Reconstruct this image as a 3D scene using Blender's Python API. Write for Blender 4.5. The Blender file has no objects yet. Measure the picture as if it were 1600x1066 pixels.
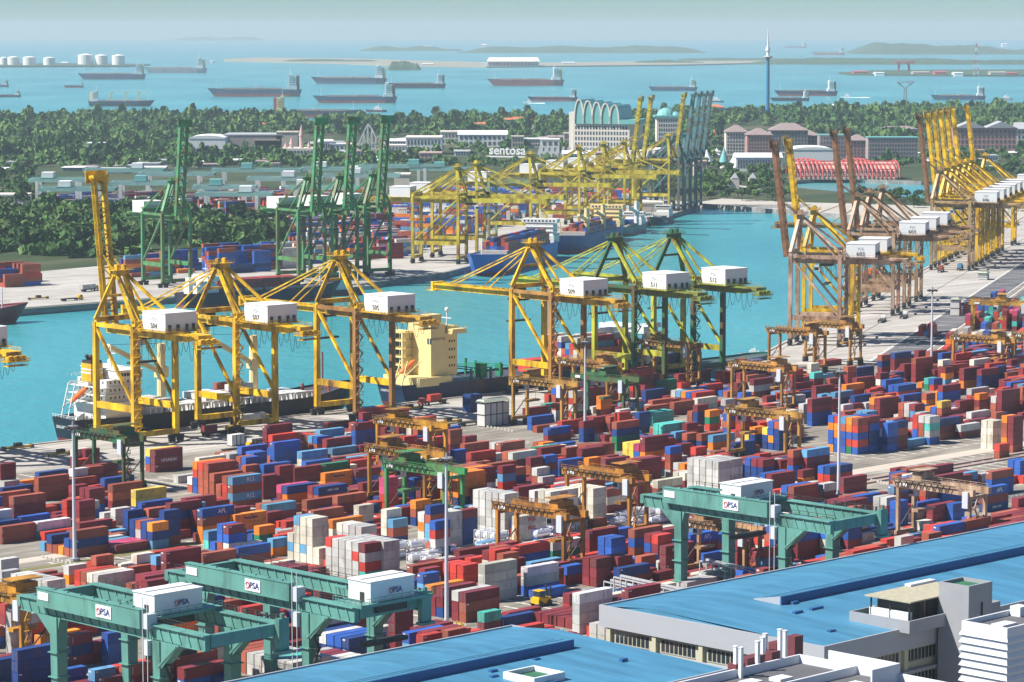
import bpy, math, random
import numpy as np
from mathutils import Vector, Matrix
random.seed(7)
rng = np.random.default_rng(7)
SC = bpy.context.scene
COL = SC.collection
# ---------------------------------------------------------------- camera, sky, sun, exposure
CAM_H, FP, YH = 152.0, 4700.0, 45.0           # eye height, focal length along the horizon, horizon row (1600 px photo)
PITCH = math.atan2(533.0 - YH, math.sqrt(FP * FP - (533.0 - YH) ** 2))
F = math.sqrt(FP * FP - (533.0 - YH) ** 2)
cd = bpy.data.cameras.new("camera"); cam = bpy.data.objects.new("camera", cd); COL.objects.link(cam)
cd.sensor_width = 36.0; cd.lens = F / 1600.0 * 36.0; cd.clip_start = 5.0; cd.clip_end = 120000.0
cam.location = (0, 0, CAM_H); cam.rotation_euler = (math.pi / 2 - PITCH, 0, 0)
SC.camera = cam
SUN_EL, SUN_AZ = math.radians(48), math.radians(-103)      # azimuth from the view direction, clockwise
W_ = bpy.data.worlds.new("World"); SC.world = W_; W_.use_nodes = True
nt = W_.node_tree; bg = nt.nodes["Background"]
sky = nt.nodes.new("ShaderNodeTexSky"); sky.sky_type = 'NISHITA'; sky.sun_disc = False
sky.sun_elevation = SUN_EL; sky.sun_rotation = SUN_AZ
sky.air_density = 1.0; sky.dust_density = 0.0; sky.ozone_density = 3.0; sky.altitude = 0
tint = nt.nodes.new("ShaderNodeMix"); tint.data_type = 'RGBA'; tint.blend_type = 'MULTIPLY'; tint.inputs[0].default_value = 1
tint.inputs[7].default_value = (.54, .82, 1.10, 1)
nt.links.new(sky.outputs[0], tint.inputs[6]); nt.links.new(tint.outputs[2], bg.inputs[0]); bg.inputs[1].default_value = 0.05
sd = bpy.data.lights.new("sun", 'SUN'); sd.energy = 5.0; sd.angle = math.radians(0.5); sd.color = (1.0, 0.95, 0.87)
so = bpy.data.objects.new("sun", sd); COL.objects.link(so)
SUN_DIR = Vector((math.sin(SUN_AZ) * math.cos(SUN_EL), math.cos(SUN_AZ) * math.cos(SUN_EL), math.sin(SUN_EL)))
so.rotation_euler = SUN_DIR.to_track_quat('Z', 'Y').to_euler()
so.location = (0, 0, 600)
SC.view_settings.view_transform = 'Standard'; SC.view_settings.look = 'None'
SC.view_settings.exposure = 0.86; SC.view_settings.gamma = 1.0
SC.cycles.max_bounces = 6; SC.cycles.volume_bounces = 0; SC.cycles.transparent_max_bounces = 6
SC.cycles.use_denoising = True
# ---------------------------------------------------------------- pixel of the survey photo -> point of the place
SP, CP = math.sin(PITCH), math.cos(PITCH)
def ray(px, py):
    u, v = (px - 800.0) / F, (533.0 - py) / F
    return np.array((u, CP + v * SP, -SP + v * CP))
def G(px, py, z=0.0):
    r = ray(px, py); t = (z - CAM_H) / r[2]
    return Vector((r[0] * t, r[1] * t, z))
def project(p):
    x, y, z = p[0], p[1], p[2] - CAM_H
    d = y * CP - z * SP; v = y * SP + z * CP
    return 800 + F * x / d, 533 - F * v / d, d
def at_depth(px, py, d):
    """point seen at px, py whose forward distance is d"""
    r = ray(px, py); t = d / r[1]
    return Vector((r[0] * t, d, CAM_H + r[2] * t))
TH = math.radians(45.0)                                   # run of the container rows, clockwise from the view
A2 = Vector((math.sin(TH), math.cos(TH))); B2 = Vector((-math.cos(TH), math.sin(TH)))
def ab(p): return p[0] * A2.x + p[1] * A2.y, p[0] * B2.x + p[1] * B2.y
def xy(a, b): return a * A2.x + b * B2.x, a * A2.y + b * B2.y
ROT_A = math.atan2(A2.y, A2.x)                            # turns local +x onto the row direction
# ---------------------------------------------------------------- materials
MATS = {}
def new_mat(name):
    m = bpy.data.materials.new(name); m.use_nodes = True
    n = m.node_tree; b = n.nodes["Principled BSDF"]; MATS[name] = m
    return m, n, b
def rgb(h):
    if isinstance(h, str):
        h = h.lstrip('#'); c = [int(h[i:i + 2], 16) / 255 for i in (0, 2, 4)]
        return tuple(x / 12.92 if x <= .04045 else ((x + .055) / 1.055) ** 2.4 for x in c) + (1,)
    return tuple(h) + (1,) if len(h) == 3 else tuple(h)
def plain(name, c, rough=.6, metal=0., var=.12, scale=.35, spec=.4):
    """paint, concrete, ...: base colour with uneven weathering in object space"""
    if name in MATS: return MATS[name]
    m, n, b = new_mat(name); c = rgb(c)
    tc = n.nodes.new("ShaderNodeTexCoord"); no = n.nodes.new("ShaderNodeTexNoise")
    no.inputs['Scale'].default_value = scale; no.inputs['Detail'].default_value = 5
    n.links.new(tc.outputs['Object'], no.inputs['Vector'])
    mx = n.nodes.new("ShaderNodeMix"); mx.data_type = 'RGBA'
    mx.inputs[6].default_value = tuple(x * (1 - var) for x in c[:3]) + (1,)
    mx.inputs[7].default_value = tuple(min(1, x * (1 + var)) for x in c[:3]) + (1,)
    n.links.new(no.outputs['Fac'], mx.inputs[0]); n.links.new(mx.outputs[2], b.inputs['Base Color'])
    b.inputs['Roughness'].default_value = rough; b.inputs['Metallic'].default_value = metal
    b.inputs['Specular IOR Level'].default_value = spec
    return m
def painted(name, rust, amount, rough=.55, scale=.4, attr=None, streak=(1, 1, .25)):
    """one steel paint for many things: its hue is the object's own paint colour, with rust blooming through"""
    if name in MATS: return MATS[name]
    m, n, b = new_mat(name)
    if attr:
        src = n.nodes.new("ShaderNodeVertexColor"); src.layer_name = attr; colour = src.outputs['Color']
    else:
        src = n.nodes.new("ShaderNodeObjectInfo"); colour = src.outputs['Color']
    tc = n.nodes.new("ShaderNodeTexCoord"); mp = n.nodes.new("ShaderNodeMapping")
    mp.inputs['Scale'].default_value = streak
    oi = n.nodes.new("ShaderNodeObjectInfo"); ad = n.nodes.new("ShaderNodeVectorMath"); ad.operation = 'ADD'
    sc_ = n.nodes.new("ShaderNodeMath"); sc_.operation = 'MULTIPLY'; sc_.inputs[1].default_value = 217.0
    n.links.new(oi.outputs['Random'], sc_.inputs[0]); n.links.new(tc.outputs['Object'], ad.inputs[0]); n.links.new(sc_.outputs[0], ad.inputs[1])
    n.links.new(ad.outputs[0], mp.inputs[0])
    no = n.nodes.new("ShaderNodeTexNoise"); no.inputs['Scale'].default_value = scale; no.inputs['Detail'].default_value = 7
    no.inputs['Roughness'].default_value = .65
    n.links.new(mp.outputs[0], no.inputs['Vector'])
    rp = n.nodes.new("ShaderNodeValToRGB"); rp.color_ramp.elements[0].position = 1 - amount - .16
    rp.color_ramp.elements[1].position = 1 - amount + .12
    n.links.new(no.outputs['Fac'], rp.inputs[0])
    mx = n.nodes.new("ShaderNodeMix"); mx.data_type = 'RGBA'; mx.inputs[7].default_value = rgb(rust)
    n.links.new(rp.outputs[0], mx.inputs[0]); n.links.new(colour, mx.inputs[6])
    n2 = n.nodes.new("ShaderNodeTexNoise"); n2.inputs['Scale'].default_value = scale * .35; n2.inputs['Detail'].default_value = 4
    n.links.new(tc.outputs['Object'], n2.inputs['Vector'])
    hs = n.nodes.new("ShaderNodeHueSaturation"); mr = n.nodes.new("ShaderNodeMapRange")
    mr.inputs[1].default_value = .3; mr.inputs[2].default_value = .7; mr.inputs[3].default_value = .82; mr.inputs[4].default_value = 1.15
    n.links.new(n2.outputs['Fac'], mr.inputs[0]); n.links.new(mr.outputs[0], hs.inputs['Value'])
    n.links.new(mx.outputs[2], hs.inputs['Color']); n.links.new(hs.outputs[0], b.inputs['Base Color'])
    b.inputs['Roughness'].default_value = rough; b.inputs['Specular IOR Level'].default_value = .35
    return m
# ---------------------------------------------------------------- mesh builder
class MB:
    def __init__(s): s.v = []; s.f = []; s.c = []; s.cur = None
    def _add(s, vs, fs):
        o = len(s.v); s.v.extend(vs); s.f.extend([tuple(i + o for i in f) for f in fs])
        s.c.extend([s.cur] * len(fs)); return s
    def hexa(s, p):      # 8 points: bottom ring 0-3, top ring 4-7 (anticlockwise from above)
        return s._add([tuple(q) for q in p], [(3, 2, 1, 0), (4, 5, 6, 7), (0, 1, 5, 4), (1, 2, 6, 5), (2, 3, 7, 6), (3, 0, 4, 7)])
    def box(s, x0, x1, y0, y1, z0, z1):
        return s.hexa([(x0, y0, z0), (x1, y0, z0), (x1, y1, z0), (x0, y1, z0), (x0, y0, z1), (x1, y0, z1), (x1, y1, z1), (x0, y1, z1)])
    def taper(s, c0, s0, c1, s1):
        (x, y, z), (X, Y, Z) = c0, c1; a, b = s0[0] / 2, s0[1] / 2; A, B = s1[0] / 2, s1[1] / 2
        return s.hexa([(x - a, y - b, z), (x + a, y - b, z), (x + a, y + b, z), (x - a, y + b, z), (X - A, Y - B, Z), (X + A, Y - B, Z), (X + A, Y + B, Z), (X - A, Y + B, Z)])
    def beam(s, p, q, w, h=None, up=(0, 0, 1)):
        h = h or w; p = Vector(p); q = Vector(q); d = (q - p).normalized(); u = Vector(up)
        if abs(d.dot(u)) > .98: u = Vector((1, 0, 0))
        r = d.cross(u).normalized() * (w / 2); u = r.cross(d).normalized() * (h / 2)
        return s.hexa([p - r - u, p + r - u, q + r - u, q - r - u, p - r + u, p + r + u, q + r + u, q - r + u])
    def tube(s, p, q, r, n=8, r2=None, cap=True):
        p = Vector(p); q = Vector(q); r2 = r if r2 is None else r2; d = (q - p).normalized()
        u = d.orthogonal().normalized(); w = d.cross(u); vs = []
        for i in range(n):
            a = 2 * math.pi * i / n; e = u * math.cos(a) + w * math.sin(a)
            vs.append(p + e * r); vs.append(q + e * r2)
        fs = [(2 * i, 2 * ((i + 1) % n), 2 * ((i + 1) % n) + 1, 2 * i + 1) for i in range(n)]
        if cap: fs += [tuple(range(0, 2 * n, 2))[::-1], tuple(range(1, 2 * n, 2))]
        return s._add([tuple(v) for v in vs], fs)
    def path(s, pts, r, n=4):
        for p, q in zip(pts, pts[1:]): s.tube(p, q, r, n, cap=False)
        return s
    def prism(s, poly, z0, z1):
        n = len(poly); vs = [(x, y, z0) for x, y in poly] + [(x, y, z1) for x, y in poly]
        return s._add(vs, [tuple(range(n))[::-1], tuple(range(n, 2 * n))] + [(i, (i + 1) % n, (i + 1) % n + n, i + n) for i in range(n)])
    def loft(s, rings, cap=True):
        n = len(rings[0]); vs = [tuple(p) for r in rings for p in r]; fs = []
        for k in range(len(rings) - 1):
            for i in range(n): fs.append((k * n + i, k * n + (i + 1) % n, (k + 1) * n + (i + 1) % n, (k + 1) * n + i))
        if cap: fs += [tuple(range(n))[::-1], tuple(range((len(rings) - 1) * n, len(rings) * n))]
        return s._add(vs, fs)
    def sphere(s, c, r, n=8, m=5, z=1., half=False):
        rings = []; lo = 0 if half else -math.pi / 2
        for j in range(m + 1):
            t = lo + (math.pi / 2 - lo) * j / m; t = min(max(t, -1.5), 1.5)
            rings.append([(c[0] + r * math.cos(t) * math.cos(2 * math.pi * i / n), c[1] + r * math.cos(t) * math.sin(2 * math.pi * i / n), c[2] + r * z * math.sin(t)) for i in range(n)])
        return s.loft(rings)
    def mesh(s, name, mat, smooth=False):
        me = bpy.data.meshes.new(name); me.from_pydata([tuple(v) for v in s.v], [], s.f)
        if mat: me.materials.append(mat)
        if any(c is not None for c in s.c):
            at = me.color_attributes.new('paint', 'FLOAT_COLOR', 'CORNER'); arr = []
            for f, c in zip(s.f, s.c): arr.extend(list(rgb(c or (.5, .5, .5))) * len(f))
            at.data.foreach_set('color', arr)
        if smooth: me.polygons.foreach_set('use_smooth', [True] * len(me.polygons))
        me.update(); return me
    def build(s, name, mat, parent=None, color=None, smooth=False, loc=None, rz=0):
        o = bpy.data.objects.new(name, s.mesh(name, mat, smooth)); COL.objects.link(o)
        if parent is not None: o.parent = parent
        if color is not None: o.color = rgb(color)
        if loc is not None: o.location = loc
        o.rotation_euler.z = rz
        return o
def tag(o, label, cat, group=None, kind=None):
    if label: o['label'] = label
    if cat: o['category'] = cat
    if group: o['group'] = group
    if kind: o['kind'] = kind
    return o
def empty(name, loc=(0, 0, 0), rz=0., label=None, cat=None, group=None):
    o = bpy.data.objects.new(name, None); COL.objects.link(o); o.location = loc; o.rotation_euler.z = rz
    o.empty_display_size = 2
    return tag(o, label, cat, group)
KIDS = {}
def children(o): return list(o.children)
def copy_tree(o, loc=None, rz=None, label=None, color=None, only=None, parent=None):
    c = o.copy(); COL.objects.link(c)
    if parent is not None: c.parent = parent
    if loc is not None: c.location = loc
    if rz is not None: c.rotation_euler.z = rz
    if label: c['label'] = label
    if color:
        k = c.name.split('.')[0]
        if k in color: c.color = rgb(color[k])
        elif '*' in color and c.type == 'MESH' and not c.get('fixed'): c.color = rgb(color['*'])
    for ch in list(o.children):
        if only and not only(ch): continue
        copy_tree(ch, color=color, parent=c)
    return c
_TXT = {}
def text_mesh(body, size, mat, depth=.02, bold=0.0):
    """flat lettering in the local x-z plane, facing -y, centred"""
    key = (body, size, mat.name)
    if key in _TXT: return _TXT[key]
    cu = bpy.data.curves.new('lettering', 'FONT'); cu.body = body; cu.size = size; cu.align_x = 'CENTER'; cu.align_y = 'CENTER'
    cu.extrude = depth; cu.offset = bold; cu.resolution_u = 2
    t = bpy.data.objects.new('lettering', cu); COL.objects.link(t)
    dg = bpy.context.evaluated_depsgraph_get(); me = bpy.data.meshes.new_from_object(t.evaluated_get(dg))
    bpy.data.objects.remove(t); bpy.data.curves.remove(cu)
    me.transform(Matrix.Rotation(math.pi / 2, 4, 'X')); me.materials.clear(); me.materials.append(mat); me.name = 'lettering'
    _TXT[key] = me; return me
def text(body, size, mat, parent, loc, rz=0., bold=0.0):
    o = bpy.data.objects.new('lettering', text_mesh(body, size, mat, bold=bold)); COL.objects.link(o)
    o.parent = parent; o.location = loc; o.rotation_euler.z = rz; o['fixed'] = 1; return o
# ================================================================ THE SETTING: water, ground, quays, hills, haze
def px_poly(pts, z=0.0): return [(p.x, p.y) for p in (G(x, y, z) for x, y in pts)]
def flat(name, poly, z, mat, kind='structure'):
    o = MB(); o._add([(x, y, z) for x, y in poly], [tuple(range(len(poly)))])
    if sum(poly[i][0] * poly[(i + 1) % len(poly)][1] - poly[(i + 1) % len(poly)][0] * poly[i][1] for i in range(len(poly))) < 0:
        o.f = [tuple(reversed(f)) for f in o.f]
    ob = o.build(name, mat); ob['kind'] = kind; return ob
def slab(name, poly, z0, z1, mat):
    if sum(poly[i][0] * poly[(i + 1) % len(poly)][1] - poly[(i + 1) % len(poly)][0] * poly[i][1] for i in range(len(poly))) < 0: poly = poly[::-1]
    ob = MB().prism(poly, z0, z1).build(name, mat); ob['kind'] = 'structure'; return ob
def strip(p, q, w):
    p = Vector(p[:2]); q = Vector(q[:2]); d = (q - p).normalized(); n = Vector((-d.y, d.x)) * (w / 2)
    return [tuple(p - n), tuple(q - n), tuple(q + n), tuple(p + n)]
# water
m, n, b = new_mat('sea_water')
tc = n.nodes.new("ShaderNodeTexCoord"); no = n.nodes.new("ShaderNodeTexNoise"); no.inputs['Scale'].default_value = .004; no.inputs['Detail'].default_value = 5
mpn = n.nodes.new("ShaderNodeMapping"); mpn.inputs['Scale'].default_value = (1, .45, 1)
n.links.new(tc.outputs['Object'], mpn.inputs[0]); n.links.new(mpn.outputs[0], no.inputs['Vector'])
rp = n.nodes.new("ShaderNodeValToRGB"); e = rp.color_ramp.elements
e[0].position = .3; e[0].color = (.024, .215, .245, 1); e[1].position = .7; e[1].color = (.075, .350, .365, 1)
n.links.new(no.outputs['Fac'], rp.inputs[0]); n.links.new(rp.outputs[0], b.inputs['Base Color'])
b.inputs['Roughness'].default_value = .22; b.inputs['IOR'].default_value = 1.33; b.inputs['Specular IOR Level'].default_value = .5
n2 = n.nodes.new("ShaderNodeTexNoise"); n2.inputs['Scale'].default_value = .11; n2.inputs['Detail'].default_value = 6; n2.inputs['Roughness'].default_value = .6
n.links.new(mpn.outputs[0], n2.inputs['Vector'])
bp = n.nodes.new("ShaderNodeBump"); bp.inputs['Strength'].default_value = .8; bp.inputs['Distance'].default_value = 1.6
n.links.new(n2.outputs['Fac'], bp.inputs['Height']); n.links.new(bp.outputs[0], b.inputs['Normal'])
SEA_Z = -3.2
flat('sea', [(-16000, 200), (16000, 200), (16000, 42000), (-16000, 42000)], SEA_Z, MATS['sea_water'])
# concrete and asphalt
def ground_mat(name, c0, c1, c2, scale, line=None):
    m, n, b = new_mat(name); tc = n.nodes.new("ShaderNodeTexCoord")
    mp = n.nodes.new("ShaderNodeMapping"); mp.inputs['Rotation'].default_value = (0, 0, -ROT_A)
    n.links.new(tc.outputs['Object'], mp.inputs[0])
    a = n.nodes.new("ShaderNodeTexNoise"); a.inputs['Scale'].default_value = scale; a.inputs['Detail'].default_value = 8; a.inputs['Roughness'].default_value = .7
    st = n.nodes.new("ShaderNodeMapping"); st.inputs['Scale'].default_value = (.25, 1, 1); n.links.new(mp.outputs[0], st.inputs[0]); n.links.new(st.outputs[0], a.inputs['Vector'])
    r = n.nodes.new("ShaderNodeValToRGB"); e = r.color_ramp.elements; e[0].position = .32; e[0].color = rgb(c0); e[1].position = .66; e[1].color = rgb(c2)
    x = e.new(.5); x.color = rgb(c1); n.links.new(a.outputs['Fac'], r.inputs[0]); out = r.outputs[0]
    if line:
        bt = n.nodes.new("ShaderNodeTexBrick"); bt.inputs['Scale'].default_value = 1.0; bt.inputs['Brick Width'].default_value = line; bt.inputs['Row Height'].default_value = line * .8
        bt.inputs['Mortar Size'].default_value = .09; bt.offset = 0; bt.inputs['Color1'].default_value = (1, 1, 1, 1); bt.inputs['Color2'].default_value = (.88, .88, .88, 1); bt.inputs['Mortar'].default_value = (.6, .6, .6, 1)
        n.links.new(mp.outputs[0], bt.inputs[0]); mu = n.nodes.new("ShaderNodeMix"); mu.data_type = 'RGBA'; mu.blend_type = 'MULTIPLY'; mu.inputs[0].default_value = 1
        n.links.new(out, mu.inputs[6]); n.links.new(bt.outputs[0], mu.inputs[7]); out = mu.outputs[2]
    tr = n.nodes.new("ShaderNodeMapping"); tr.inputs['Scale'].default_value = (.02, .9, 1); n.links.new(mp.outputs[0], tr.inputs[0])
    tn = n.nodes.new("ShaderNodeTexNoise"); tn.inputs['Scale'].default_value = .5; tn.inputs['Detail'].default_value = 4; n.links.new(tr.outputs[0], tn.inputs['Vector'])
    tt = n.nodes.new("ShaderNodeMapRange"); tt.inputs[1].default_value = .38; tt.inputs[2].default_value = .6; tt.inputs[3].default_value = .72; tt.inputs[4].default_value = 1.0; n.links.new(tn.outputs['Fac'], tt.inputs[0])
    mu2 = n.nodes.new("ShaderNodeMix"); mu2.data_type = 'RGBA'; mu2.blend_type = 'MULTIPLY'; mu2.inputs[0].default_value = 1; n.links.new(out, mu2.inputs[6]); n.links.new(tt.outputs[0], mu2.inputs[7]); out = mu2.outputs[2]
    n.links.new(out, b.inputs['Base Color']); b.inputs['Roughness'].default_value = .85; b.inputs['Specular IOR Level'].default_value = .2; return m
ground_mat('apron_concrete', (.36, .33, .30), (.46, .43, .39), (.54, .51, .47), .05, 9)
ground_mat('yard_concrete', (.15, .135, .115), (.25, .225, .19), (.38, .345, .29), .13)
ground_mat('dark_asphalt', (.10, .10, .11), (.14, .14, .15), (.19, .19, .20), .08)
ground_mat('island_soil', (.025, .05, .018), (.05, .07, .028), (.13, .12, .075), .012)
ground_mat('quay_side', (.16, .16, .16), (.28, .27, .26), (.42, .41, .39), .08)
e0, e1 = G(0, 701), G(790, 613); du = (e1 - e0).normalized(); QN = du            # near quay edge
BEND = e0 + du * ((G(1185, 556) - e0).dot(du))
r0, r1 = G(1311, 542), G(1567, 392); DR = (r1 - r0).normalized()                  # right-hand quay direction
TR = math.atan2(DR.y, DR.x)
LEFT_END = e0 - du * 420
RN = Vector((-DR.y, DR.x, 0))
RE0 = r0 + RN * 29.0                                                               # right quay edge: 29 m beyond the landside rail
# where the two edges meet
def meet(p, d, q, e):
    t = ((q.x - p.x) * e.y - (q.y - p.y) * e.x) / (d.x * e.y - d.y * e.x); return p + d * t
CORNER = meet(e0, du, RE0, DR)
FAR_R = RE0 + DR * 1500
yard_poly = [(-1500, -300), (2200, -300), (2200, FAR_R.y), (FAR_R.x, FAR_R.y), (CORNER.x, CORNER.y), (LEFT_END.x, LEFT_END.y), (LEFT_END.x - 700, LEFT_END.y - 100), (-1500, LEFT_END.y - 300)]
slab('yard_ground', yard_poly, -9, 0, MATS['yard_concrete'])
# apron along both quays
ND = Vector((du.y, -du.x, 0))                                                      # landward normal of the near quay
ap = [LEFT_END + ND * 1.2, CORNER + ND * 1.2, CORNER + ND * 56 + du * 20, LEFT_END + ND * 56]
flat('quay_apron', [(p.x, p.y) for p in ap], .02, MATS['apron_concrete'])
LD = -RN
ap2 = [CORNER + LD * 1.2 + DR * 4, FAR_R + LD * 1.2, FAR_R + LD * 62, CORNER + LD * 62 + DR * 30]
flat('quay_apron_right', [(p.x, p.y) for p in ap2], .025, MATS['apron_concrete'])
flat('quay_road', strip(r0 + LD * 34 - DR * 60, r0 + LD * 34 + DR * 1300, 17), .05, MATS['dark_asphalt'])
flat('service_road', strip(r0 + LD * 52 - DR * 60, r0 + LD * 52 + DR * 1300, 5), .05, MATS['dark_asphalt'])
white_line = plain('road_paint', (.72, .71, .68), .7, var=.06)
o = MB()
for off in (24.4, 43.2, 47.5, 58.0):
    q = strip(r0 + LD * off - DR * 60, r0 + LD * off + DR * 1300, .55); o._add([(x, y, .075) for x, y in q], [(0, 1, 2, 3)])
for k in range(60):
    p = r0 + LD * 34 + DR * (k * 22 - 60); q = strip(p - LD * 6, p + LD * 6, .5); o._add([(x, y, .075) for x, y in q], [(0, 1, 2, 3)])
o.build('road_markings', white_line)['kind'] = 'structure'
# crane rails on the aprons and a coping along each edge
rail = plain('rail_steel', (.13, .11, .10), .6)
o = MB()
for off in (4.0, 28.0):
    q = strip(LEFT_END + ND * off, CORNER + ND * off, .5); o._add([(x, y, .06) for x, y in q], [(0, 1, 2, 3)])
for off in (4.8, 29.0):
    q = strip(CORNER + LD * off + DR * 30, FAR_R + LD * off, .5); o._add([(x, y, .06) for x, y in q], [(0, 1, 2, 3)])
o.build('crane_rails', rail)['kind'] = 'structure'
o = MB()
o.prism(strip(LEFT_END + ND * .3, CORNER + ND * .3, 1.4), .0, .45); o.prism(strip(CORNER + LD * .3, FAR_R + LD * .3, 1.4), .0, .45)
o.build('quay_coping', plain('coping', (.42, .36, .32), .8, var=.25, scale=.15))['kind'] = 'structure'
fend = plain('fender_rubber', (.03, .03, .035), .8)
o = MB(); L = (CORNER - LEFT_END).length
for k in range(int(L / 9)):
    p = LEFT_END + du * (k * 9) - ND * .25; q = strip(p - du * .8, p + du * .8, .7); o.prism(q, -2.6, .1)
for k in range(120):
    p = CORNER + DR * (8 + k * 9) - LD * .25; q = strip(p - DR * .8, p + DR * .8, .7); o.prism(q, -2.6, .1)
o.build('quay_fenders', fend)['kind'] = 'structure'
# pale ground beams where containers are set down
beam_mat = plain('slot_beams', (.50, .47, .42), .85, var=.15, scale=.3)
def slot_field(px0, px1, da, db, na, nb, w=1.1):
    a0, b0 = ab(G(*px0)); o = MB()
    for i in range(na):
        for j in range(nb):
            if random.random() < .12: continue
            a, bb = a0 + i * da, b0 - j * db
            c = [xy(a - w / 2, bb - db * .46), xy(a + w / 2, bb - db * .46), xy(a + w / 2, bb + db * .46), xy(a - w / 2, bb + db * .46)]
            o._add([(x, y, .03) for x, y in c], [(0, 1, 2, 3)])
    o.build('slot_beams', beam_mat)['kind'] = 'structure'
slot_field((1250, 706), None, 6.3, 2.9, 20, 12)
slot_field((1372, 735), None, 6.3, 2.9, 20, 10)
slot_field((80, 880), None, 6.3, 2.9, 16, 9)
slot_field((205, 752), None, 6.3, 2.9, 10, 10)
slot_field((590, 950), None, 6.3, 2.9, 10, 12)
slot_field((10, 745), None, 6.3, 2.9, 8, 10)
pale = plain('pale_lane', (.47, .41, .34), .85, var=.12, scale=.12)
pink = plain('runway_beam', (.36, .25, .22), .8, var=.2, scale=.2)
def lane(p, length, w, mat, name, z=.045):
    a, bb = ab(G(*p)); s = strip(xy(a - length / 2, bb), xy(a + length / 2, bb), w); flat(name, s, z, mat)
lane((1430, 722), 420, 8, pale, 'yard_lane')
lane((160, 872), 260, 3.2, plain('mossy_strip', (.16, .15, .05), .9, var=.3, scale=.4), 'drain_strip')
lane((330, 832), 200, 6, pale, 'yard_lane')
lane((620, 866), 240, 9, pale, 'yard_lane')
lane((90, 905), 200, 9, MATS['dark_asphalt'], 'yard_road')
lane((1440, 800), 300, 10, MATS['dark_asphalt'], 'yard_road')
a, bb = ab(G(1430, 737))
for d in (0, 5.2):
    s = strip(xy(a - 230, bb - d), xy(a + 230, bb - d), 1.6); slab('runway_beam', s, 0, .5, pink)
# islands across the channel
isl = [(-700, 545), (0, 487), (300, 463), (560, 445), (690, 428), (800, 399), (905, 370), (1000, 350), (1092, 322), (1085, 318), (1212, 328), (1330, 337), (1470, 344), (1700, 350),
       (1700, 316), (1440, 309), (1330, 301), (1240, 293), (1228, 287), (1243, 283), (1290, 279), (1440, 284), (1600, 282), (1900, 284), (2100, 160), (1800, 163), (1440, 169), (1200, 173), (1060, 178), (890, 187), (640, 190), (500, 192), (420, 194), (200, 189), (-300, 190), (-900, 230)]
slab('island_ground', px_poly(isl), -9, -.02, MATS['island_soil'])
brani = [(-700, 541), (0, 484), (300, 460.5), (560, 443), (690, 426), (800, 397.5), (905, 368.8), (1000, 349), (1090, 321.5), (1078, 316), (1000, 308), (860, 300), (640, 300), (400, 330), (480, 372), (380, 398), (200, 412), (0, 430), (-300, 440), (-900, 480)]
flat('terminal_apron', px_poly(brani), .05, MATS['apron_concrete'])
def edge_wall(pts, name):
    o = MB(); ps = [G(*p) for p in pts]
    for p, q in zip(ps, ps[1:]): o.prism(strip(p, q, 2.0), -8, .5)
    o.build(name, MATS['quay_side'])['kind'] = 'structure'
edge_wall([(-700, 545), (0, 487), (300, 463), (560, 445), (690, 428), (800, 399), (905, 370), (1000, 350), (1092, 322)], 'quay_wall')
edge_wall([(1085, 318), (1212, 328), (1330, 337), (1470, 344), (1700, 350)], 'sea_wall')
edge_wall([(1243, 283), (1290, 279), (1440, 284), (1600, 282)], 'sea_wall')
flat('causeway_ground', px_poly([(1085, 317), (1212, 327), (1330, 336), (1470, 343), (1700, 349), (1700, 330), (1450, 322), (1330, 318), (1235, 316), (1130, 310)]), .03, plain('pale_ground', (.40, .37, .32), .9, var=.2, scale=.02))
# hills of the island
HILLS = [(-40, 205, 260, 20), (90, 203, 330, 26), (250, 200, 260, 22), (390, 199, 260, 20), (330, 197, 220, 18), (560, 202, 320, 10), (760, 196, 300, 14), (1010, 192, 300, 18),
         (1180, 196, 260, 14), (1300, 200, 300, 24), (1420, 200, 330, 34), (1540, 198, 360, 44), (1660, 196, 400, 48), (40, 225, 260, 8), (200, 228, 300, 6)]
HP = [(G(x, y), r, h * .10) for x, y, r, h in HILLS]
def ground_h(x, y):
    return sum(h * math.exp(-((x - p.x) ** 2 + (y - p.y) ** 2) / (2 * (r * .62) ** 2)) for p, r, h in HP)
gx, gy = np.meshgrid(np.linspace(-1700, 1900, 90), np.linspace(3550, 5500, 60), indexing='ij')
hh = np.zeros_like(gx)
for p, r, h in HP: hh += h * np.exp(-((gx - p.x) ** 2 + (gy - p.y) ** 2) / (2 * (r * .62) ** 2))
vs = np.stack([gx, gy, hh - .6], -1).reshape(-1, 3); N1 = 60
fs = [(i * N1 + j, (i + 1) * N1 + j, (i + 1) * N1 + j + 1, i * N1 + j + 1) for i in range(89) for j in range(59)
      if hh[i:i + 2, j:j + 2].max() > .8]
o = MB(); o._add([tuple(v) for v in vs], fs)
o.build('hills', MATS['island_soil'], smooth=True)['kind'] = 'structure'
# the air between: one closed box of thin haze
HAZE = 4.2e-5
m = bpy.data.materials.new('haze_air'); m.use_nodes = True; n = m.node_tree; n.nodes.remove(n.nodes["Principled BSDF"])
pv = n.nodes.new("ShaderNodeVolumePrincipled"); pv.inputs['Color'].default_value = (.74, .93, 1.0, 1); pv.inputs['Density'].default_value = HAZE
pv.inputs['Anisotropy'].default_value = .1
n.links.new(pv.outputs[0], n.nodes["Material Output"].inputs['Volume'])
hz = MB().box(-16500, 16500, -400, 42500, -10.5, 230).build('haze', m); hz['kind'] = 'stuff'; hz['label'] = 'pale blue haze lying over the harbour and the sea'
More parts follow.
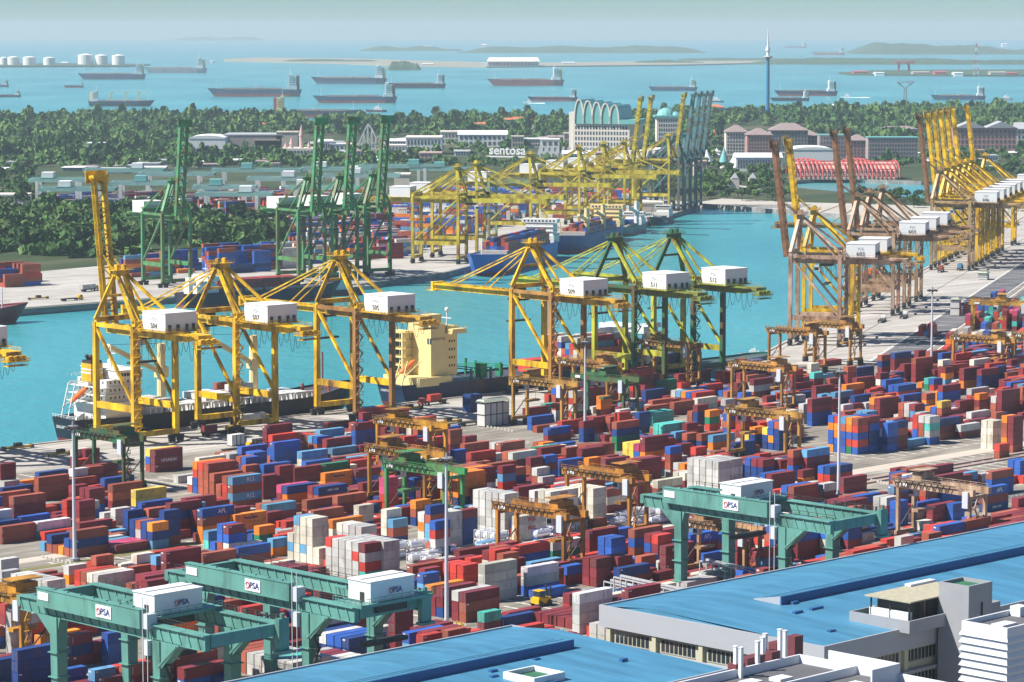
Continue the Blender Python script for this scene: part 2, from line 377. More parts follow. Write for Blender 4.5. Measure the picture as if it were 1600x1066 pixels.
# ================================================================ CONTAINERS
PAL = dict(r=(.33, .085, .05), R=(.50, .05, .035), m=(.21, .032, .04), o=(.78, .22, .025), b=(.028, .10, .38), n=(.016, .05, .19), c=(.11, .29, .47), w=(.66, .66, .64),
           g=(.47, .465, .44), e=(.60, .56, .46), G=(.02, .20, .10), t=(.08, .44, .38), y=(.68, .48, .08), p=(.45, .06, .14))
CNAME = dict(r='rust red', R='bright red', m='dark maroon', o='orange', b='blue', n='navy blue', c='steel blue', w='white', g='light grey', e='cream', G='dark green', t='turquoise', y='yellow', p='magenta red')
TIER, SLOT = 2.62, 2.8
S6 = 6.6625
# crop origin, scale, then (x, y, length 2|4, front column top-down, columns behind ..., optional {tier: writing})
DATA = [
 (0, 700, S6, [(45, 350, 2, "gg"), (150, 355, 4, "o"), (25, 420, 4, "nn", {0: 'CMA CGM'}), (-10, 475, 4, "rr"), (400, 312, 4, "rrr"), (405, 258, 4, "n"), (140, 510, 4, "rmm"),
   (-310, 550, 4, "bn"), (-215, 680, 4, "ww"), (190, 725, 4, "b"), (-150, 790, 4, "n"), (390, 775, 4, "wt"), (20, 825, 4, "rr"), (465, 880, 4, "R"), (695, 545, 2, "RRr"),
   (760, 395, 2, "mm"), (930, 430, 2, "mmb", "mmr"), (825, 555, 2, "mmr"), (828, 785, 4, "mm"), (1170, 385, 4, "rrm"), (1200, 635, 2, "gg"), (1330, 655, 2, "nnn"), (1090, 320, 4, "bm"), (1070, 275, 4, "r")]),
 (60, 800, 8, [(452, 240, 4, "rnr", "nr", "o", "r", "nr"), (925, 425, 4, "m", "p", "p", "c"), (1355, 152, 2, "onc", "nnn", "rgn", "nnn", {2: 'RCL', 1: 'CMA CGM'})]),
 (240, 760, S6, [(110, 258, 2, "nnnr", {1: 'CMA CGM', 2: 'CMA CGM'}), (175, 180, 4, "mnmm"), (335, 128, 4, "mmm"), (475, 178, 4, "mm"), (507, 240, 4, "broo", {0: 'APL'}), (570, 470, 2, "ct"), (640, 585, 2, "b"),
   (780, 410, 2, "mbe", "bbr"), (848, 300, 4, "ooe", {0: 'Hapag-Lloyd', 1: 'Hapag-Lloyd'}), (885, 485, 4, "nR"), (965, 590, 2, "ee"), (1030, 500, 2, "bc"), (1100, 420, 2, "oGg", {0: 'Hapag-Lloyd'}), (1240, 550, 2, "co", {1: 'Hapag-Lloyd'}),
   (515, 705, 4, "rm"), (850, 225, 2, "mr"), (930, 250, 2, "g"), (1185, 275, 2, "mm"), (1175, 195, 4, "cmm", "rmm"), (880, 640, 4, "b")]),
 (440, 750, S6, [(318, 405, 2, "eeeee", "eeece", "ceeee", "ece", {0: 'IRISL', 1: 'IRISL'}), (388, 715, 2, "ee"), (868, 668, 2, "mgRt", "gRgg", "gggg", "gggg", "gggg", "Rggg"), (1045, 648, 2, "gggg", "gggg", "gggg", "gggg", "gggg"),
   (830, 490, 2, "ggg", "ggg", "ggg", "egg"), (530, 420, 4, "oer", {0: 'Hapag-Lloyd'}), (805, 270, 2, "eeb", {0: 'IRISL'}), (1160, 415, 2, "crn", "eeen", {}), (1390, 225, 2, "or"), (1475, 340, 2, "wrg")]),
 (400, 650, S6, [(745, 75, 4, "m"), (1035, 80, 4, "mbb"), (635, 220, 2, "br", "cr", "rr", "RR", "RR", "b"), (665, 150, 4, "cc", {0: 'RCL'}), (735, 245, 4, "mm"), (190, 280, 4, "bbb", {1: 'APL'}), (-150, 325, 4, "bn"), (-60, 375, 2, "bn"),
   (475, 375, 4, "ce"), (795, 340, 4, "c"), (1070, 310, 2, "m"), (520, 480, 4, "b"), (245, 525, 2, "mmm"), (400, 545, 4, "mm"), (700, 505, 4, "Gm"), (990, 470, 4, "R", {0: 'HYUNDAI'}), (75, 625, 2, "mmm"), (720, 600, 4, "oo", {0: 'Hapag-Lloyd'}),
   (1040, 565, 4, "mb"), (325, 735, 4, "noo", "pmm"), (650, 745, 4, "nrr", "mrr", {0: 'CMA CGM'}), (1110, 700, 4, "mm"), (1335, 650, 2, "ppRR"), (530, 880, 4, "rr"), (850, 835, 4, "rmm"), (600, 990, 4, "rmn")]),
 (200, 680, S6, [(279, 157, 4, "mmm", "ybr", {1: 'HYUNDAI'}), (520, 425, 4, "g"), (833, 300, 4, "rrrr", "Rrrr", "oRbb", "wr"), (895, 405, 4, "rrr"), (965, 515, 2, "rr"), (1087, 441, 4, "crc", "rRR", {0: 'RCL', 2: 'RCL'}), (1225, 320, 2, "rr"),
   (1225, 235, 2, "bb", "rb"), (1055, 200, 2, "g", "g", "r"), (1190, 165, 2, "t"), (1310, 185, 2, "b"), (1415, 310, 4, "bb"), (740, 240, 4, "e"), (80, 575, 4, "yy"), (145, 705, 4, "bn"), (180, 775, 2, "rmn")]),
 (600, 650, S6, [(840, 295, 4, "rm"), (905, 385, 4, "Rm"), (735, 360, 2, "bb"), (690, 150, 2, "rrm"), (680, 115, 2, "bm"), (845, 215, 2, "m"), (1215, 285, 4, "rm"), (1150, 285, 2, "g"), (1120, 400, 2, "g"), (1340, 385, 4, "gm", "rr"),
   (890, 560, 4, "mmw", "oom", "rrm", "rrr"), (1235, 525, 2, "mcRR"), (1345, 545, 2, "rnn", {1: 'CMA CGM'}), (845, 500, 4, "rr"), (1120, 500, 4, "rm"), (1530, 435, 4, "mm"), (1256, 815, 2, "ggggg", "ggggg", "ggggg", "ggggg", "ggggg", "ggm"),
   (1400, 745, 4, "mmm"), (310, 650, 2, "bbb"), (770, 600, 4, "ooo", "ooo"), (385, 690, 4, "mmm"), (330, 885, 2, "or")]),
 (620, 770, S6, [(350, 140, 2, "nrcc", "woe"), (400, 300, 2, "bRg"), (530, 205, 2, "gggg", "eggg"), (640, 190, 2, "mnnn"), (690, 760, 2, "RR", "RR", "RR"), (620, 740, 4, "r"), (275, 850, 2, "bc")]),
 (740, 860, 6.6625, [(115, 150, 4, "gggg"), (560, 180, 4, "ggb", {0: '', 1: ''}), (640, 425, 4, "b"), (600, 130, 4, "cb"), (110, 650, 2, "tm"), (300, 705, 4, "n"), (1025, 717, 4, "m", "m", "m", "m", "m"), (1102, 455, 4, "wggg"), (1450, 800, 4, "gg", "gg", "gg")]),
 (800, 570, S6, [(305, 870, 4, "mG", "Gm"), (195, 970, 2, "mr"), (320, 955, 2, "bm"), (205, 545, 4, "bb"), (155, 455, 4, "mb"), (345, 410, 2, "tn"), (455, 405, 2, "rgg"), (635, 280, 2, "gRgR"), (755, 245, 4, "mmm"), (925, 330, 2, "oor"), (990, 290, 2, "RR"), (1260, 215, 2, "Rm"),
   (260, 640, 4, "r"), (375, 665, 4, "bm"), (520, 590, 4, "Rm"), (845, 550, 4, "mmm"), (745, 590, 2, "mnn"), (965, 735, 2, "m", "g"), (1090, 600, 4, "rnGG", {2: 'EVERGREEN'}), (1325, 500, 2, "nnn"), (1385, 760, 4, "mmo", "pb", "yy", "yy"),
   (725, 880, 4, "mm"), (565, 868, 2, "rm"), (495, 1000, 4, "bn"), (800, 975, 2, "or"), (975, 985, 4, "mm"), (1305, 990, 4, "mmm", "rrr"), (420, 830, 4, "b"), (320, 815, 2, "o", "r")]),
 (800, 690, S6, [(260, 280, 2, "gre"), (320, 370, 2, "gg"), (400, 525, 4, "eeeee", "eeeee", {0: 'IRISL'}), (235, 515, 2, "ggg"), (60, 785, 4, "eee", {0: 'IRISL', 1: 'IRISL'}), (845, 490, 2, "eeee", "eeee", "eeee", "eeee", {0: 'IRISL', 1: 'IRISL', 2: 'IRISL'}), (990, 495, 4, "rem"), (970, 450, 4, "cbr"),
   (1310, 425, 2, "mmm"), (850, 815, 2, "r"), (960, 940, 4, "bn"), (1275, 920, 4, "rbr"), (1450, 945, 4, "mb")]),
 (1000, 560, S6, [(210, 190, 2, "c"), (180, 235, 4, "GG", {0: 'EVERGREEN'}), (400, 165, 4, "mm"), (570, 130, 4, "mm"), (885, 140, 2, "RR", "RR", "cc"), (430, 255, 2, "R", "R"), (60, 335, 4, "nn", {0: 'CMA CGM'}), (582, 360, 4, "Rm", "bm", "om", "cm", "gg"), (910, 345, 2, "r", "b"),
   (130, 440, 4, "rm"), (355, 460, 4, "rm"), (90, 500, 4, "rm"), (600, 420, 4, "eg"), (890, 430, 2, "gn"), (600, 490, 2, "mnn", "rr"), (725, 545, 2, "oGR"), (130, 565, 4, "tt", "tt"), (245, 690, 4, "tt", "tt"), (490, 680, 2, "mr"), (370, 770, 2, "cm"), (490, 785, 2, "rn"), (640, 790, 4, "rn"),
   (760, 805, 4, "co"), (580, 930, 2, "Rm"), (1195, 720, 2, "onm", "yb"), (1450, 665, 2, "rnnn", "bbon", "ynn"), (1185, 220, 4, "mgr"), (1445, 190, 2, "gg", "RRb", "Rgg"), (1320, 395, 2, "m"), (1060, 360, 2, "bb"), (975, 885, 4, "nn"), (250, 840, 2, "mr")]),
 (1000, 680, S6, [(185, 475, 4, "er"), (815, 278, 2, "gggg", "gggg", "gggg", "gggg", "gggg"), (945, 255, 2, "gggg", "gggg", "gggg", "gggg"), (1280, 260, 2, "mnn", "mnn", "bnn"), (315, 125, 2, "brrg"), (430, 95, 2, "mm"), (465, 300, 2, "og", "gR"), (465, 395, 2, "e", "e"), (1370, 410, 4, "mm", "be"), (1065, 460, 4, "n"), (1090, 510, 4, "R")]),
 (1200, 540, S6, [(450, 190, 2, "ee"), (480, 285, 2, "tmm"), (645, 345, 2, "rm"), (590, 160, 4, "m", "m"), (830, 222, 2, "rmm", "mm", "oR"), (925, 235, 4, "nn"), (925, 340, 4, "mm"), (815, 410, 4, "oR"), (500, 425, 4, "mm"), (330, 490, 4, "n"), (560, 510, 2, "c"), (700, 490, 4, "cn"), (905, 525, 4, "nn"), (1120, 510, 2, "rn"),
   (190, 535, 4, "gc"), (460, 560, 4, "mmbb"), (670, 560, 2, "mm"), (370, 610, 2, "ggg"), (785, 620, 2, "gm"), (890, 610, 2, "m"), (1010, 600, 2, "g"), (1165, 555, 4, "mmm", "orr", {0: 'HYUNDAI', 1: 'HYUNDAI', 2: 'HYUNDAI'}), (800, 690, 4, "r"), (1030, 690, 2, "cbb", "cbb"),
   (936, 761, 2, "rRbRb", "oobRG", "crbbb", "Roobb", "bobbo", {4: 'APL'}), (1055, 742, 2, "mbnnb", "bbbbb", "bbbbb", {1: 'APL', 3: 'APL'}), (1236, 811, 2, "bbnb", "gbb", {0: 'APL', 1: 'APL', 3: 'APL'}), (1350, 790, 2, "nrmm", "crr")]),
 (1380, 550, 7.25, [(185, 50, 4, "nR"), (130, 15, 4, "nmm"), (240, 140, 2, "mmm"), (370, 75, 4, "rmmm"), (30, 320, 4, "bb", {0: 'APL'}), (170, 385, 4, "bR", "bb", {0: 'APL'}), (235, 490, 4, "bb", {0: 'APL'}), (705, 175, 2, "moc"), (575, 305, 2, "bR", "tG"), (440, 345, 2, "o"), (490, 475, 2, "ro"), (675, 385, 4, "mbb", "oo"),
   (915, 190, 4, "mmoo"), (1115, 200, 4, "mnnn"), (1040, 345, 4, "n", "no", "co"), (1000, 420, 4, "gR"), (1090, 475, 2, "omr"), (1345, 440, 4, "mmmm", "grr"), (665, 562, 2, "yrm", "bm", "om"), (870, 555, 4, "mm"), (1000, 685, 4, "gm"), (1280, 690, 2, "rm"), (420, 690, 2, "gm"), (360, 595, 2, "mcm", "ggm", "rrm"),
   (530, 735, 2, "gtgb", "grrb", "RRbb"), (285, 1000, 4, "c"), (645, 765, 4, "nmr"), (880, 830, 4, "gm"), (980, 775, 4, "mm"), (1245, 785, 2, "eeee", "eeee")]),
 (1360, 640, S6, [(1490, 75, 2, "mmmmr", "orrom"), (1345, 365, 2, "R"), (1265, 650, 4, "rbb"), (1560, 535, 2, "bb", "bb"), (1200, 820, 4, "bmn", {0: 'APL', 2: 'CMA CGM'}), (485, 975, 4, "bg"), (745, 880, 4, "bm"), (650, 1000, 4, "mm"), (860, 985, 2, "bb")]),
 (1200, 700, S6, [(1135, 475, 2, "m"), (1235, 520, 2, "gRb", "ggg"), (1335, 560, 2, "bbb", {1: 'APL'}), (365, 235, 2, "mo"), (510, 190, 4, "m"), (645, 200, 4, "nR", "bR"), (790, 315, 4, "mm"), (270, 408, 4, "rmm", "bnn"), (585, 375, 2, "gm"), (310, 890, 4, "bmm"), (835, 780, 2, "bbm", {0: 'APL', 1: 'APL'}), (980, 900, 2, "g"), (1110, 870, 4, "n", {0: 'COSCO'}), (1385, 930, 2, "gg"), (1480, 955, 2, "m")]),
 (1000, 770, S6, [(525, 440, 4, "bmm", {0: 'APL'}), (270, 560, 4, "mmm", {0: 'HYUNDAI'}), (660, 640, 4, "b"), (1015, 520, 2, "mm", "mm"), (975, 480, 4, "bm"), (680, 835, 4, "gg"), (490, 935, 4, "gg", "gg")]),
 (820, 810, S6, [(1385, 180, 2, "Rm", "mb"), (900, 210, 2, "bbb", "bbb"), (800, 140, 4, "b"), (745, 425, 2, "mmm", "mmm"), (970, 405, 2, "mm", "mm"), (1215, 400, 2, "rb"), (990, 525, 4, "nm"), (440, 500, 2, "bm", {0: 'APL'}), (290, 250, 4, "gG"), (1400, 560, 2, "m")]),
 (0, 850, S6, [(10, 165, 2, "gg"), (20, 290, 2, "gg"), (490, 388, 2, "gg", "gg", "gg", "gg", "gg", "gg"), (225, 330, 4, "r"), (715, 230, 2, "go"), (1025, 325, 4, "gg", "er", "rr", "RR"), (115, 715, 2, "gggg"), (750, 950, 2, "mnm"), (950, 1030, 2, "mm"), (1120, 935, 2, "bbb"), (420, 960, 4, "oo")]),
 (0, 930, 7.84, [(215, 680, 4, "nnnn"), (-200, 830, 4, "nn"), (800, 915, 2, "bb")]),
 (180, 906, S6, [(560, 430, 4, "oo", "oo"), (1360, 580, 4, "Rm")]),
 (380, 900, S6, [(512, 905, 4, "gg", "gg", "tg", "gg", "gg", "gg", "rr", "rr", "rr"), (870, 900, 4, "g", "g", "m", "m", "g"), (1100, 655, 4, "nn", "bn", "bn", "gn", "nn")]),
 (580, 860, S6, [(625, 370, 4, "oo"), (745, 395, 4, "mm", "m"), (985, 445, 4, "mr", "gm")]),
]
MARKC = {'IRISL': (.55, .05, .05), 'Hapag-Lloyd': (.05, .04, .16)}
STACKS = []                    # (a0, b0, length, [tier colours bottom-up], [marks bottom-up])
def clash(a, b, L, skip=None, pad=.12):
    for s in STACKS:
        if a < s[0] + s[2] - pad and s[0] < a + L - pad and b < s[1] + 2.44 - pad and s[1] < b + 2.44 - pad: return s
    return None
WH = []                        # footprints that must stay clear, filled below: (kind, data)
def inside(pt, poly):
    x, y = pt[0], pt[1]; r = False; n = len(poly)
    for i in range(n):
        (x1, y1), (x2, y2) = poly[i][:2], poly[(i + 1) % n][:2]
        if (y1 > y) != (y2 > y) and x < (x2 - x1) * (y - y1) / (y2 - y1) + x1: r = not r
    return r
def place_entry(px, py, L, cols, marks):
    best = None
    for dn in (0, 1, -1, 2):
        n = len(cols[0]) + dn
        if n < 1: continue
        p = G(px, py, n * TIER); a, b = ab(p); bad = 0; sh = 0
        for s_ in (0, .6, -.6, 1.3, -1.3, 2.0, -2.0):
            bad = sum(1 for k in range(len(cols)) if clash(a + s_, b + k * SLOT, L))
            sh = s_
            if bad == 0: break
        if best is None or bad < best[0]: best = (bad, dn, a + sh, b)
        if bad == 0: break
    bad, dn, a, b = best
    for k, c in enumerate(cols):
        bk = b + k * SLOT
        if clash(a, bk, L):
            for s_ in (.9, -.9, 1.4, -1.4):
                if not clash(a, bk + s_, L): bk += s_; break
            else: continue
        c = list(c); mk = [marks.get(i) if k == 0 else None for i in range(len(c))]
        if dn > 0: c += [random.choice('rmmnbrg') for _ in range(dn)]; mk += [None] * dn
        if dn < 0: c = c[:dn] or c[:1]; mk = mk[:len(c)]
        STACKS.append((a, bk, L, c[::-1], mk[::-1], 1))
for ox, oy, sc, ent in DATA:
    for e in ent:
        marks = e[-1] if isinstance(e[-1], dict) else {}
        cols = [c for c in e[3:] if isinstance(c, str)]
        place_entry(ox + e[0] / sc, oy + e[1] / sc, 12.19 if e[2] == 4 else 6.06, cols, marks)
# ---- what the traced stacks cover, seen from the camera (small depth raster used to fill the gaps between them without hiding anything)
RW, RH, RS = 800, 533, 2.0
def corners(a, b, L, z0, z1, dr=None):
    return [(*xy(a + i * L, b + j * 2.44), z) for z in (z0, z1) for j in (0, 1) for i in (0, 1)]
def raster(zb, ib, quad, ident):
    q = [project(p) for p in quad]; xs = [p[0] / RS for p in q]; ys = [p[1] / RS for p in q]; d = sum(p[2] for p in q) / 4
    x0, x1 = max(0, int(min(xs))), min(RW - 1, int(max(xs)) + 1); y0, y1 = max(0, int(min(ys))), min(RH - 1, int(max(ys)) + 1)
    if x0 >= x1 or y0 >= y1: return
    X, Y = np.meshgrid(np.arange(x0, x1 + 1) + .5, np.arange(y0, y1 + 1) + .5); m = np.ones_like(X, bool); sg = 0
    ar = sum(xs[i] * ys[(i + 1) % 4] - xs[(i + 1) % 4] * ys[i] for i in range(4)); sg = 1 if ar > 0 else -1
    for i in range(4):
        j = (i + 1) % 4; m &= sg * ((xs[j] - xs[i]) * (Y - ys[i]) - (ys[j] - ys[i]) * (X - xs[i])) >= 0
    sl = (slice(y0, y1 + 1), slice(x0, x1 + 1)); m &= d < zb[sl]; zb[sl][m] = d
    if ib is not None: ib[sl][m] = ident
def faces(c): return [(c[0], c[1], c[5], c[4]), (c[0], c[2], c[6], c[4]), (c[4], c[5], c[7], c[6])]
zb = np.full((RH, RW), 1e9)
for s in STACKS:
    for f in faces(corners(s[0], s[1], s[2], 0, len(s[3]) * TIER)): raster(zb, None, f, 0)
ALLOW = [(-40, 775), (120, 745), (250, 752), (330, 730), (420, 708), (560, 676), (640, 672), (700, 702), (790, 724), (838, 718), (832, 655), (900, 628), (1000, 606), (1130, 592), (1200, 596), (1330, 598), (1400, 580), (1470, 582), (1640, 562), (1640, 900), (1500, 960), (1300, 1010), (900, 1110), (-40, 1120)]
OPEN = [[(205, 735), (345, 735), (320, 805), (260, 805), (205, 795)], [(-40, 858), (60, 845), (70, 876), (130, 886), (335, 846), (330, 880), (250, 902), (150, 902), (60, 908), (-40, 908)],
        [(1240, 712), (1640, 650), (1640, 745), (1520, 765), (1400, 775), (1350, 802), (1330, 795), (1335, 745), (1240, 735)], [(605, 830), (770, 805), (790, 850), (730, 885), (605, 905)],
        [(585, 935), (690, 930), (760, 965), (830, 935), (890, 915), (890, 958), (750, 962), (720, 992), (640, 1012), (590, 1004)], [(1530, 765), (1640, 750), (1640, 820), (1520, 818)], [(935, 806), (1062, 792), (1062, 846), (935, 858)], [(1262, 668), (1294, 668), (1294, 716), (1262, 716)],
        [(690, 690), (800, 700), (850, 720), (800, 735), (700, 720)], [(85, 1000), (300, 960), (300, 1066), (85, 1066)]]
WHPX = [[(340, 1200), (830, 1090), (1200, 1160), (1200, 1230), (340, 1230)], [(955, 1050), (1640, 905), (1640, 1230), (955, 1230)]]
def fillable(a, b, L):
    for i in (0, .5, 1):
        p = project((*xy(a + i * L, b + 1.2), 0)); q = (p[0], p[1])
        if not inside(q, ALLOW) or any(inside(q, o) for o in OPEN): return False
        if any(inside(q, w) for w in WHPX): return False
    return True
alo, ahi, blo, bhi = 350, 1500, -900, 1100
for bi in range(int((bhi - blo) / SLOT)):
    b = blo + bi * SLOT
    if bi % 12 in (7,): continue                                   # lanes for the gantries' wheels
    a = alo + random.uniform(0, 6)
    while a < ahi:
        L = 12.19 if random.random() < .66 else 6.06
        p = project((*xy(a, b), 0))
        if -80 < p[0] < 1680 and 560 < p[1] < 1130 and fillable(a, b, L) and not clash(a, b, L, pad=-.25):
            want = random.choice((1, 2, 2, 3, 3, 4, 4)); ok = 0
            for n in range(1, want + 1):
                c = corners(a, b, L, (n - 1) * TIER, n * TIER); hid = 0; tot = 0
                for u in np.linspace(0, 1, 7):
                    for w in (0, .5, 1):
                        for pt in ((c[0][0] * (1 - u) + c[1][0] * u, c[0][1] * (1 - u) + c[1][1] * u, (n - 1 + w) * TIER), (c[0][0] * (1 - w) + c[2][0] * w, c[0][1] * (1 - w) + c[2][1] * w, (n - 1 + u) * TIER), (c[4][0] * (1 - u) + c[7][0] * u, c[4][1] * (1 - u) + c[7][1] * u, n * TIER)):
                            q = project(pt); ix, iy = int(q[0] / RS), int(q[1] / RS); tot += 1
                            if 0 <= ix < RW and 0 <= iy < RH and zb[iy, ix] < 1e8 and zb[iy, ix] > q[2] + 3: hid += 1
                if hid > 5: break
                ok = n
            if ok: STACKS.append((a, b, L, [random.choice('rrrrmmmmmmmRRRbncge') for _ in range(ok)], [None] * ok, 0))
        a += L + (.35 if random.random() < .85 else random.uniform(1, 5))
# ---- every box of every stack, and how large it shows
BOXES = []
zb = np.full((RH, RW), 1e9); ib = np.full((RH, RW), -1, int)
for si, s in enumerate(STACKS):
    for t, c in enumerate(s[3]):
        BOXES.append([s[0], s[1], s[2], t, len(s[3]), c, s[4][t], si])
        for f in faces(corners(s[0], s[1], s[2], t * TIER, (t + 1) * TIER)): raster(zb, ib, f, len(BOXES) - 1)
seen = np.bincount(ib[ib >= 0], minlength=len(BOXES))
# ---- the box itself
def container_mesh(L, doors):
    W, H = 2.44, 2.57; o = MB(); r = .06
    # floor, roof and corner posts, with the side panels set back between them
    o.box(0, L, 0, W, 0, .16); o.box(0, L, .02, W - .02, H - .05, H - .02)
    for y in (0, W - .12): o.box(0, L, y, y + .12, H - .14, H)
    for x in (0, L - .14): o.box(x, x + .14, .12, W - .12, H - .14, H)
    for x in (0, L - .16):
        for y in (0, W - .16): o.box(x, x + .16, y, y + .16, .16, H - .14)
    nx = int(L / .28)
    for side in (0, 1):                                           # corrugated long sides
        pts = []
        for i in range(nx + 1):
            x = .16 + (L - .32) * i / nx; d = .03 if i % 2 else .075
            pts.append((x, d if side == 0 else W - d))
        for (xa, ya), (xb, yb) in zip(pts, pts[1:]):
            q = [(xa, ya, .16), (xb, yb, .16), (xb, yb, H - .14), (xa, ya, H - .14)]
            o._add(q if side == 0 else q[::-1], [(0, 1, 2, 3)])
    o.box(L - .09, L - .05, .16, W - .16, .16, H - .14); o.box(.05, .09, .16, W - .16, .16, H - .14)
    return o
CPAINT = painted('container_paint', (.13, .06, .035), .30, .5, .55)
SPAINT = painted('container_paint_far', (.13, .06, .035), .30, .5, .55, attr='paint')
cmesh = {L: container_mesh(L, 0).mesh('container', CPAINT) for L in (12.19, 6.06)}
rods = MB()
for y in (.42, .95, 1.48, 2.0): rods.tube((-.05, y, .22), (-.05, y, 2.4), .035, 5)
d = MB()
for y in (.17, 1.225): d.box(-.0, .05, y, y + 1.045, .2, 2.4)
for z in (.6, 1.1): d.box(-.045, .0, .3, 2.14, z, z + .05)
dmesh = d.mesh('door', CPAINT)
plate = plain('white_plate', (.78, .78, .76), .6, var=.05); rmesh = rods.mesh('lock_rod', plain('zinc_rod', (.42, .40, .37), .5, var=.1)); sm_ = MB().box(.35, 1.1, -.02, .05, 1.9, 2.25).mesh('plate', plate); bar_ = MB().box(.22, .3, -.02, .05, .5, 2.1).mesh('plate', plate)
pm = MB().box(-.02, .0, 1.35, 2.2, 1.85, 2.25).mesh('plate', plate)
order = np.argsort(-seen)[:300]; chosen = set(int(i) for i in order if seen[i] > 0)
WORDN = {1: 'one', 2: 'two', 3: 'three', 4: 'four', 5: 'five', 6: 'six', 7: 'seven'}
ORD = ['first', 'second', 'third', 'fourth', 'fifth', 'sixth', 'seventh', 'eighth', 'ninth', 'tenth', 'eleventh', 'twelfth']
SPOTS = [(40, 780, 'by the left edge of the yard'), (170, 760, 'behind the dark green gantry'), (170, 860, 'near the far left light mast'), (260, 720, 'quayward of the bare slots'), (380, 780, 'right of the bare slots'),
         (340, 870, 'at the corner of the empty lane'), (500, 860, 'in the cream reefer block'), (560, 780, 'left of the bright green gantry'), (480, 700, 'along the yellow cranes apron'), (620, 720, 'under the paired ochre gantries'),
         (700, 830, 'around the bright green gantry'), (760, 740, 'behind the tall pale block'), (780, 800, 'in the tall pale block'), (850, 790, 'between the two rusty gantries'), (700, 920, 'beside the middle light mast'), (800, 900, 'in front of the rusty gantry'),
         (880, 680, 'beneath the dark green stairs crane'), (960, 720, 'near the centre rows'), (950, 850, 'left of the rear teal gantry'), (1060, 640, 'below the basin end gantry'), (1050, 750, 'behind the rear teal gantry'),
         (1130, 720, 'in the pale block behind teal gantry'), (1180, 650, 'under the twin ochre gantries'), (1120, 850, 'under the rightmost teal gantry'), (1300, 620, 'facing the right quay'), (1330, 690, 'in the tall blue orange block'), (1420, 590, 'around the rightmost light mast'),
         (1440, 690, 'beside the pale lane'), (1550, 610, 'under the ochre gantry at right'), (1560, 690, 'at the pale lane end'), (1290, 760, 'near the mast behind teal gantry'), (1330, 840, 'right of the teal gantry leg'), (1450, 800, 'under the pale rusty gantry'), (1560, 760, 'at the fence, right edge'),
         (60, 960, 'below the leftmost rusty gantry'), (150, 1020, 'under the lowest teal gantry'), (330, 1000, 'between the two left teal gantries'), (460, 1000, 'beside the long roof'), (900, 980, 'in the low rows by the blue roofs'), (560, 960, 'right of the upper teal gantry')]
lab = {}
for i in chosen:
    a, b, L, t, n, c, mk, si = BOXES[i]; p = project((*xy(a + L / 2, b), (t + .5) * TIER))
    near = min(SPOTS, key=lambda s: (s[0] - p[0]) ** 2 + 1.6 * (s[1] - p[1]) ** 2)[2]
    pos = 'lying single' if n == 1 else ('top of %s' % WORDN[n] if t == n - 1 else ('bottom of %s' % WORDN[n] if t == 0 else '%s up of %s' % (ORD[t], WORDN[n])))
    lab.setdefault(('%s %s container' % ('long' if L > 7 else 'short', CNAME[c]), pos, near), []).append((p[0], p[1], i))
for (what, pos, near), lst in lab.items():
    lst.sort()
    for k, (x, y, i) in enumerate(lst):
        s = '%s, %s, %s' % (what, pos, near)
        if len(lst) > 1: s += ', ' + ('leftmost' if k == 0 else 'rightmost' if k == len(lst) - 1 else '%s from left' % ORD[k])
        BOXES[i].append(s)
def add_rest(o_xy, ux, L, z, c):
    q = PAL[c]; j = random.uniform(.8, 1.2); rest.cur = tuple(min(.85, v * j) for v in q); vx = Vector((-ux.y, ux.x))
    P = []
    for zz in (z + .02, z + 2.57):
        for u, w in ((0, 0), (1, 0), (1, 1), (0, 1)): p = Vector((o_xy[0], o_xy[1])) + Vector((ux.x, ux.y)) * (u * L) + vx * (w * 2.44); P.append((p.x, p.y, zz))
    rest.hexa(P)
def in_xy(a, b, z): x, y = xy(a, b); return (x, y, z)
rest = MB()
def mark_mat(c):
    k = 'mark_%d' % int(c[0] * 100)
    return plain(k, c, .6, var=.05)
PAINTED = {}
def put_container(box, name='shipping_container'):
    a, b, L, t, n, c, mk, si = box[:8]
    o = bpy.data.objects.new(name, cmesh[L]); COL.objects.link(o)
    o.location = in_xy(a, b, t * TIER + .02); o.rotation_euler.z = ROT_A
    q = PAL[c]; j = random.uniform(.8, 1.2); o.color = tuple(min(.85, v * j * random.uniform(.93, 1.07)) for v in q) + (1,)
    tag(o, box[8] if len(box) > 8 else None, 'container', 'shipping containers stacked in the yard')
    if random.random() < .72:
        dd = bpy.data.objects.new('door', dmesh); COL.objects.link(dd); dd.parent = o; dd.color = o.color
        rd = bpy.data.objects.new('lock_rod', rmesh); COL.objects.link(rd); rd.parent = dd
        if random.random() < .4:
            pl = bpy.data.objects.new('plate', pm); COL.objects.link(pl); pl.parent = dd
    if not mk and c not in 'gew' and random.random() < .55:
        pl = bpy.data.objects.new('plate', random.choice((sm_, bar_))); COL.objects.link(pl); pl.parent = o
    if mk:
        size = {'APL': 1.9, 'HYUNDAI': 1.5, 'RCL': 1.9, 'IRISL': 1.75, 'EVERGREEN': 1.3, 'CMA CGM': 1.0, 'Hapag-Lloyd': 1.1, 'COSCO': 1.7}[mk]
        xx = L * (.62 if mk in ('APL', 'RCL') and L > 7 else .5)
        text(mk, size, mark_mat(MARKC.get(mk, (.80, .80, .78))), o, (xx, -.03, 1.3), bold=.02)
    return o
for i in sorted(chosen): put_container(BOXES[i])
for i, bx in enumerate(BOXES):
    if i in chosen: continue
    a, b, L, t, n, c, mk, si = bx[:8]; q = PAL[c]; j = random.uniform(.8, 1.2); rest.cur = tuple(min(.85, v * j) for v in q)
    P = [in_xy(a + u * L, b + w * 2.44, t * TIER + z) for z in (.02, 2.57) for u, w in ((0, 0), (1, 0), (1, 1), (0, 1))]
    rest.hexa(P)
print('containers', len(BOXES), 'seen', int((seen > 0).sum()), 'single', len(chosen))
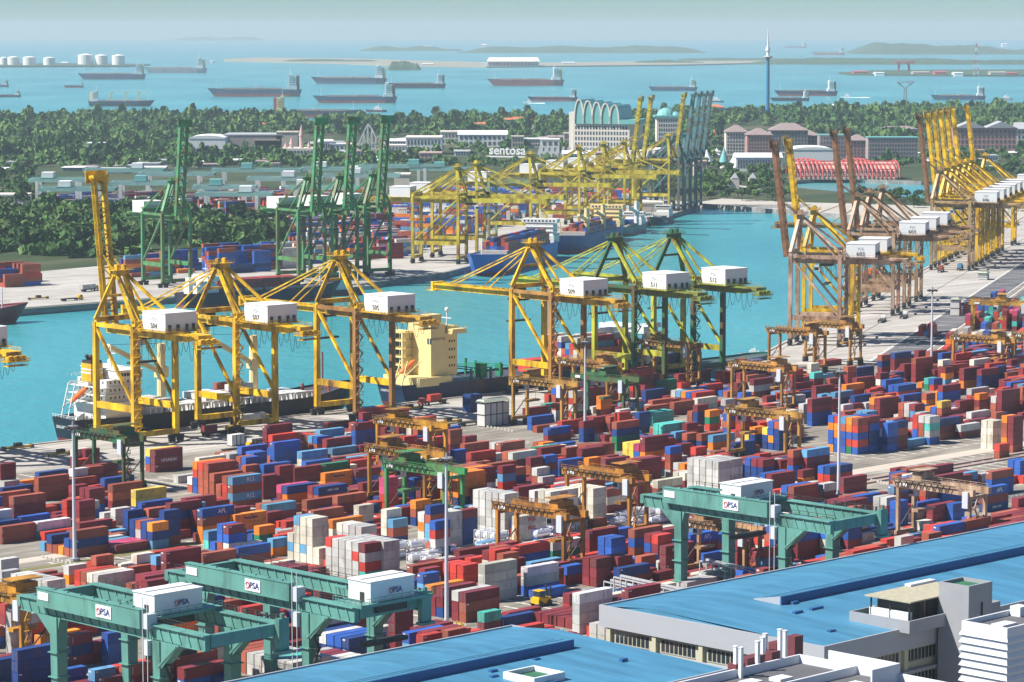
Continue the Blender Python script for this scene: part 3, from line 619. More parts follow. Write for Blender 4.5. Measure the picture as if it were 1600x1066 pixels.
# ================================================================ CRANES
CRANE = painted('crane_paint', (.13, .058, .02), .44, .5, .20, streak=(1, 1, .3))
DARK = plain('dark_steel', (.035, .033, .032), .6, var=.3)
HOUSEW = plain('house_white', (.70, .70, .69), .55, var=.06, scale=.2)
GREYC = plain('cabinet_grey', (.50, .53, .56), .5, var=.1)
GLASS = plain('dark_glass', (.02, .03, .04), .15, var=.1, spec=.6)
BLACKT = plain('ink_black', (.03, .03, .035), .6, var=.05)
NAVYT = plain('ink_navy', (.02, .05, .20), .6, var=.05)
REDT = plain('ink_red', (.50, .04, .03), .6, var=.05)
YEL, OCH, BRN, GRN, YGR, DGR, TEAL, BGR, PINKB = (.82, .50, .010), (.46, .20, .03), (.30, .14, .07), (.04, .20, .07), (.44, .46, .04), (.015, .12, .05), (.105, .275, .235), (.10, .24, .26), (.42, .24, .17)
def fixed(o): o['fixed'] = 1; return o
def stair_tower(o, x, y, z0, z1, w=1.5, step=3.2, s=-1):
    z = z0; k = 0
    while z < z1 - step:
        o.box(x - w, x + w, y + s * 2.3 - .5, y + s * 2.3 + .5, z, z + .15)
        o.beam((x + (w if k % 2 else -w), y + s * 2.3, z), (x - (w if k % 2 else -w), y + s * 2.3, z + step), .25, .5)
        for xx in (-w, w): o.box(x + xx - .06, x + xx + .06, y + s * 2.75 - .06, y + s * 2.75 + .06, z, z + 1.2)
        o.box(x - w, x + w, y + s * 2.72, y + s * 2.8, z + 1.05, z + 1.2); z += step; k += 1
def rails(o, x0, x1, y0, y1, z, h=1.2, n=6):
    for i in range(n + 1):
        t = i / n; x, y = x0 + (x1 - x0) * t, y0 + (y1 - y0) * t; o.box(x - .05, x + .05, y - .05, y + .05, z, z + h)
    o.beam((x0, y0, z + h), (x1, y1, z + h), .11); o.beam((x0, y0, z + h * .5), (x1, y1, z + h * .5), .08)
def quay_crane(ga, up, label=None, house_up=1):
    """rail-mounted ship-to-shore crane: local x runs along the rail, +y over the water"""
    r = empty('quay_crane', (0, 0, -400)); W = 9.25; g = ga / 2; T = 44.0
    for sx in (-1, 1):
        for sy in (-1, 1):
            l = MB().taper((sx * W, sy * g, 3), (2.1, 1.8), (sx * W, sy * g, T), (1.8, 1.8)).build('leg', CRANE, r); l['side'] = sy
            b = MB(); b.box(sx * W - 3.4, sx * W + 3.4, sy * g - .6, sy * g + .6, 1.7, 2.6)
            for q in (-2.6, -1.1, 1.1, 2.6):
                b.tube((sx * W + q, sy * g - .5, .75), (sx * W + q, sy * g + .5, .75), .72, 8); b.box(sx * W + q - .5, sx * W + q + .5, sy * g - .75, sy * g + .75, .9, 1.8)
            b.box(sx * W - 1.1, sx * W + 1.1, sy * g - .9, sy * g + .9, 2.5, 3.4); fixed(b.build('wheel_bogie', DARK, r))
    for sy in (-1, 1): MB().box(-W - 1, W + 1, sy * g - .8, sy * g + .8, 3.0, 5.0).build('sill_beam', CRANE, r)
    for sx in (-1, 1):
        MB().box(sx * W - .75, sx * W + .75, -g, g, 12.2, 14.6).build('portal_beam', CRANE, r)
        MB().box(sx * W - .55, sx * W + .55, -g, g, T - 1.6, T - .2).build('top_beam', CRANE, r)
        MB().beam((sx * W, g - .5, T - 2), (sx * W, -g + .5, 15), 1.15, 1.0).build('brace', CRANE, r)
    MB().box(-W, W, g - .9, g + .9, T, T + 1.8).build('cross_beam', CRANE, r); MB().box(-W, W, -g - .9, -g + .9, T, T + 1.8).build('cross_beam', CRANE, r)
    # girder with a tail that tapers up, walkways and rails
    o = MB(); y0, y1 = -g - 22, g + 2
    for sx in (-1, 1): o.box(sx * 2.6 - .55, sx * 2.6 + .55, y0, y1, 39.4, 42.4)
    for y in np.arange(y0, y1, 6.0): o.box(-2.6, 2.6, y - .4, y + .4, 41.4, 42.2)
    o.hexa([(-3.1, y0 - 9, 41.2), (3.1, y0 - 9, 41.2), (3.1, y0, 39.4), (-3.1, y0, 39.4), (-3.1, y0 - 9, 42.4), (3.1, y0 - 9, 42.4), (3.1, y0, 42.4), (-3.1, y0, 42.4)])
    for sx in (-1, 1): o.box(sx * 4.2 - .75, sx * 4.2 + .75, y0 - 6, y1, 42.0, 42.15); rails(o, sx * 4.9, sx * 4.9, y0 - 6, y1, 42.1, n=16)
    o.build('girder', CRANE, r)
    o = MB(); o.box(-4.5, 4.5, y0 - 12, y0 - 7, 39.2, 39.5); rails(o, -4.5, 4.5, y0 - 12, y0 - 12, 39.4); rails(o, -4.5, -4.5, y0 - 12, y0 - 7, 39.4); rails(o, 4.5, 4.5, y0 - 12, y0 - 7, 39.4)
    for x in (-2.5, 0, 2.5): o.tube((x, y0 - 10, 40.4), (x + 1.1, y0 - 10, 40.4), .9, 8); o.box(x - 1, x - .2, y0 - 11, y0 - 9, 39.4, 41)
    o.box(-4, 4, y0 - 11.5, y0 - 8.5, 37.6, 37.9); rails(o, -4, 4, y0 - 11.5, y0 - 11.5, 37.8)
    o.build('tail_platform', CRANE, r)
    o = MB()
    for k in range(11):
        ys = y0 - 4 + k * 3.4; d = 4.4 + 1.6 * ((k * 7) % 3)
        o.path([(3.9, ys + 3.4 * t, 39.2 - d * math.sin(math.pi * t) ** .8) for t in np.linspace(0, 1, 8)], .09, 3)
    fixed(o.build('festoon_cable', DARK, r))
    # boom
    bm = MB(); L = 55.0
    for sx in (-1, 1): bm.box(sx * 2.2 - .6, sx * 2.2 + .6, 0, L, -2.6, 0)
    for k in range(14): bm.box(-2.2, 2.2, k * 4.1 + .5, k * 4.1 + 1.1, -.9, -.2)
    for k in range(13): bm.beam((-2.2 if k % 2 else 2.2, k * 4.1 + .8, -.5), (2.2 if k % 2 else -2.2, k * 4.1 + 4.9, -.5), .3)
    bm.box(-4.2, -3.0, 1, L, -.5, -.35); rails(bm, -4.2, -4.2, 1, L, -.4, n=16)
    bm.box(-4.6, 4.6, L - 2, L + 2.6, -3.2, -2.9); rails(bm, -4.6, 4.6, L + 2.6, L + 2.6, -3)
    rails(bm, 4.6, 4.6, L - 2, L + 2.6, -3, n=3); bm.box(-3.5, 3.5, L - .5, L + .8, -2.6, .6)
    ob = bm.build('boom', CRANE, r); ob.location = (0, g + 2.2, 42.4); ob.rotation_euler.x = math.radians(83 if up else 0)
    # A-frame and stays
    ax, az = g - 3.0, 62.0
    o = MB()
    for sx in (-1, 1): o.beam((sx * W, g, T + 1), (sx * 1.9, ax, az), 1.7, 1.4)
    o.box(-3.2, 3.2, ax - 1.4, ax + 1.4, az - 1.2, az + .9); o.beam((-4.6, g - 1.6, T + 9.5), (4.6, g - 1.6, T + 9.5), .9)
    o.box(-4.4, 4.4, ax - 2.6, ax + 2.6, az + .9, az + 1.1); rails(o, -4.4, 4.4, ax - 2.6, ax - 2.6, az + 1); rails(o, -4.4, 4.4, ax + 2.6, ax + 2.6, az + 1); rails(o, -4.4, -4.4, ax - 2.6, ax + 2.6, az + 1, n=3)
    for x in (-1.6, 1.6): o.tube((x - .5, ax, az + 2), (x + .5, ax, az + 2), 1.1, 8)
    o.build('apex_frame', CRANE, r)
    for sx in (-1, 1):
        MB().beam((sx * 1.9, ax, az), (sx * W, -g, T + 1.5), 1.05, 1.0).build('back_stay', CRANE, r)
        MB().beam((sx * 1.4, ax - .6, az - .4), (sx * 2.6, -g + 3, 42.4), .7).build('back_stay', CRANE, r)
        if not up:
            MB().beam((sx * 1.9, ax + .6, az - .2), (sx * 2.2, g + 2.2 + 46, 42.4), .5).build('fore_stay', CRANE, r)
            MB().beam((sx * 1.9, ax + .6, az - .6), (sx * 2.2, g + 2.2 + 24, 42.4), .45).build('fore_stay', CRANE, r)
        else:
            MB().beam((sx * 1.9, ax + .6, az), (sx * 2.0, g + 2.2 - .5 + 3, 68), .4).build('fore_stay', CRANE, r)
    # machinery house
    h = MB(); h.box(-7, 7, -g - 16.5, -g - 2.5, 43.0, 49.4); h.box(-7.15, 7.15, -g - 16.65, -g - 2.35, 49.4, 49.75)
    h.box(-7.12, -7.0, -g - 16.3, -g - 2.7, 43.2, 43.5)
    hb = fixed(h.build('machinery_house', HOUSEW, r))
    for x in (-5.2, -1.5, 2.5, 5.4): fixed(MB().box(x - .55, x + .55, -g - 17.0, -g - 16.5, 43.2, 45.4).build('vent', DARK, hb))
    o = MB(); o.box(-8, 8, -g - 17.8, -g - 2, 42.6, 42.95); rails(o, -8, -8, -g - 17.8, -g - 2, 42.9, n=8); rails(o, -8, 8, -g - 17.8, -g - 17.8, 42.9, n=8); o.build('house_deck', CRANE, r)
    # trolley and cab
    ty = (-4 if up else g + 6)
    o = MB(); o.box(-3.4, 3.4, ty - 3, ty + 3, 38.2, 39.3); o.box(-2.4, 2.4, ty - 2.2, ty + 2.2, 42.4, 44)
    for x in (-1.6, 1.6):
        for y in (-2, 2): o.tube((x, ty + y, 38.3), (x, ty + y, 30), .07, 3)
    o.box(-6, 6, ty - 1.2, ty + 1.2, 29.3, 30.0); fixed(o.build('trolley', DARK, r))
    c = MB(); c.box(1.0, 3.6, ty + 3.2, ty + 6.2, 35.4, 38.2); cab = fixed(c.build('operator_cab', GREYC, r))
    fixed(MB().box(.95, 3.65, ty + 4.2, ty + 6.25, 35.8, 37.3).build('window', GLASS, cab))
    o = MB(); stair_tower(o, -W, -g, 4, T); o.build('stair_tower', CRANE, r)
    o = MB(); stair_tower(o, -W, -g - .1, 42, 47, 2.2); rails(o, -W, W, -g - 1.5, -g - 1.5, T + 1.8)
    for x in np.linspace(-W, W, 6): o.tube((x, -g - 1.2, T + 1.7), (x, -g - 1.2, T + 2.6), .35, 6)
    o.build('service_deck', CRANE, r)
    return r
QC = {(24, 0): quay_crane(24, 0), (24, 1): quay_crane(24, 1), (31, 0): quay_crane(31, 0), (31, 1): quay_crane(31, 1)}
def put_crane(kind, foot, corner, xdir, ydir, col, label, group, number=None, land=None, boom=None, extra=None):
    """foot: where the bogie of one corner leg stands; corner: that leg's (x, y) signs"""
    ga = kind[0]; x = Vector((xdir.x, xdir.y)); y = Vector((ydir.x, ydir.y))
    p = Vector((foot.x, foot.y)) - x * corner[0] * 9.25 - y * corner[1] * ga / 2
    c = copy_tree(QC[kind], (p.x, p.y, 0), math.atan2(x.y, x.x), label, {'*': col}); c['category'] = 'quay crane'; c['group'] = group
    for ch in c.children:
        k = ch.name.split('.')[0]
        if land and ((k == 'leg' and ch.get('side') == -1) or k in ('stair_tower', 'service_deck', 'top_beam') or (k == 'apex_frame' and land is DGR)): ch.color = rgb(land)
        if land and k in ('girder', 'tail_platform'): ch.color = rgb(tuple(.55 * a + .45 * b for a, b in zip(land, col)))
        if boom and k in ('boom', 'fore_stay'): ch.color = rgb(boom)
        if k == 'leg': ch.color = tuple(v * random.uniform(.92, 1.06) for v in ch.color[:3]) + (1,)
        if k == 'machinery_house' and number:
            text(number, 2.8, BLACKT if len(number) < 4 else NAVYT, ch, (-7.17, -ga / 2 - 9.5, 44.7), -math.pi / 2); text('PSA', 1.9, GREYC, ch, (-7.17, -ga / 2 - 9.5, 47.3), -math.pi / 2)
    return c
UN = -ND                                             # over the water from the near quay
def q_foot(px, py): return G(px, py)
W0 = LEFT_END + ND * 4.0                             # waterside rail of the near quay
def on_rail(px):
    """point of the near waterside rail seen in photo column px"""
    lo, hi = 0.0, (CORNER - LEFT_END).length
    for _ in range(40):
        mid = (lo + hi) / 2; p = W0 + du * mid
        if project(p)[0] < px: lo = mid
        else: hi = mid
    return W0 + du * lo
near = 'quay cranes along the near berth'
put_crane((24, 0), on_rail(-145), (-1, 1), du, UN, YEL, 'yellow quay crane mostly beyond the left edge, only its tail showing', near, '503')
put_crane((24, 1), on_rail(152), (-1, 1), du, UN, YEL, 'yellow quay crane with its boom raised, by the white ship superstructure', near, '504')
put_crane((24, 0), on_rail(310), (-1, 1), du, UN, YEL, 'yellow quay crane numbered 507 over the middle of the black ship', near, '507')
put_crane((24, 0), on_rail(496), (-1, 1), du, UN, YEL, 'yellow quay crane numbered 505 standing between the two black ships', near, '505', land=(.34, .17, .05))
put_crane((24, 0), on_rail(800), (-1, 1), du, UN, YEL, 'yellow quay crane numbered 509 with its boom lowered over open water', near, '509', land=(.40, .21, .05))
put_crane((24, 0), on_rail(929), (-1, 1), du, UN, YGR, 'yellow and green quay crane with one dark green stair leg', near, '511', land=DGR)
put_crane((24, 0), on_rail(1021), (-1, 1), du, UN, YGR, 'yellow and green quay crane nearest the corner of the basin', near, '512', land=DGR)
right = 'quay cranes along the right berth'
def on_right(dist): return r0 + DR * dist
d3 = (G(1395, 493) - r0).length; d5 = (G(1514, 423) - r0).length
R = lambda d, col, lab_, num, boom=None, land=None: put_crane((24, 1), on_right(d), (-1, -1), DR, RN, col, lab_, right, num, land=land, boom=boom)
R(0, (.56, .37, .27), 'pinkish brown quay crane numbered 602 at the near end of the right berth', '602', boom=BRN)
R(36, YEL, 'yellow quay crane standing second on the right berth between brown ones', '501')
R(d3, (.47, .30, .19), 'rusty brown quay crane numbered 603, first of the middle pair', '603', boom=BRN)
R(d3 + 40, (.44, .28, .17), 'rusty brown quay crane numbered 604, second of the middle pair', '604', boom=BRN)
put_crane((24, 0), on_right(d3 + 84), (-1, -1), DR, RN, (.42, .27, .15), 'brown quay crane with lowered boom behind the middle pair', right, '605')
R(d5, (.47, .31, .15), 'rusty brown quay crane with the tallest raised boom at the far right', '606', boom=BRN)
for k, w in enumerate(('first', 'second', 'third', 'fourth', 'fifth')):
    R(d5 + 36 + 30 * k, YEL, 'bright yellow quay crane with raised boom, %s of five in the far row' % w, '60%d' % (7 + k) if k < 3 else '61%d' % (k - 3))
R(d5 + 230, YEL, 'yellow quay crane at the far end of the right berth past the five', '612')
# terminal across the channel
bg_ = 'green quay cranes across the channel'
b0, b1 = G(255, 450), G(570, 432); D1 = (b1 - b0).normalized(); N1 = Vector((D1.y, -D1.x, 0))
X1 = Vector((-N1.y * -1, N1.x * -1, 0))              # local x so that local y points over the water
X1 = Vector((N1.y, -N1.x, 0))
for (px, py), s in zip(((255, 450), (467, 441), (518, 438), (570, 433)), ('green quay crane standing alone with its boom raised in front of the trees', 'green quay crane with raised boom, leftmost of three together', 'green quay crane with raised boom, middle one of three together', 'green quay crane with raised boom, rightmost of three together')):
    put_crane((24, 1), G(px, py), (1, 1), X1, N1, (.06, .26, .10), s, bg_)
mg = 'yellow cranes of the terminal across the channel'
c0, c1 = G(716, 413), G(1040, 329); D2 = (c1 - c0).normalized(); N2 = Vector((D2.y, -D2.x, 0)); X2 = Vector((N2.y, -N2.x, 0))
for (px, py), s in zip(((716, 413), (745, 404), (829, 379), (905, 361), (944, 352)), ('yellow quay crane across the channel beside the three green ones', 'yellow quay crane across the channel, second from the green ones', 'green and yellow quay crane standing right behind the blue ship bow', 'yellow quay crane across the channel behind the white ship superstructure', 'yellow quay crane across the channel, last one with lowered boom')):
    put_crane((31, 0), G(px, py), (1, 1), X2, N2, (.60, .50, .04), s, mg, land=(.62, .52, .05) if px != 829 else (.20, .34, .18))
for (px, py), s in zip(((976, 347), (993, 342), (1045, 330)), ('yellow quay crane with raised boom across the channel, left of three', 'yellow quay crane with raised boom across the channel, middle of three', 'yellow quay crane with raised boom across the channel, right of three')):
    put_crane((31, 1), G(px, py), (1, 1), X2, N2, (.62, .50, .05), s, mg)
bb = 'bluish green cranes at the channel mouth'
for (px, py), s in zip(((1060, 330), (1070, 327), (1079, 325), (1088, 323)), ('first', 'second', 'third', 'fourth')):
    put_crane((24, 1), G(px, py), (1, 1), X2, N2, BGR, 'bluish green quay crane with raised boom at the channel mouth, %s from left' % s, bb)
for r_ in QC.values():
    for ob in list(r_.children_recursive) + [r_]: bpy.data.objects.remove(ob)
# ---------------------------------------------------------------- rubber-tyred yard gantries
def yard_gantry(ty, festoon=True):
    r = empty('yard_gantry', (0, 0, -400)); S, D, H = 26.0, 7.6, 16.6
    for x in (0, D):
        for y in (0, -S):
            MB().taper((x, y, 2.2), (1.0, .85), (x, y, H), (1.15, 1.0)).build('leg', CRANE, r)
            w = MB(); w.box(x - 1.5, x + 1.5, y - .55, y + .55, 1.3, 2.4)
            for q in (-1, 1): w.tube((x + q, y - .45, .8), (x + q, y + .45, .8), .8, 10)
            fixed(w.build('wheel_set', DARK, r))
    for y in (0, -S):
        MB().box(-1.2, D + 1.2, y - .5, y + .5, 2.3, 3.5).build('sill_beam', CRANE, r)
        fixed(MB().beam((.3, y, 4), (D - .3, y, 10.5), .28).build('brace', DARK, r))
        MB().box(0, D, y - .4, y + .4, H - 1.2, H - .1).build('end_tie', CRANE, r)
    for x in (0, D):
        o = MB(); o.box(x - .7, x + .7, -S - 1.6, 1.6, H, H + 1.9); rails(o, x - .95, x - .95, -S - 1.6, 1.6, H + 1.9, n=14); o.build('girder', CRANE, r)
    if festoon:
        o = MB(); n = 9; yy = np.linspace(.5, -S + 6, n + 1)
        for a, b in zip(yy, yy[1:]): o.path([(-1.5, a + (b - a) * t, H + 2.3 - 2.0 * math.sin(math.pi * t)) for t in np.linspace(0, 1, 7)], .16, 3)
        o.box(-1.6, -1.4, -S + 4, 1.2, H + 2.3, H + 2.5); fixed(o.build('festoon_cable', DARK, r))
    o = MB(); o.box(-.9, D + .9, ty - 2.6, ty + 2.6, H + 1.9, H + 2.6); o.box(.6, D - .6, ty - 2.0, ty + 1.4, H + 2.6, H + 4.6); o.box(1, 2.4, ty - 2.4, ty - .8, H + 4.6, H + 5.4)
    for x in (1.5, D - 1.5): o.tube((x, ty, H + 2), (x, ty, 10.5), .06, 3)
    o.box(.2, D - .2, ty - 1.2, ty + 1.2, 9.6, 10.4); rails(o, -.9, D + .9, ty + 2.6, ty + 2.6, H + 2.6, n=5)
    o.build('trolley', CRANE, r)
    MB().box(-.6, D + .6, ty - 2.4, ty + 2.0, H + 5.4, H + 5.6).build('trolley_roof', CRANE, r)
    c = MB().box(D * .3, D * .3 + 2.0, ty + 1.6, ty + 3.8, H - 2.8, H - .4).build('operator_cab', GREYC, r); fixed(c)
    fixed(MB().box(D * .3 - .05, D * .3 + 2.05, ty + 2.2, ty + 3.85, H - 2.2, H - 1.0).build('window', GLASS, c))
    k = MB(); k.box(-1.3, .2, -S - .2, -S + 1.8, H - 3.6, H + 1.2); fixed(k.build('electric_cabinet', GREYC, r))
    s = MB(); stair_tower(s, 0, -S, 3, H, .7, 2.6); s.build('ladder', CRANE, r)
    fixed(MB().box(-1.0, -.72, -3.8, -1.2, H + .5, H + 1.4).build('name_board', HOUSEW, r))
    return r
YG = [yard_gantry(-21), yard_gantry(-6), yard_gantry(-14, False)]
TOP = 18.6
def put_gantry(px, py, kind, col, label, rz=None):
    p = G(px, py, TOP); c = copy_tree(YG[kind], (p.x, p.y, 0), ROT_A if rz is None else rz, label, {'*': col}); c['category'] = 'yard gantry'; c['group'] = 'yard gantries over the container rows'
    return c
GRT = (.045, .27, .09)
for px, py, k, col, lb in [
    (778, 785, 0, OCH, 'rusty ochre yard gantry with black cable loops beside the tank containers'), (886, 731, 0, OCH, 'rusty ochre yard gantry behind the red lettered white block'), (604, 721, 1, GRT, 'bright green yard gantry left of the tall pale container block'),
    (590, 653, 1, (.50, .25, .02), 'ochre yard gantry at the apron behind the bright green one'), (577, 697, 1, (.50, .25, .03), 'ochre yard gantry overlapped by the bright green gantry'), (118, 672, 0, DGR, 'dark green yard gantry in front of the white ship superstructure'),
    (802, 590, 1, (.46, .26, .06), 'ochre yard gantry at the foot of the crane numbered 509'), (876, 561, 0, (.44, .22, .06), 'ochre lattice yard gantry behind the centre light mast'), (898, 583, 2, (.03, .16, .07), 'dark green yard gantry right of the centre light mast'),
    (1004, 531, 1, (.46, .25, .07), 'ochre yard gantry beside the barge with the white cranes'), (1144, 566, 0, (.50, .26, .06), 'ochre yard gantry, rear one of two near the basin corner'), (1139, 637, 1, (.48, .27, .06), 'ochre yard gantry, front one of two near the basin corner'),
    (1202, 512, 0, (.46, .23, .06), 'ochre yard gantry right at the corner of the basin'), (1259, 502, 0, (.46, .24, .06), 'ochre yard gantry at the foot of the crane numbered 602'), (1404, 750, 1, (.52, .38, .26), 'pale rusty yard gantry with a yellow engine house before the empty slots'),
    (1068, 812, 1, (.50, .30, .16), 'pale ochre yard gantry seen beneath the right teal gantry'), (1490, 524, 0, (.52, .27, .05), 'ochre lattice yard gantry over orange containers at the right edge'), (1586, 520, 0, (.52, .27, .05), 'ochre yard gantry cut by the right picture edge'),
    (-66, 911, 0, (.50, .24, .02), 'rusty ochre yard gantry cut by the left edge near the bottom')]:
    put_gantry(px, py, k, col, lb)
for ob in COL.objects:
    if ob.get('label', '').startswith('pale ochre yard gantry seen'): ob.scale = (.86,) * 3; pq = G(1068, 812, 16.0); ob.location = (pq.x, pq.y, 0)
put_gantry(1519, 470, 2, (.60, .34, .05), 'orange yard gantry standing square to the right berth', rz=TR)
for r_ in YG:
    for ob in list(r_.children_recursive) + [r_]: bpy.data.objects.remove(ob)
# ---------------------------------------------------------------- big teal rail gantries
TEALM = painted('teal_paint', (.05, .10, .08), .34, .45, .22, streak=(1, 1, .25))
def rail_gantry(px, py, label, ty):
    """px, py: top near-left corner of the raised front box (24 m up)"""
    H, S, D = 24.0, 36.0, 19.4
    p = G(px, py, 30.0); a, b_ = ab(p); a += 1.2; b_ -= 4.6
    r = empty('rail_gantry', (*xy(a, b_), 0), ROT_A, label, 'rail gantry', 'teal rail gantries in front of the warehouses')
    def T(o, name, m=TEALM): o = o.build(name, m, r); o.color = rgb(TEAL); return o
    y0, y1 = 12.8, -S - 15.5
    for x in (0, D):
        for y in (0, -S):
            l = MB(); l.taper((x, y, 1.6), (2.5, 2.3), (x, y, H), (3.0, 2.5)); leg = T(l, 'leg')
            for z in np.arange(5, H - 5, 5.5): T(MB().box(x - 1.9, x + 1.9, y - 1.6, y + 1.6, z, z + .22), 'leg_deck')
            w = MB(); w.box(x - 4, x + 4, y - .8, y + .8, .8, 1.9)
            for q in (-3, -1.2, 1.2, 3): w.tube((x + q, y - .5, .6), (x + q, y + .5, .6), .6, 8)
            w.build('wheel_bogie', DARK, r)
            if y:                                                     # curved knee on the inner legs
                k = MB(); k.hexa([(x - 1.2, y - 1.2, H - 6), (x + 1.2, y - 1.2, H - 6), (x + 1.2, y + .8, H - 6), (x - 1.2, y + .8, H - 6), (x - 1.2, y - 7.5, H), (x + 1.2, y - 7.5, H), (x + 1.2, y + 3, H), (x - 1.2, y + 3, H)])
                k.tube((x - 1.9, y - 1.4, H - 5.4), (x - 1.9, y - 7.4, H - .3), .3, 6); T(k, 'knee')
            else:
                k = MB(); k.hexa([(x - 1.2, y - .9, H - 4.5), (x + 1.2, y - .9, H - 4.5), (x + 1.2, y + 1.1, H - 4.5), (x - 1.2, y + 1.1, H - 4.5), (x - 1.2, y - 2.2, H), (x + 1.2, y - 2.2, H), (x + 1.2, y + 6.5, H), (x - 1.2, y + 6.5, H)]); T(k, 'knee')
    for x in (0, D):                                                   # plate girders with stiffeners
        g_ = MB(); g_.box(x - .7, x + .7, y1, y0, H, H + 2.9); g_.box(x - 1.3, x + 1.3, y1, y0, H + 2.9, H + 3.15); g_.box(x - 1.0, x + 1.0, y1, y0, H - .2, H)
        g_.box(x - 1.0, x + 1.0, y0 - .0, y0 + 1.2, H + .6, H + 3.0)
        for y in np.arange(y1 + 1.5, y0, 3.1): g_.beam((x - .82, y, H + .05), (x - .82, y + 1.2, H + 2.8), .25, .3)
        T(g_, 'girder')
        q = MB(); rails(q, x + (1.2 if x else 1.2), x + 1.2, y1, y0, H + 3.15, n=22)
        for y in np.arange(y1 + 2, -S + 6, 3.4): q.hexa([(x + 1.0, y - .6, H + 2.2), (x + 1.5, y - .6, H + 2.2), (x + 1.5, y + .6, H + 2.2), (x + 1.0, y + .6, H + 2.2), (x + 1.0, y - .2, H + 4.4), (x + 1.3, y - .2, H + 4.4), (x + 1.3, y + .2, H + 4.4), (x + 1.0, y + .2, H + 4.4)]) if x else None
        q.build('walkway_rail', DARK, r)
    bx = MB(); bx.box(-2.4, -.75, -S + 4.2, 4.6, H + 2.0, H + 6.0); bx.box(-2.55, -.6, -S + 4.0, 4.8, H + 6.0, H + 6.15)
    for y in np.arange(-S + 8, 3, 4.6): bx.box(-1.6, -1.0, y - .5, y + .5, H + 6.1, H + 6.4)
    raised = T(bx, 'raised_box')
    for y in (y0 - .6, y1 + .6):
        e = MB(); e.box(.9, D - .9, y - .7, y + .7, H + .4, H + 3.0); T(e, 'end_tie')
    hk = MB(); hk.box(D - 1.4, D + 1.4, y1 - 1.6, y1 - .2, H - 2.5, H + 4.2); hk.box(D - 2, D + 2, y1 - 2.2, y1 - .1, H - 3.2, H - 2.6); hk.tube((D, y1 - 1, H + 4), (D, y1 - 1, H + 5.2), .5, 8); T(hk, 'end_cabin_bracket')
    # machinery trolley with its white house
    h = MB(); h.box(2.6, 15.6, ty - 3.6, ty + 3.6, H + 3.9, H + 8.3); h.box(2.4, 15.8, ty - 3.8, ty + 3.8, H + 8.3, H + 8.55); h.box(2.7, 15.5, ty - .3, ty + .3, H + 8.55, H + 8.8)
    hs = h.build('machinery_house', HOUSEW, r)
    MB().box(2.5, 2.62, ty - 1.6, ty - .2, H + 3.9, H + 6.0).build('door', DARK, hs)
    def psa(parent, x, y, z, s, rz, board):
        if board: MB().box(-2.65 * s, 2.65 * s, -.06, .06, -1.35 * s, 1.35 * s).build('name_board', HOUSEW, parent, loc=(x, y, z), rz=rz)
        q = (math.sin(rz), -math.cos(rz)); e = .12; t = Matrix.Rotation(rz, 3, 'Z')
        off = t @ Vector((.65 * s, 0, 0)); text('PSA', 2.0 * s, NAVYT, parent, (x + q[0] * e + off.x, y + q[1] * e + off.y, z - .05), rz, bold=.03)
        ring = MB(); off = t @ Vector((-1.75 * s, 0, 0)); pts = []
        for k in range(15):
            an = -2.2 + k * .36; ra = (.8 - .022 * k) * s; pts.append((ra * math.cos(an), 0, ra * math.sin(an)))
        ring.path(pts, .1 * s, 4); pts = [(.42 * s * math.cos(.4 + k * .5), 0, .1 * s + .42 * s * math.sin(.4 + k * .5)) for k in range(9)]; ring.path(pts, .09 * s, 4)
        o = ring.build('emblem', REDT, parent, loc=(x + q[0] * e + off.x, y + q[1] * e + off.y, z), rz=rz)
    psa(raised, -2.5, -S * .5 - 1.5, H + 4.0, 1.0, -math.pi / 2, True)
    MB().box(-2.56, -2.42, .2, 4.0, H + 3.6, H + 5.3).build('number_board', HOUSEW, raised)
    psa(hs, 9.8, ty - 3.75, H + 6.0, .85, 0.0, False)
    o = MB(); o.box(-1, D + 1, ty - 4.6, ty + 4.6, H + 3.15, H + 3.85); rails(o, -1, -1, ty - 4.6, ty + 4.6, H + 3.85, n=5); rails(o, -1, D + 1, ty - 4.6, ty - 4.6, H + 3.85, n=9)
    for x, y in ((-.5, ty + 4.2), (-.5, ty + 1.6)): o.box(x - .1, x + .1, y - .1, y + .1, H + 3.8, H + 7.2)
    o.box(-.9, -.2, ty + .4, ty + 5.4, H + 7.0, H + 7.4); T(o, 'trolley_frame')
    o = MB(); o.box(5, 14, ty - 3, ty + 3, H + 1.2, H + 3.2)
    for x in (6.5, 12.5):
        for y in (-1, 1): o.tube((x, ty + y, H + 2), (x, ty + y, 18.5), .07, 3)
    o.box(3.8, 16, ty - 1.2, ty + 1.2, 17.6, 18.5); o.build('hoist', DARK, r)
    cg = MB()
    for z in (H - 3.4, H + 2.2): cg.box(-2.2, .2, -S + 1.6, -S + 3.4, z, z + 3.2)
    for y in (-S + 1.7, -S + 3.3): cg.tube((-2.3, y, 3), (-2.3, y, H + 9), .09, 4)
    cg.build('lift_cage', GREYC, r)
    s = MB(); stair_tower(s, 0, -S, 2, H, .8, 2.8, s=-1); s.build('ladder', DARK, r)
    for x in (0, D):
        for y in (y1 + 3, y1 + 8, -S * .5):
            f = MB().box(x + .9, x + 1.9, y - .9, y + .9, H + 1.2, H + 1.5).build('floodlight', DARK, r)
    return r
rail_gantry(64, 917.5, 'teal rail gantry with a white house, lowest of the three at left', -27)
rail_gantry(295.5, 879, 'teal rail gantry with a white house, upper one of the left pair', -49.5)
rail_gantry(1040, 761, 'teal rail gantry standing over the rows beside the long blue roof', -15)
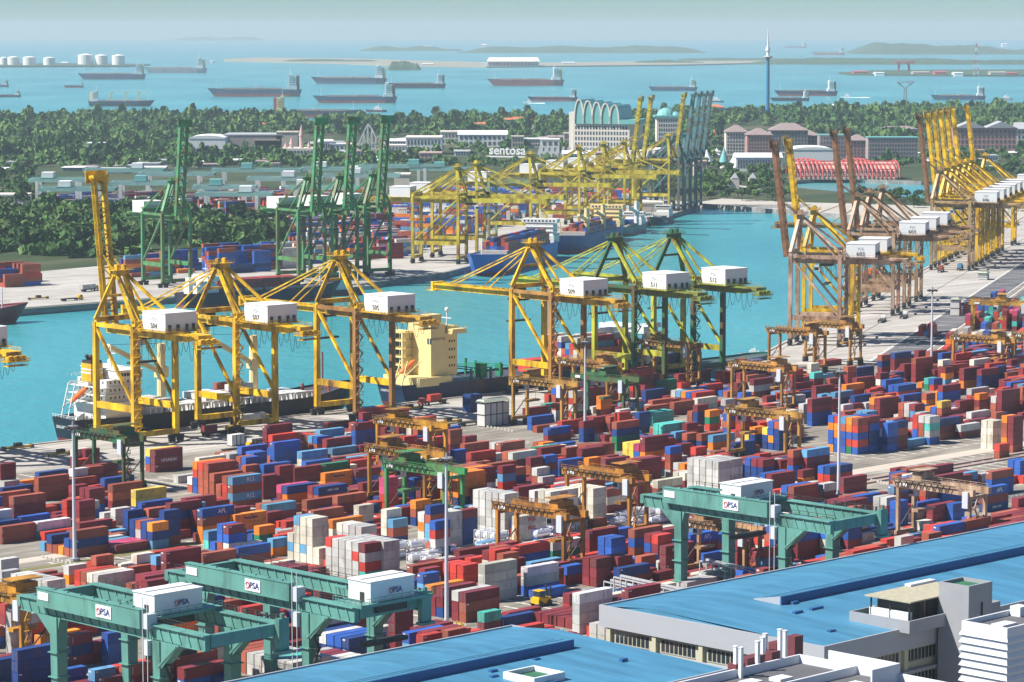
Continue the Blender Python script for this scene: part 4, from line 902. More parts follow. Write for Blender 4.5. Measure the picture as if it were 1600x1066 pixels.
# ================================================================ WAREHOUSES AND THE WHITE BUILDING IN FRONT
def roof_mat(name, c):
    m, n, b = new_mat(name); tc = n.nodes.new("ShaderNodeTexCoord"); w = n.nodes.new("ShaderNodeTexWave"); w.wave_type = 'BANDS'; w.bands_direction = 'X'
    w.inputs['Scale'].default_value = 1.1; n.links.new(tc.outputs['Object'], w.inputs[0])
    bp = n.nodes.new("ShaderNodeBump"); bp.inputs['Strength'].default_value = .25; bp.inputs['Distance'].default_value = .06
    n.links.new(w.outputs['Fac'], bp.inputs['Height']); n.links.new(bp.outputs[0], b.inputs['Normal'])
    no = n.nodes.new("ShaderNodeTexNoise"); no.inputs['Scale'].default_value = .09; no.inputs['Detail'].default_value = 9; no.inputs['Roughness'].default_value = .6
    mp = n.nodes.new("ShaderNodeMapping"); mp.inputs['Scale'].default_value = (3.0, .5, 1); n.links.new(tc.outputs['Object'], mp.inputs[0]); n.links.new(mp.outputs[0], no.inputs['Vector'])
    r = n.nodes.new("ShaderNodeValToRGB"); e = r.color_ramp.elements; e[0].position = .3; e[0].color = rgb(tuple(v * .70 for v in c)); e[1].position = .7; e[1].color = rgb(tuple(v * 1.12 for v in c))
    n.links.new(no.outputs['Fac'], r.inputs[0]); n.links.new(r.outputs[0], b.inputs['Base Color']); b.inputs['Roughness'].default_value = .5; b.inputs['Specular IOR Level'].default_value = .3
    return m
BLUER = roof_mat('blue_roof', (.062, .215, .345))
FASC = plain('fascia_panel', (.34, .36, .39), .55, var=.07, scale=.1)
CREAM = plain('cream_wall', (.44, .43, .31), .8, var=.12, scale=.2)
CONC = plain('plain_concrete', (.27, .28, .30), .8, var=.15, scale=.2)
WHITEW = plain('white_wall', (.60, .62, .65), .6, var=.12, scale=.2)
GREENF = plain('green_floor', (.03, .13, .07), .8, var=.3, scale=.6)
DARKROOF = plain('dark_flat_roof', (.10, .10, .11), .9, var=.3, scale=.2)
SHADEBLUE = plain('shaded_blue_side', (.02, .10, .26), .5, var=.1)  # roof blue with the monitor side's shade painted in; vents reuse it
ZR = 19.0
def local_box(o, a0, a1, b0, b1, z0, z1): return o.box(a0, a1, b0, b1, z0, z1)
def warehouse(px, py, la0, la1, depth, label, mon0, mon1, mdepth, walls=True):
    """px, py: the roof corner between the lit end wall and the far long side; local x = row direction, local -y = towards the viewer's right"""
    p = G(px, py, ZR); r = empty('warehouse', (p.x, p.y, 0), ROT_A, label, 'warehouse', 'blue roofed warehouses')
    W = MB(); W.box(la0 + 1.2, la1 - 1.2, -depth + 1.2, -1.2, 0, ZR - 4.6); W.build('wall', CREAM, r)
    f = MB()
    f.box(la0, la1, -.5, 0, ZR - 5, ZR); f.box(la0, la1, -depth, -depth + .5, ZR - 5, ZR); f.box(la0, la0 + .5, -depth + .5, -.5, ZR - 5, ZR); f.box(la1 - .5, la1, -depth + .5, -.5, ZR - 5, ZR)
    f.build('fascia', FASC, r)
    ry = -depth * .22; o = MB()                                            # low pitched roof behind the parapet
    rows = [(-.5, ZR - .35), (ry, ZR + 1.1), (-depth + .5, ZR - .35)]
    for (ya, za), (yb, zb_) in zip(rows, rows[1:]): o._add([(la0 + .5, ya, za), (la1 - .5, ya, za), (la1 - .5, yb, zb_), (la0 + .5, yb, zb_)], [(3, 2, 1, 0)])
    o._add([(la0 + .5, -.5, ZR - 1), (la0 + .5, ry, ZR + 1.1), (la0 + .5, -depth + .5, ZR - 1)], [(0, 1, 2)]); o._add([(la1 - .5, -.5, ZR - 1), (la1 - .5, ry, ZR + 1.1), (la1 - .5, -depth + .5, ZR - 1)], [(2, 1, 0)])
    roof = o.build('roof', BLUER, r)
    if mon0 is not None:
        y0, y1 = mdepth; o = MB()
        o._add([(mon0, y0, ZR + 1.1), (mon1, y0, ZR + 1.1), (mon1, y1, ZR + 2.6), (mon0, y1, ZR + 2.6)], [(3, 2, 1, 0)])
        for k in (.33, .66):
            y = y0 + (y1 - y0) * k; z = ZR + 1.1 + 1.5 * k; o.box(mon0, mon1, y - .15, y + .15, z, z + .12)
        o.build('ridge_monitor', BLUER, roof)
        o = MB(); o.box(mon0 + .02, mon1, y1 - .35, y1, ZR - .2, ZR + 2.55); o.build('monitor_side', SHADEBLUE, roof)  # shaded near face, its shade put into the darker blue
        o = MB(); o._add([(mon0, y0, ZR + .5), (mon0, y0, ZR + 1.1), (mon0, y1, ZR + 2.6), (mon0, y1, ZR)], [(0, 1, 2, 3)]); o.build('monitor_end', FASC, roof)
    for k in range(9):
        a = random.uniform(max(la0, -160) + 8, min(la1, 160) - 8); y = random.uniform(-depth * .9, -depth * .5); z = ZR - .35 + (y + depth) / (depth * .78) * 1.45
        MB().box(a, a + random.uniform(1.5, 4.5), y, y + .9, z - .3, z + random.uniform(.3, .9)).build('roof_vent', SHADEBLUE, roof)
    if walls:
        def win(a0, a1, y, z0, z1, axis):
            o = MB(); q = MB(); n = 8
            for i in range(n):
                t0 = a0 + (a1 - a0) * i / n; t1 = a0 + (a1 - a0) * (i + .78) / n
                if axis == 'y': o.box(y - .06, y + .3, t0, t1, z0, z1)
                else: o.box(t0, t1, y - .06, y + .3, z0, z1)
            w = o.build('window', GLASS, r)
            e = .16
            (q.box(y - .1, y + .3, a0 - e, a1 + e, z0 - .35, z0 - .12) if axis == 'y' else q.box(a0 - e, a1 + e, y - .1, y + .3, z0 - .35, z0 - .12)); q.build('sill', CONC, w)
        y = -2.6
        while y > -depth + 14:
            for z in (ZR - 8.4, ZR - 13.6): win(y - 12.0, y - 1.4, la0 + 1.2, z, z + 2.6, 'y')
            MB().box(la0 + .3, la0 + 1.4, y - .7, y + .5, 0, ZR - 4.6).build('pillar', CREAM, r); y -= 14.2
        for k in range(8):
            for z in (ZR - 8.2, ZR - 13.6): win(la0 + 4 + k * 13.5, la0 + 14.5 + k * 13.5, -depth + 1.2, z, z + 2.6, 'x')
            MB().box(la0 + 1.8 + k * 13.5, la0 + 3.2 + k * 13.5, -depth + .3, -depth + 1.4, 0, ZR - 4.6).build('pillar', CREAM, r)
        MB().box(la0 + .4, la0 + 110, -depth - .6, -depth + 1.0, ZR - 10.6, ZR - 9.8).build('ledge', CONC, r)
    return r
w2 = warehouse(936, 945, 0, 260, 67, 'long blue roofed warehouse with grey fascia and window bands, at right', 27, 260, (-24, -32))
w1 = warehouse(800, 976, -260, 0, 65, 'long blue roofed warehouse cut by the bottom edge', -260, 9 - 20, (-21, -29.5), walls=False)
# roof plant on the right-hand warehouse
def on_w2(px, py, z): 
    p = G(px, py, z); a, b_ = ab(p); o = w2.location; a0, b0 = ab(o); return a - a0, b_ - b0
a, y = on_w2(1327, 955, ZR + 2.2)
A0, A1, Y0, Y1 = a, a + 34, y - 17, y
o = MB()
for q in ((A0, A1, Y1 - .4, Y1), (A0, A1, Y0, Y0 + .4), (A0, A0 + .4, Y0 + .4, Y1 - .4), (A1 - .4, A1, Y0 + .4, Y1 - .4)): o.box(*q, ZR - .6, ZR + 2.2)
plant = o.build('roof_parapet', CONC, w2)
MB().box(A0 + .4, A1 - .4, Y0 + .4, Y1 - .4, ZR + .6, ZR + .9).build('floor_deck', GREENF, plant)
r = empty('cooling_unit', (0, 0, 0), 0, 'black cooling tower frame with a tan canopy on the blue roof', 'cooling unit'); r.location = (*xy(ab(w2.location)[0] + A0 + 4, ab(w2.location)[1] + Y0 + 2.5), ZR + .92); r.rotation_euler.z = ROT_A
MB().box(0, 1.5, 1, 12, 0, 2.1).build('plinth', WHITEW, r)
o = MB()
for i in range(7):
    for j in range(3): o.box(i * 3.6, i * 3.6 + .3, .6 + j * 5.4, .9 + j * 5.4, 0, 4.6)
o.box(1.7, 22, 1.2, 11, .3, 4.1); o.build('frame', DARK, r)
o = MB(); o.box(-1, 23.2, -.4, 12.6, 4.6, 4.9); o.build('canopy', plain('tan_canopy', (.36, .33, .24), .9, var=.35, scale=.8), r)
MB().box(14, 23.4, 11.0, 12.8, 4.92, 5.4).build('canopy_edge', WHITEW, r)
o = MB()
for i in range(4): o.tube((5 + i * 5, .2, 0), (5 + i * 5, .2, 4.55), .12, 5)
o.tube((3, -.3, .6), (20, -.3, .6), .2, 6); o.build('pipe', plain('copper_pipe', (.35, .14, .10), .5), r)
# stair tower against the warehouse
zt = ZR + 6.5
for z_ in np.arange(ZR, ZR + 14, .2):
    if abs(ab(G(1514, 916.5, z_))[1] + 8.5 - (ab(w2.location)[1] - 67)) < .8: zt = float(z_)
p = G(1514, 916.5, zt); r = empty('stair_tower', (p.x, p.y, 0), ROT_A, 'grey concrete stair tower with a green flat roof beside the warehouse', 'tower')
o = MB(); o.box(0, 8.8, 0, 8.3, 0, zt - 1.1)
for q in ((0, 8.8, 0, .5), (0, 8.8, 7.8, 8.3), (0, .5, .5, 7.8), (8.3, 8.8, .5, 7.8)): o.box(*q, zt - 1.1, zt)
o.build('wall', CONC, r); MB().box(.5, 8.3, .5, 7.8, zt - 1.08, zt - .8).build('roof', GREENF, r)
MB().box(4.6, 5.0, -.3, .02, 0, ZR + 5).build('downpipe', DARK, r)
# white louvred building in the corner
p = G(1574, 982, 30.0); r = empty('white_tower', (p.x, p.y, 0), ROT_A, 'white louvred block cut by the right edge at the bottom', 'building')
o = MB(); o.box(0, 40, 0, 11.5, 0, 28.6)
for q in ((0, 40, 0, .5), (0, 40, 11, 11.5), (0, .5, .5, 11), (39.5, 40, .5, 11)): o.box(*q, 28.6, 30)
o.build('wall', WHITEW, r)
for k in range(9):
    z = 14.2 + k * 1.62; o = MB(); o.hexa([(-.42, -.42, z), (40.4, -.42, z), (40.4, 11.9, z), (-.42, 11.9, z), (-.1, -.1, z + .7), (40.1, -.1, z + .7), (40.1, 11.6, z + .7), (-.1, 11.6, z + .7)]); o.build('louvre', WHITEW, r)
MB().box(.5, 39.5, .5, 11, 28.6, 28.9).build('roof', DARKROOF, r)
MB().box(4, 9, 4, 7, 28.9, 29.4).build('roof_hatch', WHITEW, r)
MB().box(16, 19, 8.2, 10.8, 28.9, 31.0).build('tank_house', WHITEW, r)
# low white building with flues
p = G(1249, 1022, 24); r = empty('white_building', (p.x, p.y, 0), ROT_A, 'white flat roofed building with flues and parapets at the bottom edge', 'building')
o = MB(); o.box(-70, 0, -60, 0, 0, 22); o.build('wall', WHITEW, r)
o = MB()
for q in ((-70, 0, -.5, 0), (-.5, 0, -60, -.5), (-70, -.5, -15.5, -15)): o.box(*q, 22, 24)
o.box(-.5, 0, -26, -8, 24, 26); o.box(-9, -.5, -26, -25.6, 22, 26); o.build('parapet', WHITEW, r)
o = MB(); o.box(-69.5, -.7, -14.8, -.7, 22, 22.3); o.box(-69.5, -.7, -59, -15.7, 22, 22.3); o.build('roof', DARKROOF, r)
for a, y in ((-25, -8), (-18, -10), (-12, -24)): MB().box(a, a + 4, y, y + 3, 22.3, 23.0).build('roof_hatch', WHITEW, r)
RED = plain('oxide_louvre', (.14, .035, .04), .7, var=.2)
for i, (px, py, hh) in enumerate(((1150, 1046, 3.0), (1168, 1038, 3.4), (1182, 1034, 3.4), (1206, 1028, 3.4), (1213, 1016, 4.0), (1242, 1008, 4.6))):
    q = G(px, py, 24); aa, bb_ = ab(q); pa, pb = ab(p); e = MB().box(0, 2.7, 0, 2.2, -hh / 2 - 1.4, hh / 2 - .6); e.build('exhaust_box', RED, r, loc=(aa - pa, bb_ - pb, 24))
for i, (px, py) in enumerate(((1150, 1030), (1158, 1032), (1184, 1022), (1192, 1016), (1196, 1010), (1219, 1003), (1227, 1005))):
    q = G(px, py, 26); aa, bb_ = ab(q); pa, pb = ab(p); e = MB().box(0, .75, 0, .75, -4, 2.4); e.box(-.1, .85, -.1, .85, 2.4, 2.6); e.build('flue', WHITEW, r, loc=(aa - pa, bb_ - pb, 26))
# small flat skylight at the bottom of the middle roof
p = G(786, 1052, ZR + 1.5); r = empty('roof_hatch_house', (p.x, p.y, ZR - 1.2), ROT_A, 'white framed roof hatch with a green top at the bottom edge', 'roof hatch')
o = MB()
for q in ((0, 9, -9, -8.4), (0, 9, -.6, 0), (0, .6, -8.4, -.6), (8.4, 9, -8.4, -.6)): o.box(*q, 0, 3)
o.build('frame', WHITEW, r); MB().box(.6, 8.4, -8.4, -.6, 1.6, 2.0).build('panel', GREENF, r)
# steel trestles with a pale roof beam between the rows and the warehouse
PALES = plain('galvanised_steel', (.38, .39, .40), .5, var=.25, scale=.4)
def trestle(p0, p1, label, z=7.5):
    a = G(*p0, z); b_ = G(*p1, z); L = (b_ - a).length; d = (b_ - a).normalized(); r = empty('pipe_trestle', (a.x, a.y, 0), math.atan2(d.y, d.x), label, 'trestle', 'steel trestles by the warehouse')
    o = MB(); o.box(0, L, -.35, .35, z - .5, z); o.box(0, L, -2.6, -2.2, z - .5, z - .2); o.build('top_beam', PALES, r)
    for k in range(int(L / 5) + 1):
        o = MB()
        for y in (0, -2.4): o.box(k * 5 - .15, k * 5 + .15, y - .15, y + .15, 0, z - .5)
        o.box(k * 5 - .1, k * 5 + .1, -2.25, -.15, z * .5, z * .5 + .25); o.beam((k * 5, -.2, .4), (k * 5, -2.2, z * .5), .14); o.build('leg_frame', PALES, r)
    o = MB()
    for y in (-.6, -1.1, -1.7): o.tube((0, y, z * .55), (L, y, z * .55), .16, 6)
    o.build('pipe', CONC, r)
trestle((970, 898), (1080, 922), 'steel trestle with pale beam nearest the corner of the blue roof', 8)
trestle((1104, 873), (1215, 896), 'steel trestle with pale beam under the right teal gantry', 8)
trestle((955, 905), (1040, 926), 'lower steel trestle running beside the white containers', 4.5)
# light masts
MASTG = plain('mast_grey', (.52, .54, .58), .45, var=.1)
for px, py, hh, lb in ((117, 877, 39, 'tall grey light mast beside the dark green gantry'), (698, 985, 44, 'tall grey light mast with a barrier ring at its foot, bottom centre'), (914, 690, 37, 'tall grey light mast before the green and yellow cranes'), (1310, 776, 41, 'tall grey light mast left of the tall blue and orange stack'), (1455, 592, 39, 'tall grey light mast by the road of the right berth')):
    p = G(px, py); r = empty('light_mast', p, 0, lb, 'light mast', 'yard light masts')
    MB().tube((0, 0, 0), (0, 0, hh), .62, 10, r2=.3).build('pole', MASTG, r)
    o = MB(); o.tube((0, 0, hh - .6), (0, 0, hh + .2), 1.5, 10); o.tube((0, 0, hh + .2), (0, 0, hh + 1.4), .3, 6); o.build('head_frame', CONC, r)
    for k in range(8):
        an = k * math.pi / 4; l = MB(); l.beam((1.3 * math.cos(an), 1.3 * math.sin(an), hh), (2.3 * math.cos(an), 2.3 * math.sin(an), hh - .5), 1.0, .5); l.build('lamp', DARK, r)
    o = MB(); o.tube((0, 0, 0), (0, 0, .9), 1.5, 10); o.build('base', CONC, r)
    if px == 698:
        o = MB()
        for k in range(14):
            an = k * 2 * math.pi / 14; x, y = 4.2 * math.cos(an), 4.2 * math.sin(an); o.box(x - .25, x + .25, y - .25, y + .25, 0, 1.7)
            x2, y2 = 4.2 * math.cos(an + .45), 4.2 * math.sin(an + .45); o.beam((x, y, 1.2), (x2, y2, 1.2), .25)
        o.build('barrier_ring', plain('barrier_yellow', (.55, .36, .05), .7, var=.4, scale=1.5), r)
# ================================================================ SHIPS
HULLP = painted('hull_paint', (.16, .06, .03), .30, .45, .12, attr='paint', streak=(1, 1, .3))
SHIPW = plain('ship_white', (.68, .68, .66), .5, var=.12, scale=.3)
SHIPC = plain('ship_cream', (.72, .58, .26), .5, var=.06, scale=.3)
CRC = plain('crane_cream', (.72, .56, .28), .5, var=.08, scale=.3)
BUFF = plain('deck_buff', (.40, .36, .30), .7, var=.2, scale=.3)
REDD = plain('deck_red', (.28, .06, .05), .7, var=.2, scale=.3)
LIFEB = plain('lifeboat_orange', (.75, .16, .03), .4, var=.05)
HATCH = plain('hatch_grey', (.50, .51, .50), .6, var=.15, scale=.4)
def hull(L, B, fb, hull_c, boot_c, fore=2.5, draught=3.0, rake=.09, boot=1.6):
    o = MB(); n = 14
    def half(t, lvl):
        st = min(1, .62 + t / .12 * .38); x = max(0, (t - .74) / .26); f = max(0.0, 1 - x ** (1.7 + .9 * lvl)); return B / 2 * st * f
    ts = [0, .03, .08, .15, .3, .5, .68, .76, .82, .87, .91, .95, .975, 1.0]
    def sheer(t): return fb + (fore * max(0, (t - .80) / .2) ** .8 if t > .8 else 0)
    for (z0f, z1f, c) in ((lambda t: -draught, lambda t: boot, boot_c), (lambda t: boot, sheer, hull_c)):
        o.cur = c; rings = []
        for t in ts:
            x0 = -L / 2 + L * t; r = []
            for zz, lvl in ((z0f(t), 0), (z1f(t), 1)):
                fr = (zz + draught) / (fb + fore + draught); x = x0 + (L * rake * (fr - .55) * max(0, (t - .7) / .3) - (L * .03 * (1 - fr) * -1 if t < .05 else 0)); h = half(t, min(1, max(0, fr * 1.1))) * (1 if t > .1 or zz > 1 else .8)
                r.append(((x, h, zz), (x, -h, zz)))
            rings.append([r[0][0], r[1][0], r[1][1], r[0][1]])
        for ra, rb in zip(rings, rings[1:]):
            o._add([ra[0], ra[1], rb[1], rb[0]], [(0, 1, 2, 3)]); o._add([ra[2], ra[3], rb[3], rb[2]], [(0, 1, 2, 3)])
        o._add(rings[0], [(0, 1, 2, 3)])
        top = rings
    o.cur = tuple(.5 * v + .06 for v in hull_c)
    for ra, rb in zip(top, top[1:]): o._add([(ra[1][0], ra[1][1], ra[1][2] - .9), (ra[2][0], ra[2][1], ra[2][2] - .9), (rb[2][0], rb[2][1], rb[2][2] - .9), (rb[1][0], rb[1][1], rb[1][2] - .9)], [(0, 1, 2, 3)])
    return o
def windows(parent, x0, x1, y, z, n, axis='x', h=1.0, w=.6, name='window'):
    """a row of panes, one part"""
    o = MB()
    for i in range(n):
        t = x0 + (x1 - x0) * (i + .5) / n
        if axis == 'x': o.box(t - w / 2, t + w / 2, y - .06, y + .06, z, z + h)
        else: o.box(y - .06, y + .06, t - w / 2, t + w / 2, z, z + h)
    return o.build(name, GLASS, parent)
def ship_root(name, p, heading, label, cat='ship', group=None): return empty(name, (p.x, p.y, SEA_Z), math.atan2(heading.y, heading.x), label, cat, group)
def off_quay(px, off, z=0.0):
    """point on a line off metres outside the near quay edge, in photo column px"""
    lo, hi = 0.0, (CORNER - LEFT_END).length
    for _ in range(40):
        mid = (lo + hi) / 2; p = LEFT_END + du * mid + UN * off
        if project((p.x, p.y, z))[0] < px: lo = mid
        else: hi = mid
    return LEFT_END + du * lo + UN * off
CONTM = cmesh
def deck_boxes(r, x0, nx, y0, ny, z, tiers, cols, L=12.19):
    """containers carried on deck: things of their own"""
    out = []
    for i in range(nx):
        for j in range(ny):
            for t in range(tiers if isinstance(tiers, int) else tiers[(i * 3 + j) % len(tiers)]):
                v = Matrix.Rotation(r.rotation_euler.z, 3, 'Z') @ Vector((x0 + i * (L + .5), y0 + j * 2.5, z + t * 2.62)) + r.location
                ux = Vector((math.cos(r.rotation_euler.z), math.sin(r.rotation_euler.z))); add_rest((v.x, v.y), ux, L, v.z, random.choice(cols))
    return out
def label_boxes(lst, text_, group):
    """the ones that show get a label by colour and place; identical-looking neighbours share one"""
    for o in lst: tag(o, text_, 'container', group)
# --- ship alongside, white superstructure at its stern
pS = off_quay(96, 14.5); pB = off_quay(546, 14.5); L1 = (pB - pS).length; mid = pS.lerp(pB, .5)
s1 = ship_root('cargo_ship', mid, du, 'black cargo ship with white superstructure and cream deck cranes alongside', group='ships alongside the near berth')
FB = 9.5
hull(L1, 24, FB, (.018, .02, .035), (.22, .03, .03), fore=3.5).build('hull', HULLP, s1)
x0 = -L1 / 2
sup = MB(); z = FB
sup.box(x0 + 13, x0 + 28, -10.5, 10.5, z - 1, z + 5.6)
for k in range(3): sup.box(x0 + 13.5 + k * .3, x0 + 27.5, -9.5, 9.5, z + 5.6 + k * 2.9, z + 8.5 + k * 2.9 - .25); sup.box(x0 + 9.5 + k * .8, x0 + 27.5, -10.3, 10.3, z + 5.35 + k * 2.9, z + 5.6 + k * 2.9)
sup.box(x0 + 18, x0 + 28.5, -12.5, 12.5, z + 14.3, z + 17.5); sup.box(x0 + 17.6, x0 + 29, -12.8, 12.8, z + 17.5, z + 17.8)
supo = sup.build('superstructure', SHIPW, s1)
for k in range(3): windows(supo, x0 + 15, x0 + 27, -9.53, z + 6.8 + k * 2.9, 6); windows(supo, -8.5, 8.5, x0 + 13.4 + k * .3, z + 6.8 + k * 2.9, 7, 'y')
windows(supo, x0 + 18.5, x0 + 28, -12.53, z + 15.5, 7, h=1.2, w=1.0); windows(supo, -12, 12, x0 + 28.55, z + 15.5, 12, 'y', h=1.2, w=1.6)
for sy in (-10.2, 10.2): o = MB(); [rails(o, x0 + 9.5 + k * .8, x0 + 27.5, sy, sy, z + 5.6 + k * 2.9, n=7) for k in range(4)]; o.build('railing', SHIPW, supo)
f = MB(); f.cur = (.75, .42, .01); f.box(x0 + 11.5, x0 + 17, -3.2, 3.2, z + 13, z + 20); f.cur = (.03, .03, .04); f.box(x0 + 11.8, x0 + 16.7, -2.9, 2.9, z + 20, z + 21.2)
for y in (-1.5, 1.2): f.tube((x0 + 14, y, z + 21), (x0 + 12.6, y, z + 23), .8, 8)
f.cur = (.75, .75, .74)
for d in (0, 1.3): f.box(x0 + 11.45, x0 + 17.05, -3.25, 3.25, z + 16.2 + d, z + 16.8 + d)
f.build('funnel', HULLP, s1)
m_ = MB(); m_.tube((x0 + 23, 0, z + 17.8), (x0 + 23, 0, z + 26), .3, 6); m_.box(x0 + 22.8, x0 + 23.2, -3, 3, z + 23, z + 23.3); m_.sphere((x0 + 26, 5, z + 19.3), 1.1); m_.tube((x0 + 26, 5, z + 17.7), (x0 + 26, 5, z + 19), .3, 6); m_.build('radar_mast', SHIPW, s1)
lb = MB(); lb.loft([[(x0 + 4 + t * 7.5, 1.5 * w_ * math.cos(a_), z + 6 + t * 4.5 + 1.2 * w_ * math.sin(a_)) for a_ in np.linspace(0, 2 * math.pi, 9)[:-1]] for t, w_ in ((0, .4), (.15, .9), (.5, 1), (.85, .9), (1, .4))]); lb.build('lifeboat', LIFEB, s1)
o = MB()
for y in (-2.2, 2.2): o.beam((x0 + 1.5, y, z), (x0 + 5, y, z + 13), .35); o.beam((x0 + 5, y, z + 13), (x0 + 12, y, z + 13.5), .35); o.beam((x0 + 2, y, z + 4), (x0 + 12.5, y, z + 9.5), .3)
o.build('boat_ramp', SHIPW, s1)
o = MB(); rails(o, x0 + 2, x0 + 13, -8.5, -10.5, z, n=8); rails(o, x0 + 1.2, x0 + 1.2, -7.5, 7.5, z, n=8)
for k in range(5): o.box(x0 + 3 + k * 2, x0 + 4.2 + k * 2, -6 + k * 2, -4.8 + k * 2, z - .9, z + .9)
o.build('stern_gear', SHIPW, s1)
for k in range(8):                                             # hatch covers and coamings
    xa = x0 + 33 + k * (L1 * .74 - 22) / 8; w_ = (L1 * .74 - 22) / 8 - 2.5; o = MB(); o.box(xa, xa + w_, -9, 9, z - 1, z + 2.0); ho = o.build('hatch_cover', HATCH if k % 3 else SHIPW, s1)
    c = MB()
    for q in range(4): c.box(xa + q * w_ / 3 - .3, xa + q * w_ / 3 + .3, -11.3, -10.6, z - .9, z + 2.4)
    c.box(xa - 1, xa + w_ + 1, -11.3, -10.5, z + 2.1, z + 2.5); c.build('deck_stanchion', SHIPW, s1)
def ship_crane(r, x, y, z, hgt, tip, m=CRC):
    o = MB(); o.tube((x, y, z - 1), (x, y, z + hgt), 1.9, 12, r2=1.6); o.box(x - 2.2, x + 2.2, y - 1.8, y + 1.8, z + hgt * .45, z + hgt * .62); po = o.build('crane_post', m, r)
    j = MB(); j.beam((x, y, z + hgt * .52), tip, 2.0, 1.7); j.build('crane_jib', m, po)
    w = MB(); w.tube((x, y + .4, z + hgt), (tip[0], tip[1], tip[2] + .5), .1, 4); w.build('hoist_wire', DARK, po)
ship_crane(s1, x0 + 53, 9.0, z, 24, (x0 + 26.5, 7.0, z + 25)); ship_crane(s1, x0 + L1 * .70, 9.0, z, 24, (x0 + L1 * .70 - 26, 7, z + 26))
bx_ = deck_boxes(s1, x0 + 62, 1, -7.4, 6, SEA_Z + z + 2.0 - SEA_Z, 1, 'gw')
bx_ += deck_boxes(s1, x0 + 75, 1, -4.9, 5, z + 2.0, (2, 1, 1), 'gbrR'); bx_ += deck_boxes(s1, x0 + 34, 1, -7, 6, z + 2.0, 1, 'ge')
label_boxes(bx_, 'grey or coloured container lying on the hatch covers of the black ship with cream cranes', 'containers on the black ship')
o = MB()
for k in range(10): o.box(x0 + L1 * .80 + k * 2.2, x0 + L1 * .80 + .8 + k * 2.2, -5 + (k * 3) % 9, -4 + (k * 3) % 9, z, z + 1.8 + (k % 3))
o.tube((x0 + L1 * .90, 0, z), (x0 + L1 * .90, 0, z + 16), .4, 6); rails(o, x0 + L1 * .78, x0 + L1 * .93, -10.2, -6.0, z + 1.2, n=10); o.build('foredeck_gear', REDD, s1)
text('SINGAPORE', 1.6, SHIPW, s1, (x0 - .05, -1.0, z - 3.2), -math.pi / 2)
# --- second ship, cream superstructure
pS = off_quay(604, 15); L2 = 178; mid = pS + du * (L2 / 2)
s2 = ship_root('container_ship', mid, du, 'dark navy container ship with tall cream superstructure near its stern', group='ships alongside the near berth')
hull(L2, 25, 9.5, (.02, .03, .075), (.20, .03, .03), fore=4).build('hull', HULLP, s2); x0 = -L2 / 2; z = 9.5
o = MB(); o.box(x0 + 8, x0 + 26, -11.5, 11.5, z - 1, z + 2.6); o.box(x0 + 16.5, x0 + 24.5, -9, 5.5, z + 2.6, z + 24); o.box(x0 + 15.5, x0 + 24, -7, -2, z + 24, z + 28)
o.box(x0 + 24.5, x0 + 31, -9, 9, z + 2.6, z + 20); o.box(x0 + 24.5, x0 + 33, -13, 13, z + 20, z + 20.5); o.box(x0 + 25.5, x0 + 31.5, -9, 9, z + 20.5, z + 23); o.box(x0 + 25, x0 + 32.5, -13, -9.5, z + 20.5, z + 22)
for k in range(5): o.box(x0 + 10.5, x0 + 16.5, 2, 11, z + 6.5 + k * 3.4, z + 6.8 + k * 3.4)
o.box(x0 + 10.6, x0 + 11.2, 2.2, 3.0, z + 2.6, z + 21); o.box(x0 + 10.6, x0 + 11.2, 10, 10.8, z + 2.6, z + 21); o.box(x0 + 13, x0 + 16.4, 3, 10.6, z + 2.6, z + 21)
so2 = o.build('superstructure', SHIPC, s2)
for k in range(4): windows(so2, x0 + 26, x0 + 30, -9.03, z + 6 + k * 3.4, 3)
for k in range(5): windows(so2, 4, 9.6, x0 + 12.95, z + 4 + k * 3.4, 2, 'y', h=1.9, w=2.1, name='deck_opening')
windows(so2, -9.5, -6.5, x0 + 16.45, z + 16, 2, 'y', h=2.4, w=.9); windows(so2, x0 + 26, x0 + 31, -9.05, z + 21.3, 4, w=.9)
o = MB(); rails(o, x0 + 24.5, x0 + 33, -13, -13, z + 22, n=6); rails(o, x0 + 16.5, x0 + 24.5, -9, -9, z + 24, n=6); rails(o, x0 + 10.5, x0 + 16, 11, 11, z + 21, n=5); rails(o, x0 + 24.5, x0 + 24.5, -13, 13, z + 20.5, n=12)
o.build('railing', SHIPC, so2)
o = MB(); o.tube((x0 + 28, -6, z + 23), (x0 + 28, -6, z + 29), .35, 6); o.sphere((x0 + 28, -6, z + 29.6), 1.0); o.box(x0 + 27.7, x0 + 28.3, -9, -3, z + 26, z + 26.3); o.build('radar_mast', SHIPW, s2)
text('ORIENTAL', 1.7, plain('ink_brown', (.22, .10, .03), .6), so2, (x0 + 20.6, -9.06, z + 18), 0)
lb = MB(); lb.loft([[(x0 + 2 + t * 8, -6 + 1.5 * w_ * math.cos(a_), z + 5 + t * 4.5 + 1.2 * w_ * math.sin(a_)) for a_ in np.linspace(0, 2 * math.pi, 9)[:-1]] for t, w_ in ((0, .4), (.15, .9), (.5, 1), (.85, .9), (1, .4))]); lb.build('lifeboat', LIFEB, s2)
o = MB()
for y in (-8.3, -3.7): o.beam((x0 + 1, y, z), (x0 + 4.5, y, z + 10), .4); o.beam((x0 + 2, y, z + 3), (x0 + 12, y, z + 9.5), .35)
o.build('boat_ramp', SHIPC, s2)
o = MB()
for k in range(5):
    for y in (-11, 11): o.box(x0 + 37 + k * 5.5, x0 + 37.9 + k * 5.5, y, y + .8, z - 1, z + 4.5 + (k % 2) * 1.5)
    o.box(x0 + 37.1 + k * 5.5, x0 + 37.6 + k * 5.5, -11, 11.5, z + 3.8, z + 4.2)
o.box(x0 + 44, x0 + 47, -10, -6, z, z + 6); o.box(x0 + 55, x0 + 57, -9, -6, z, z + 5)
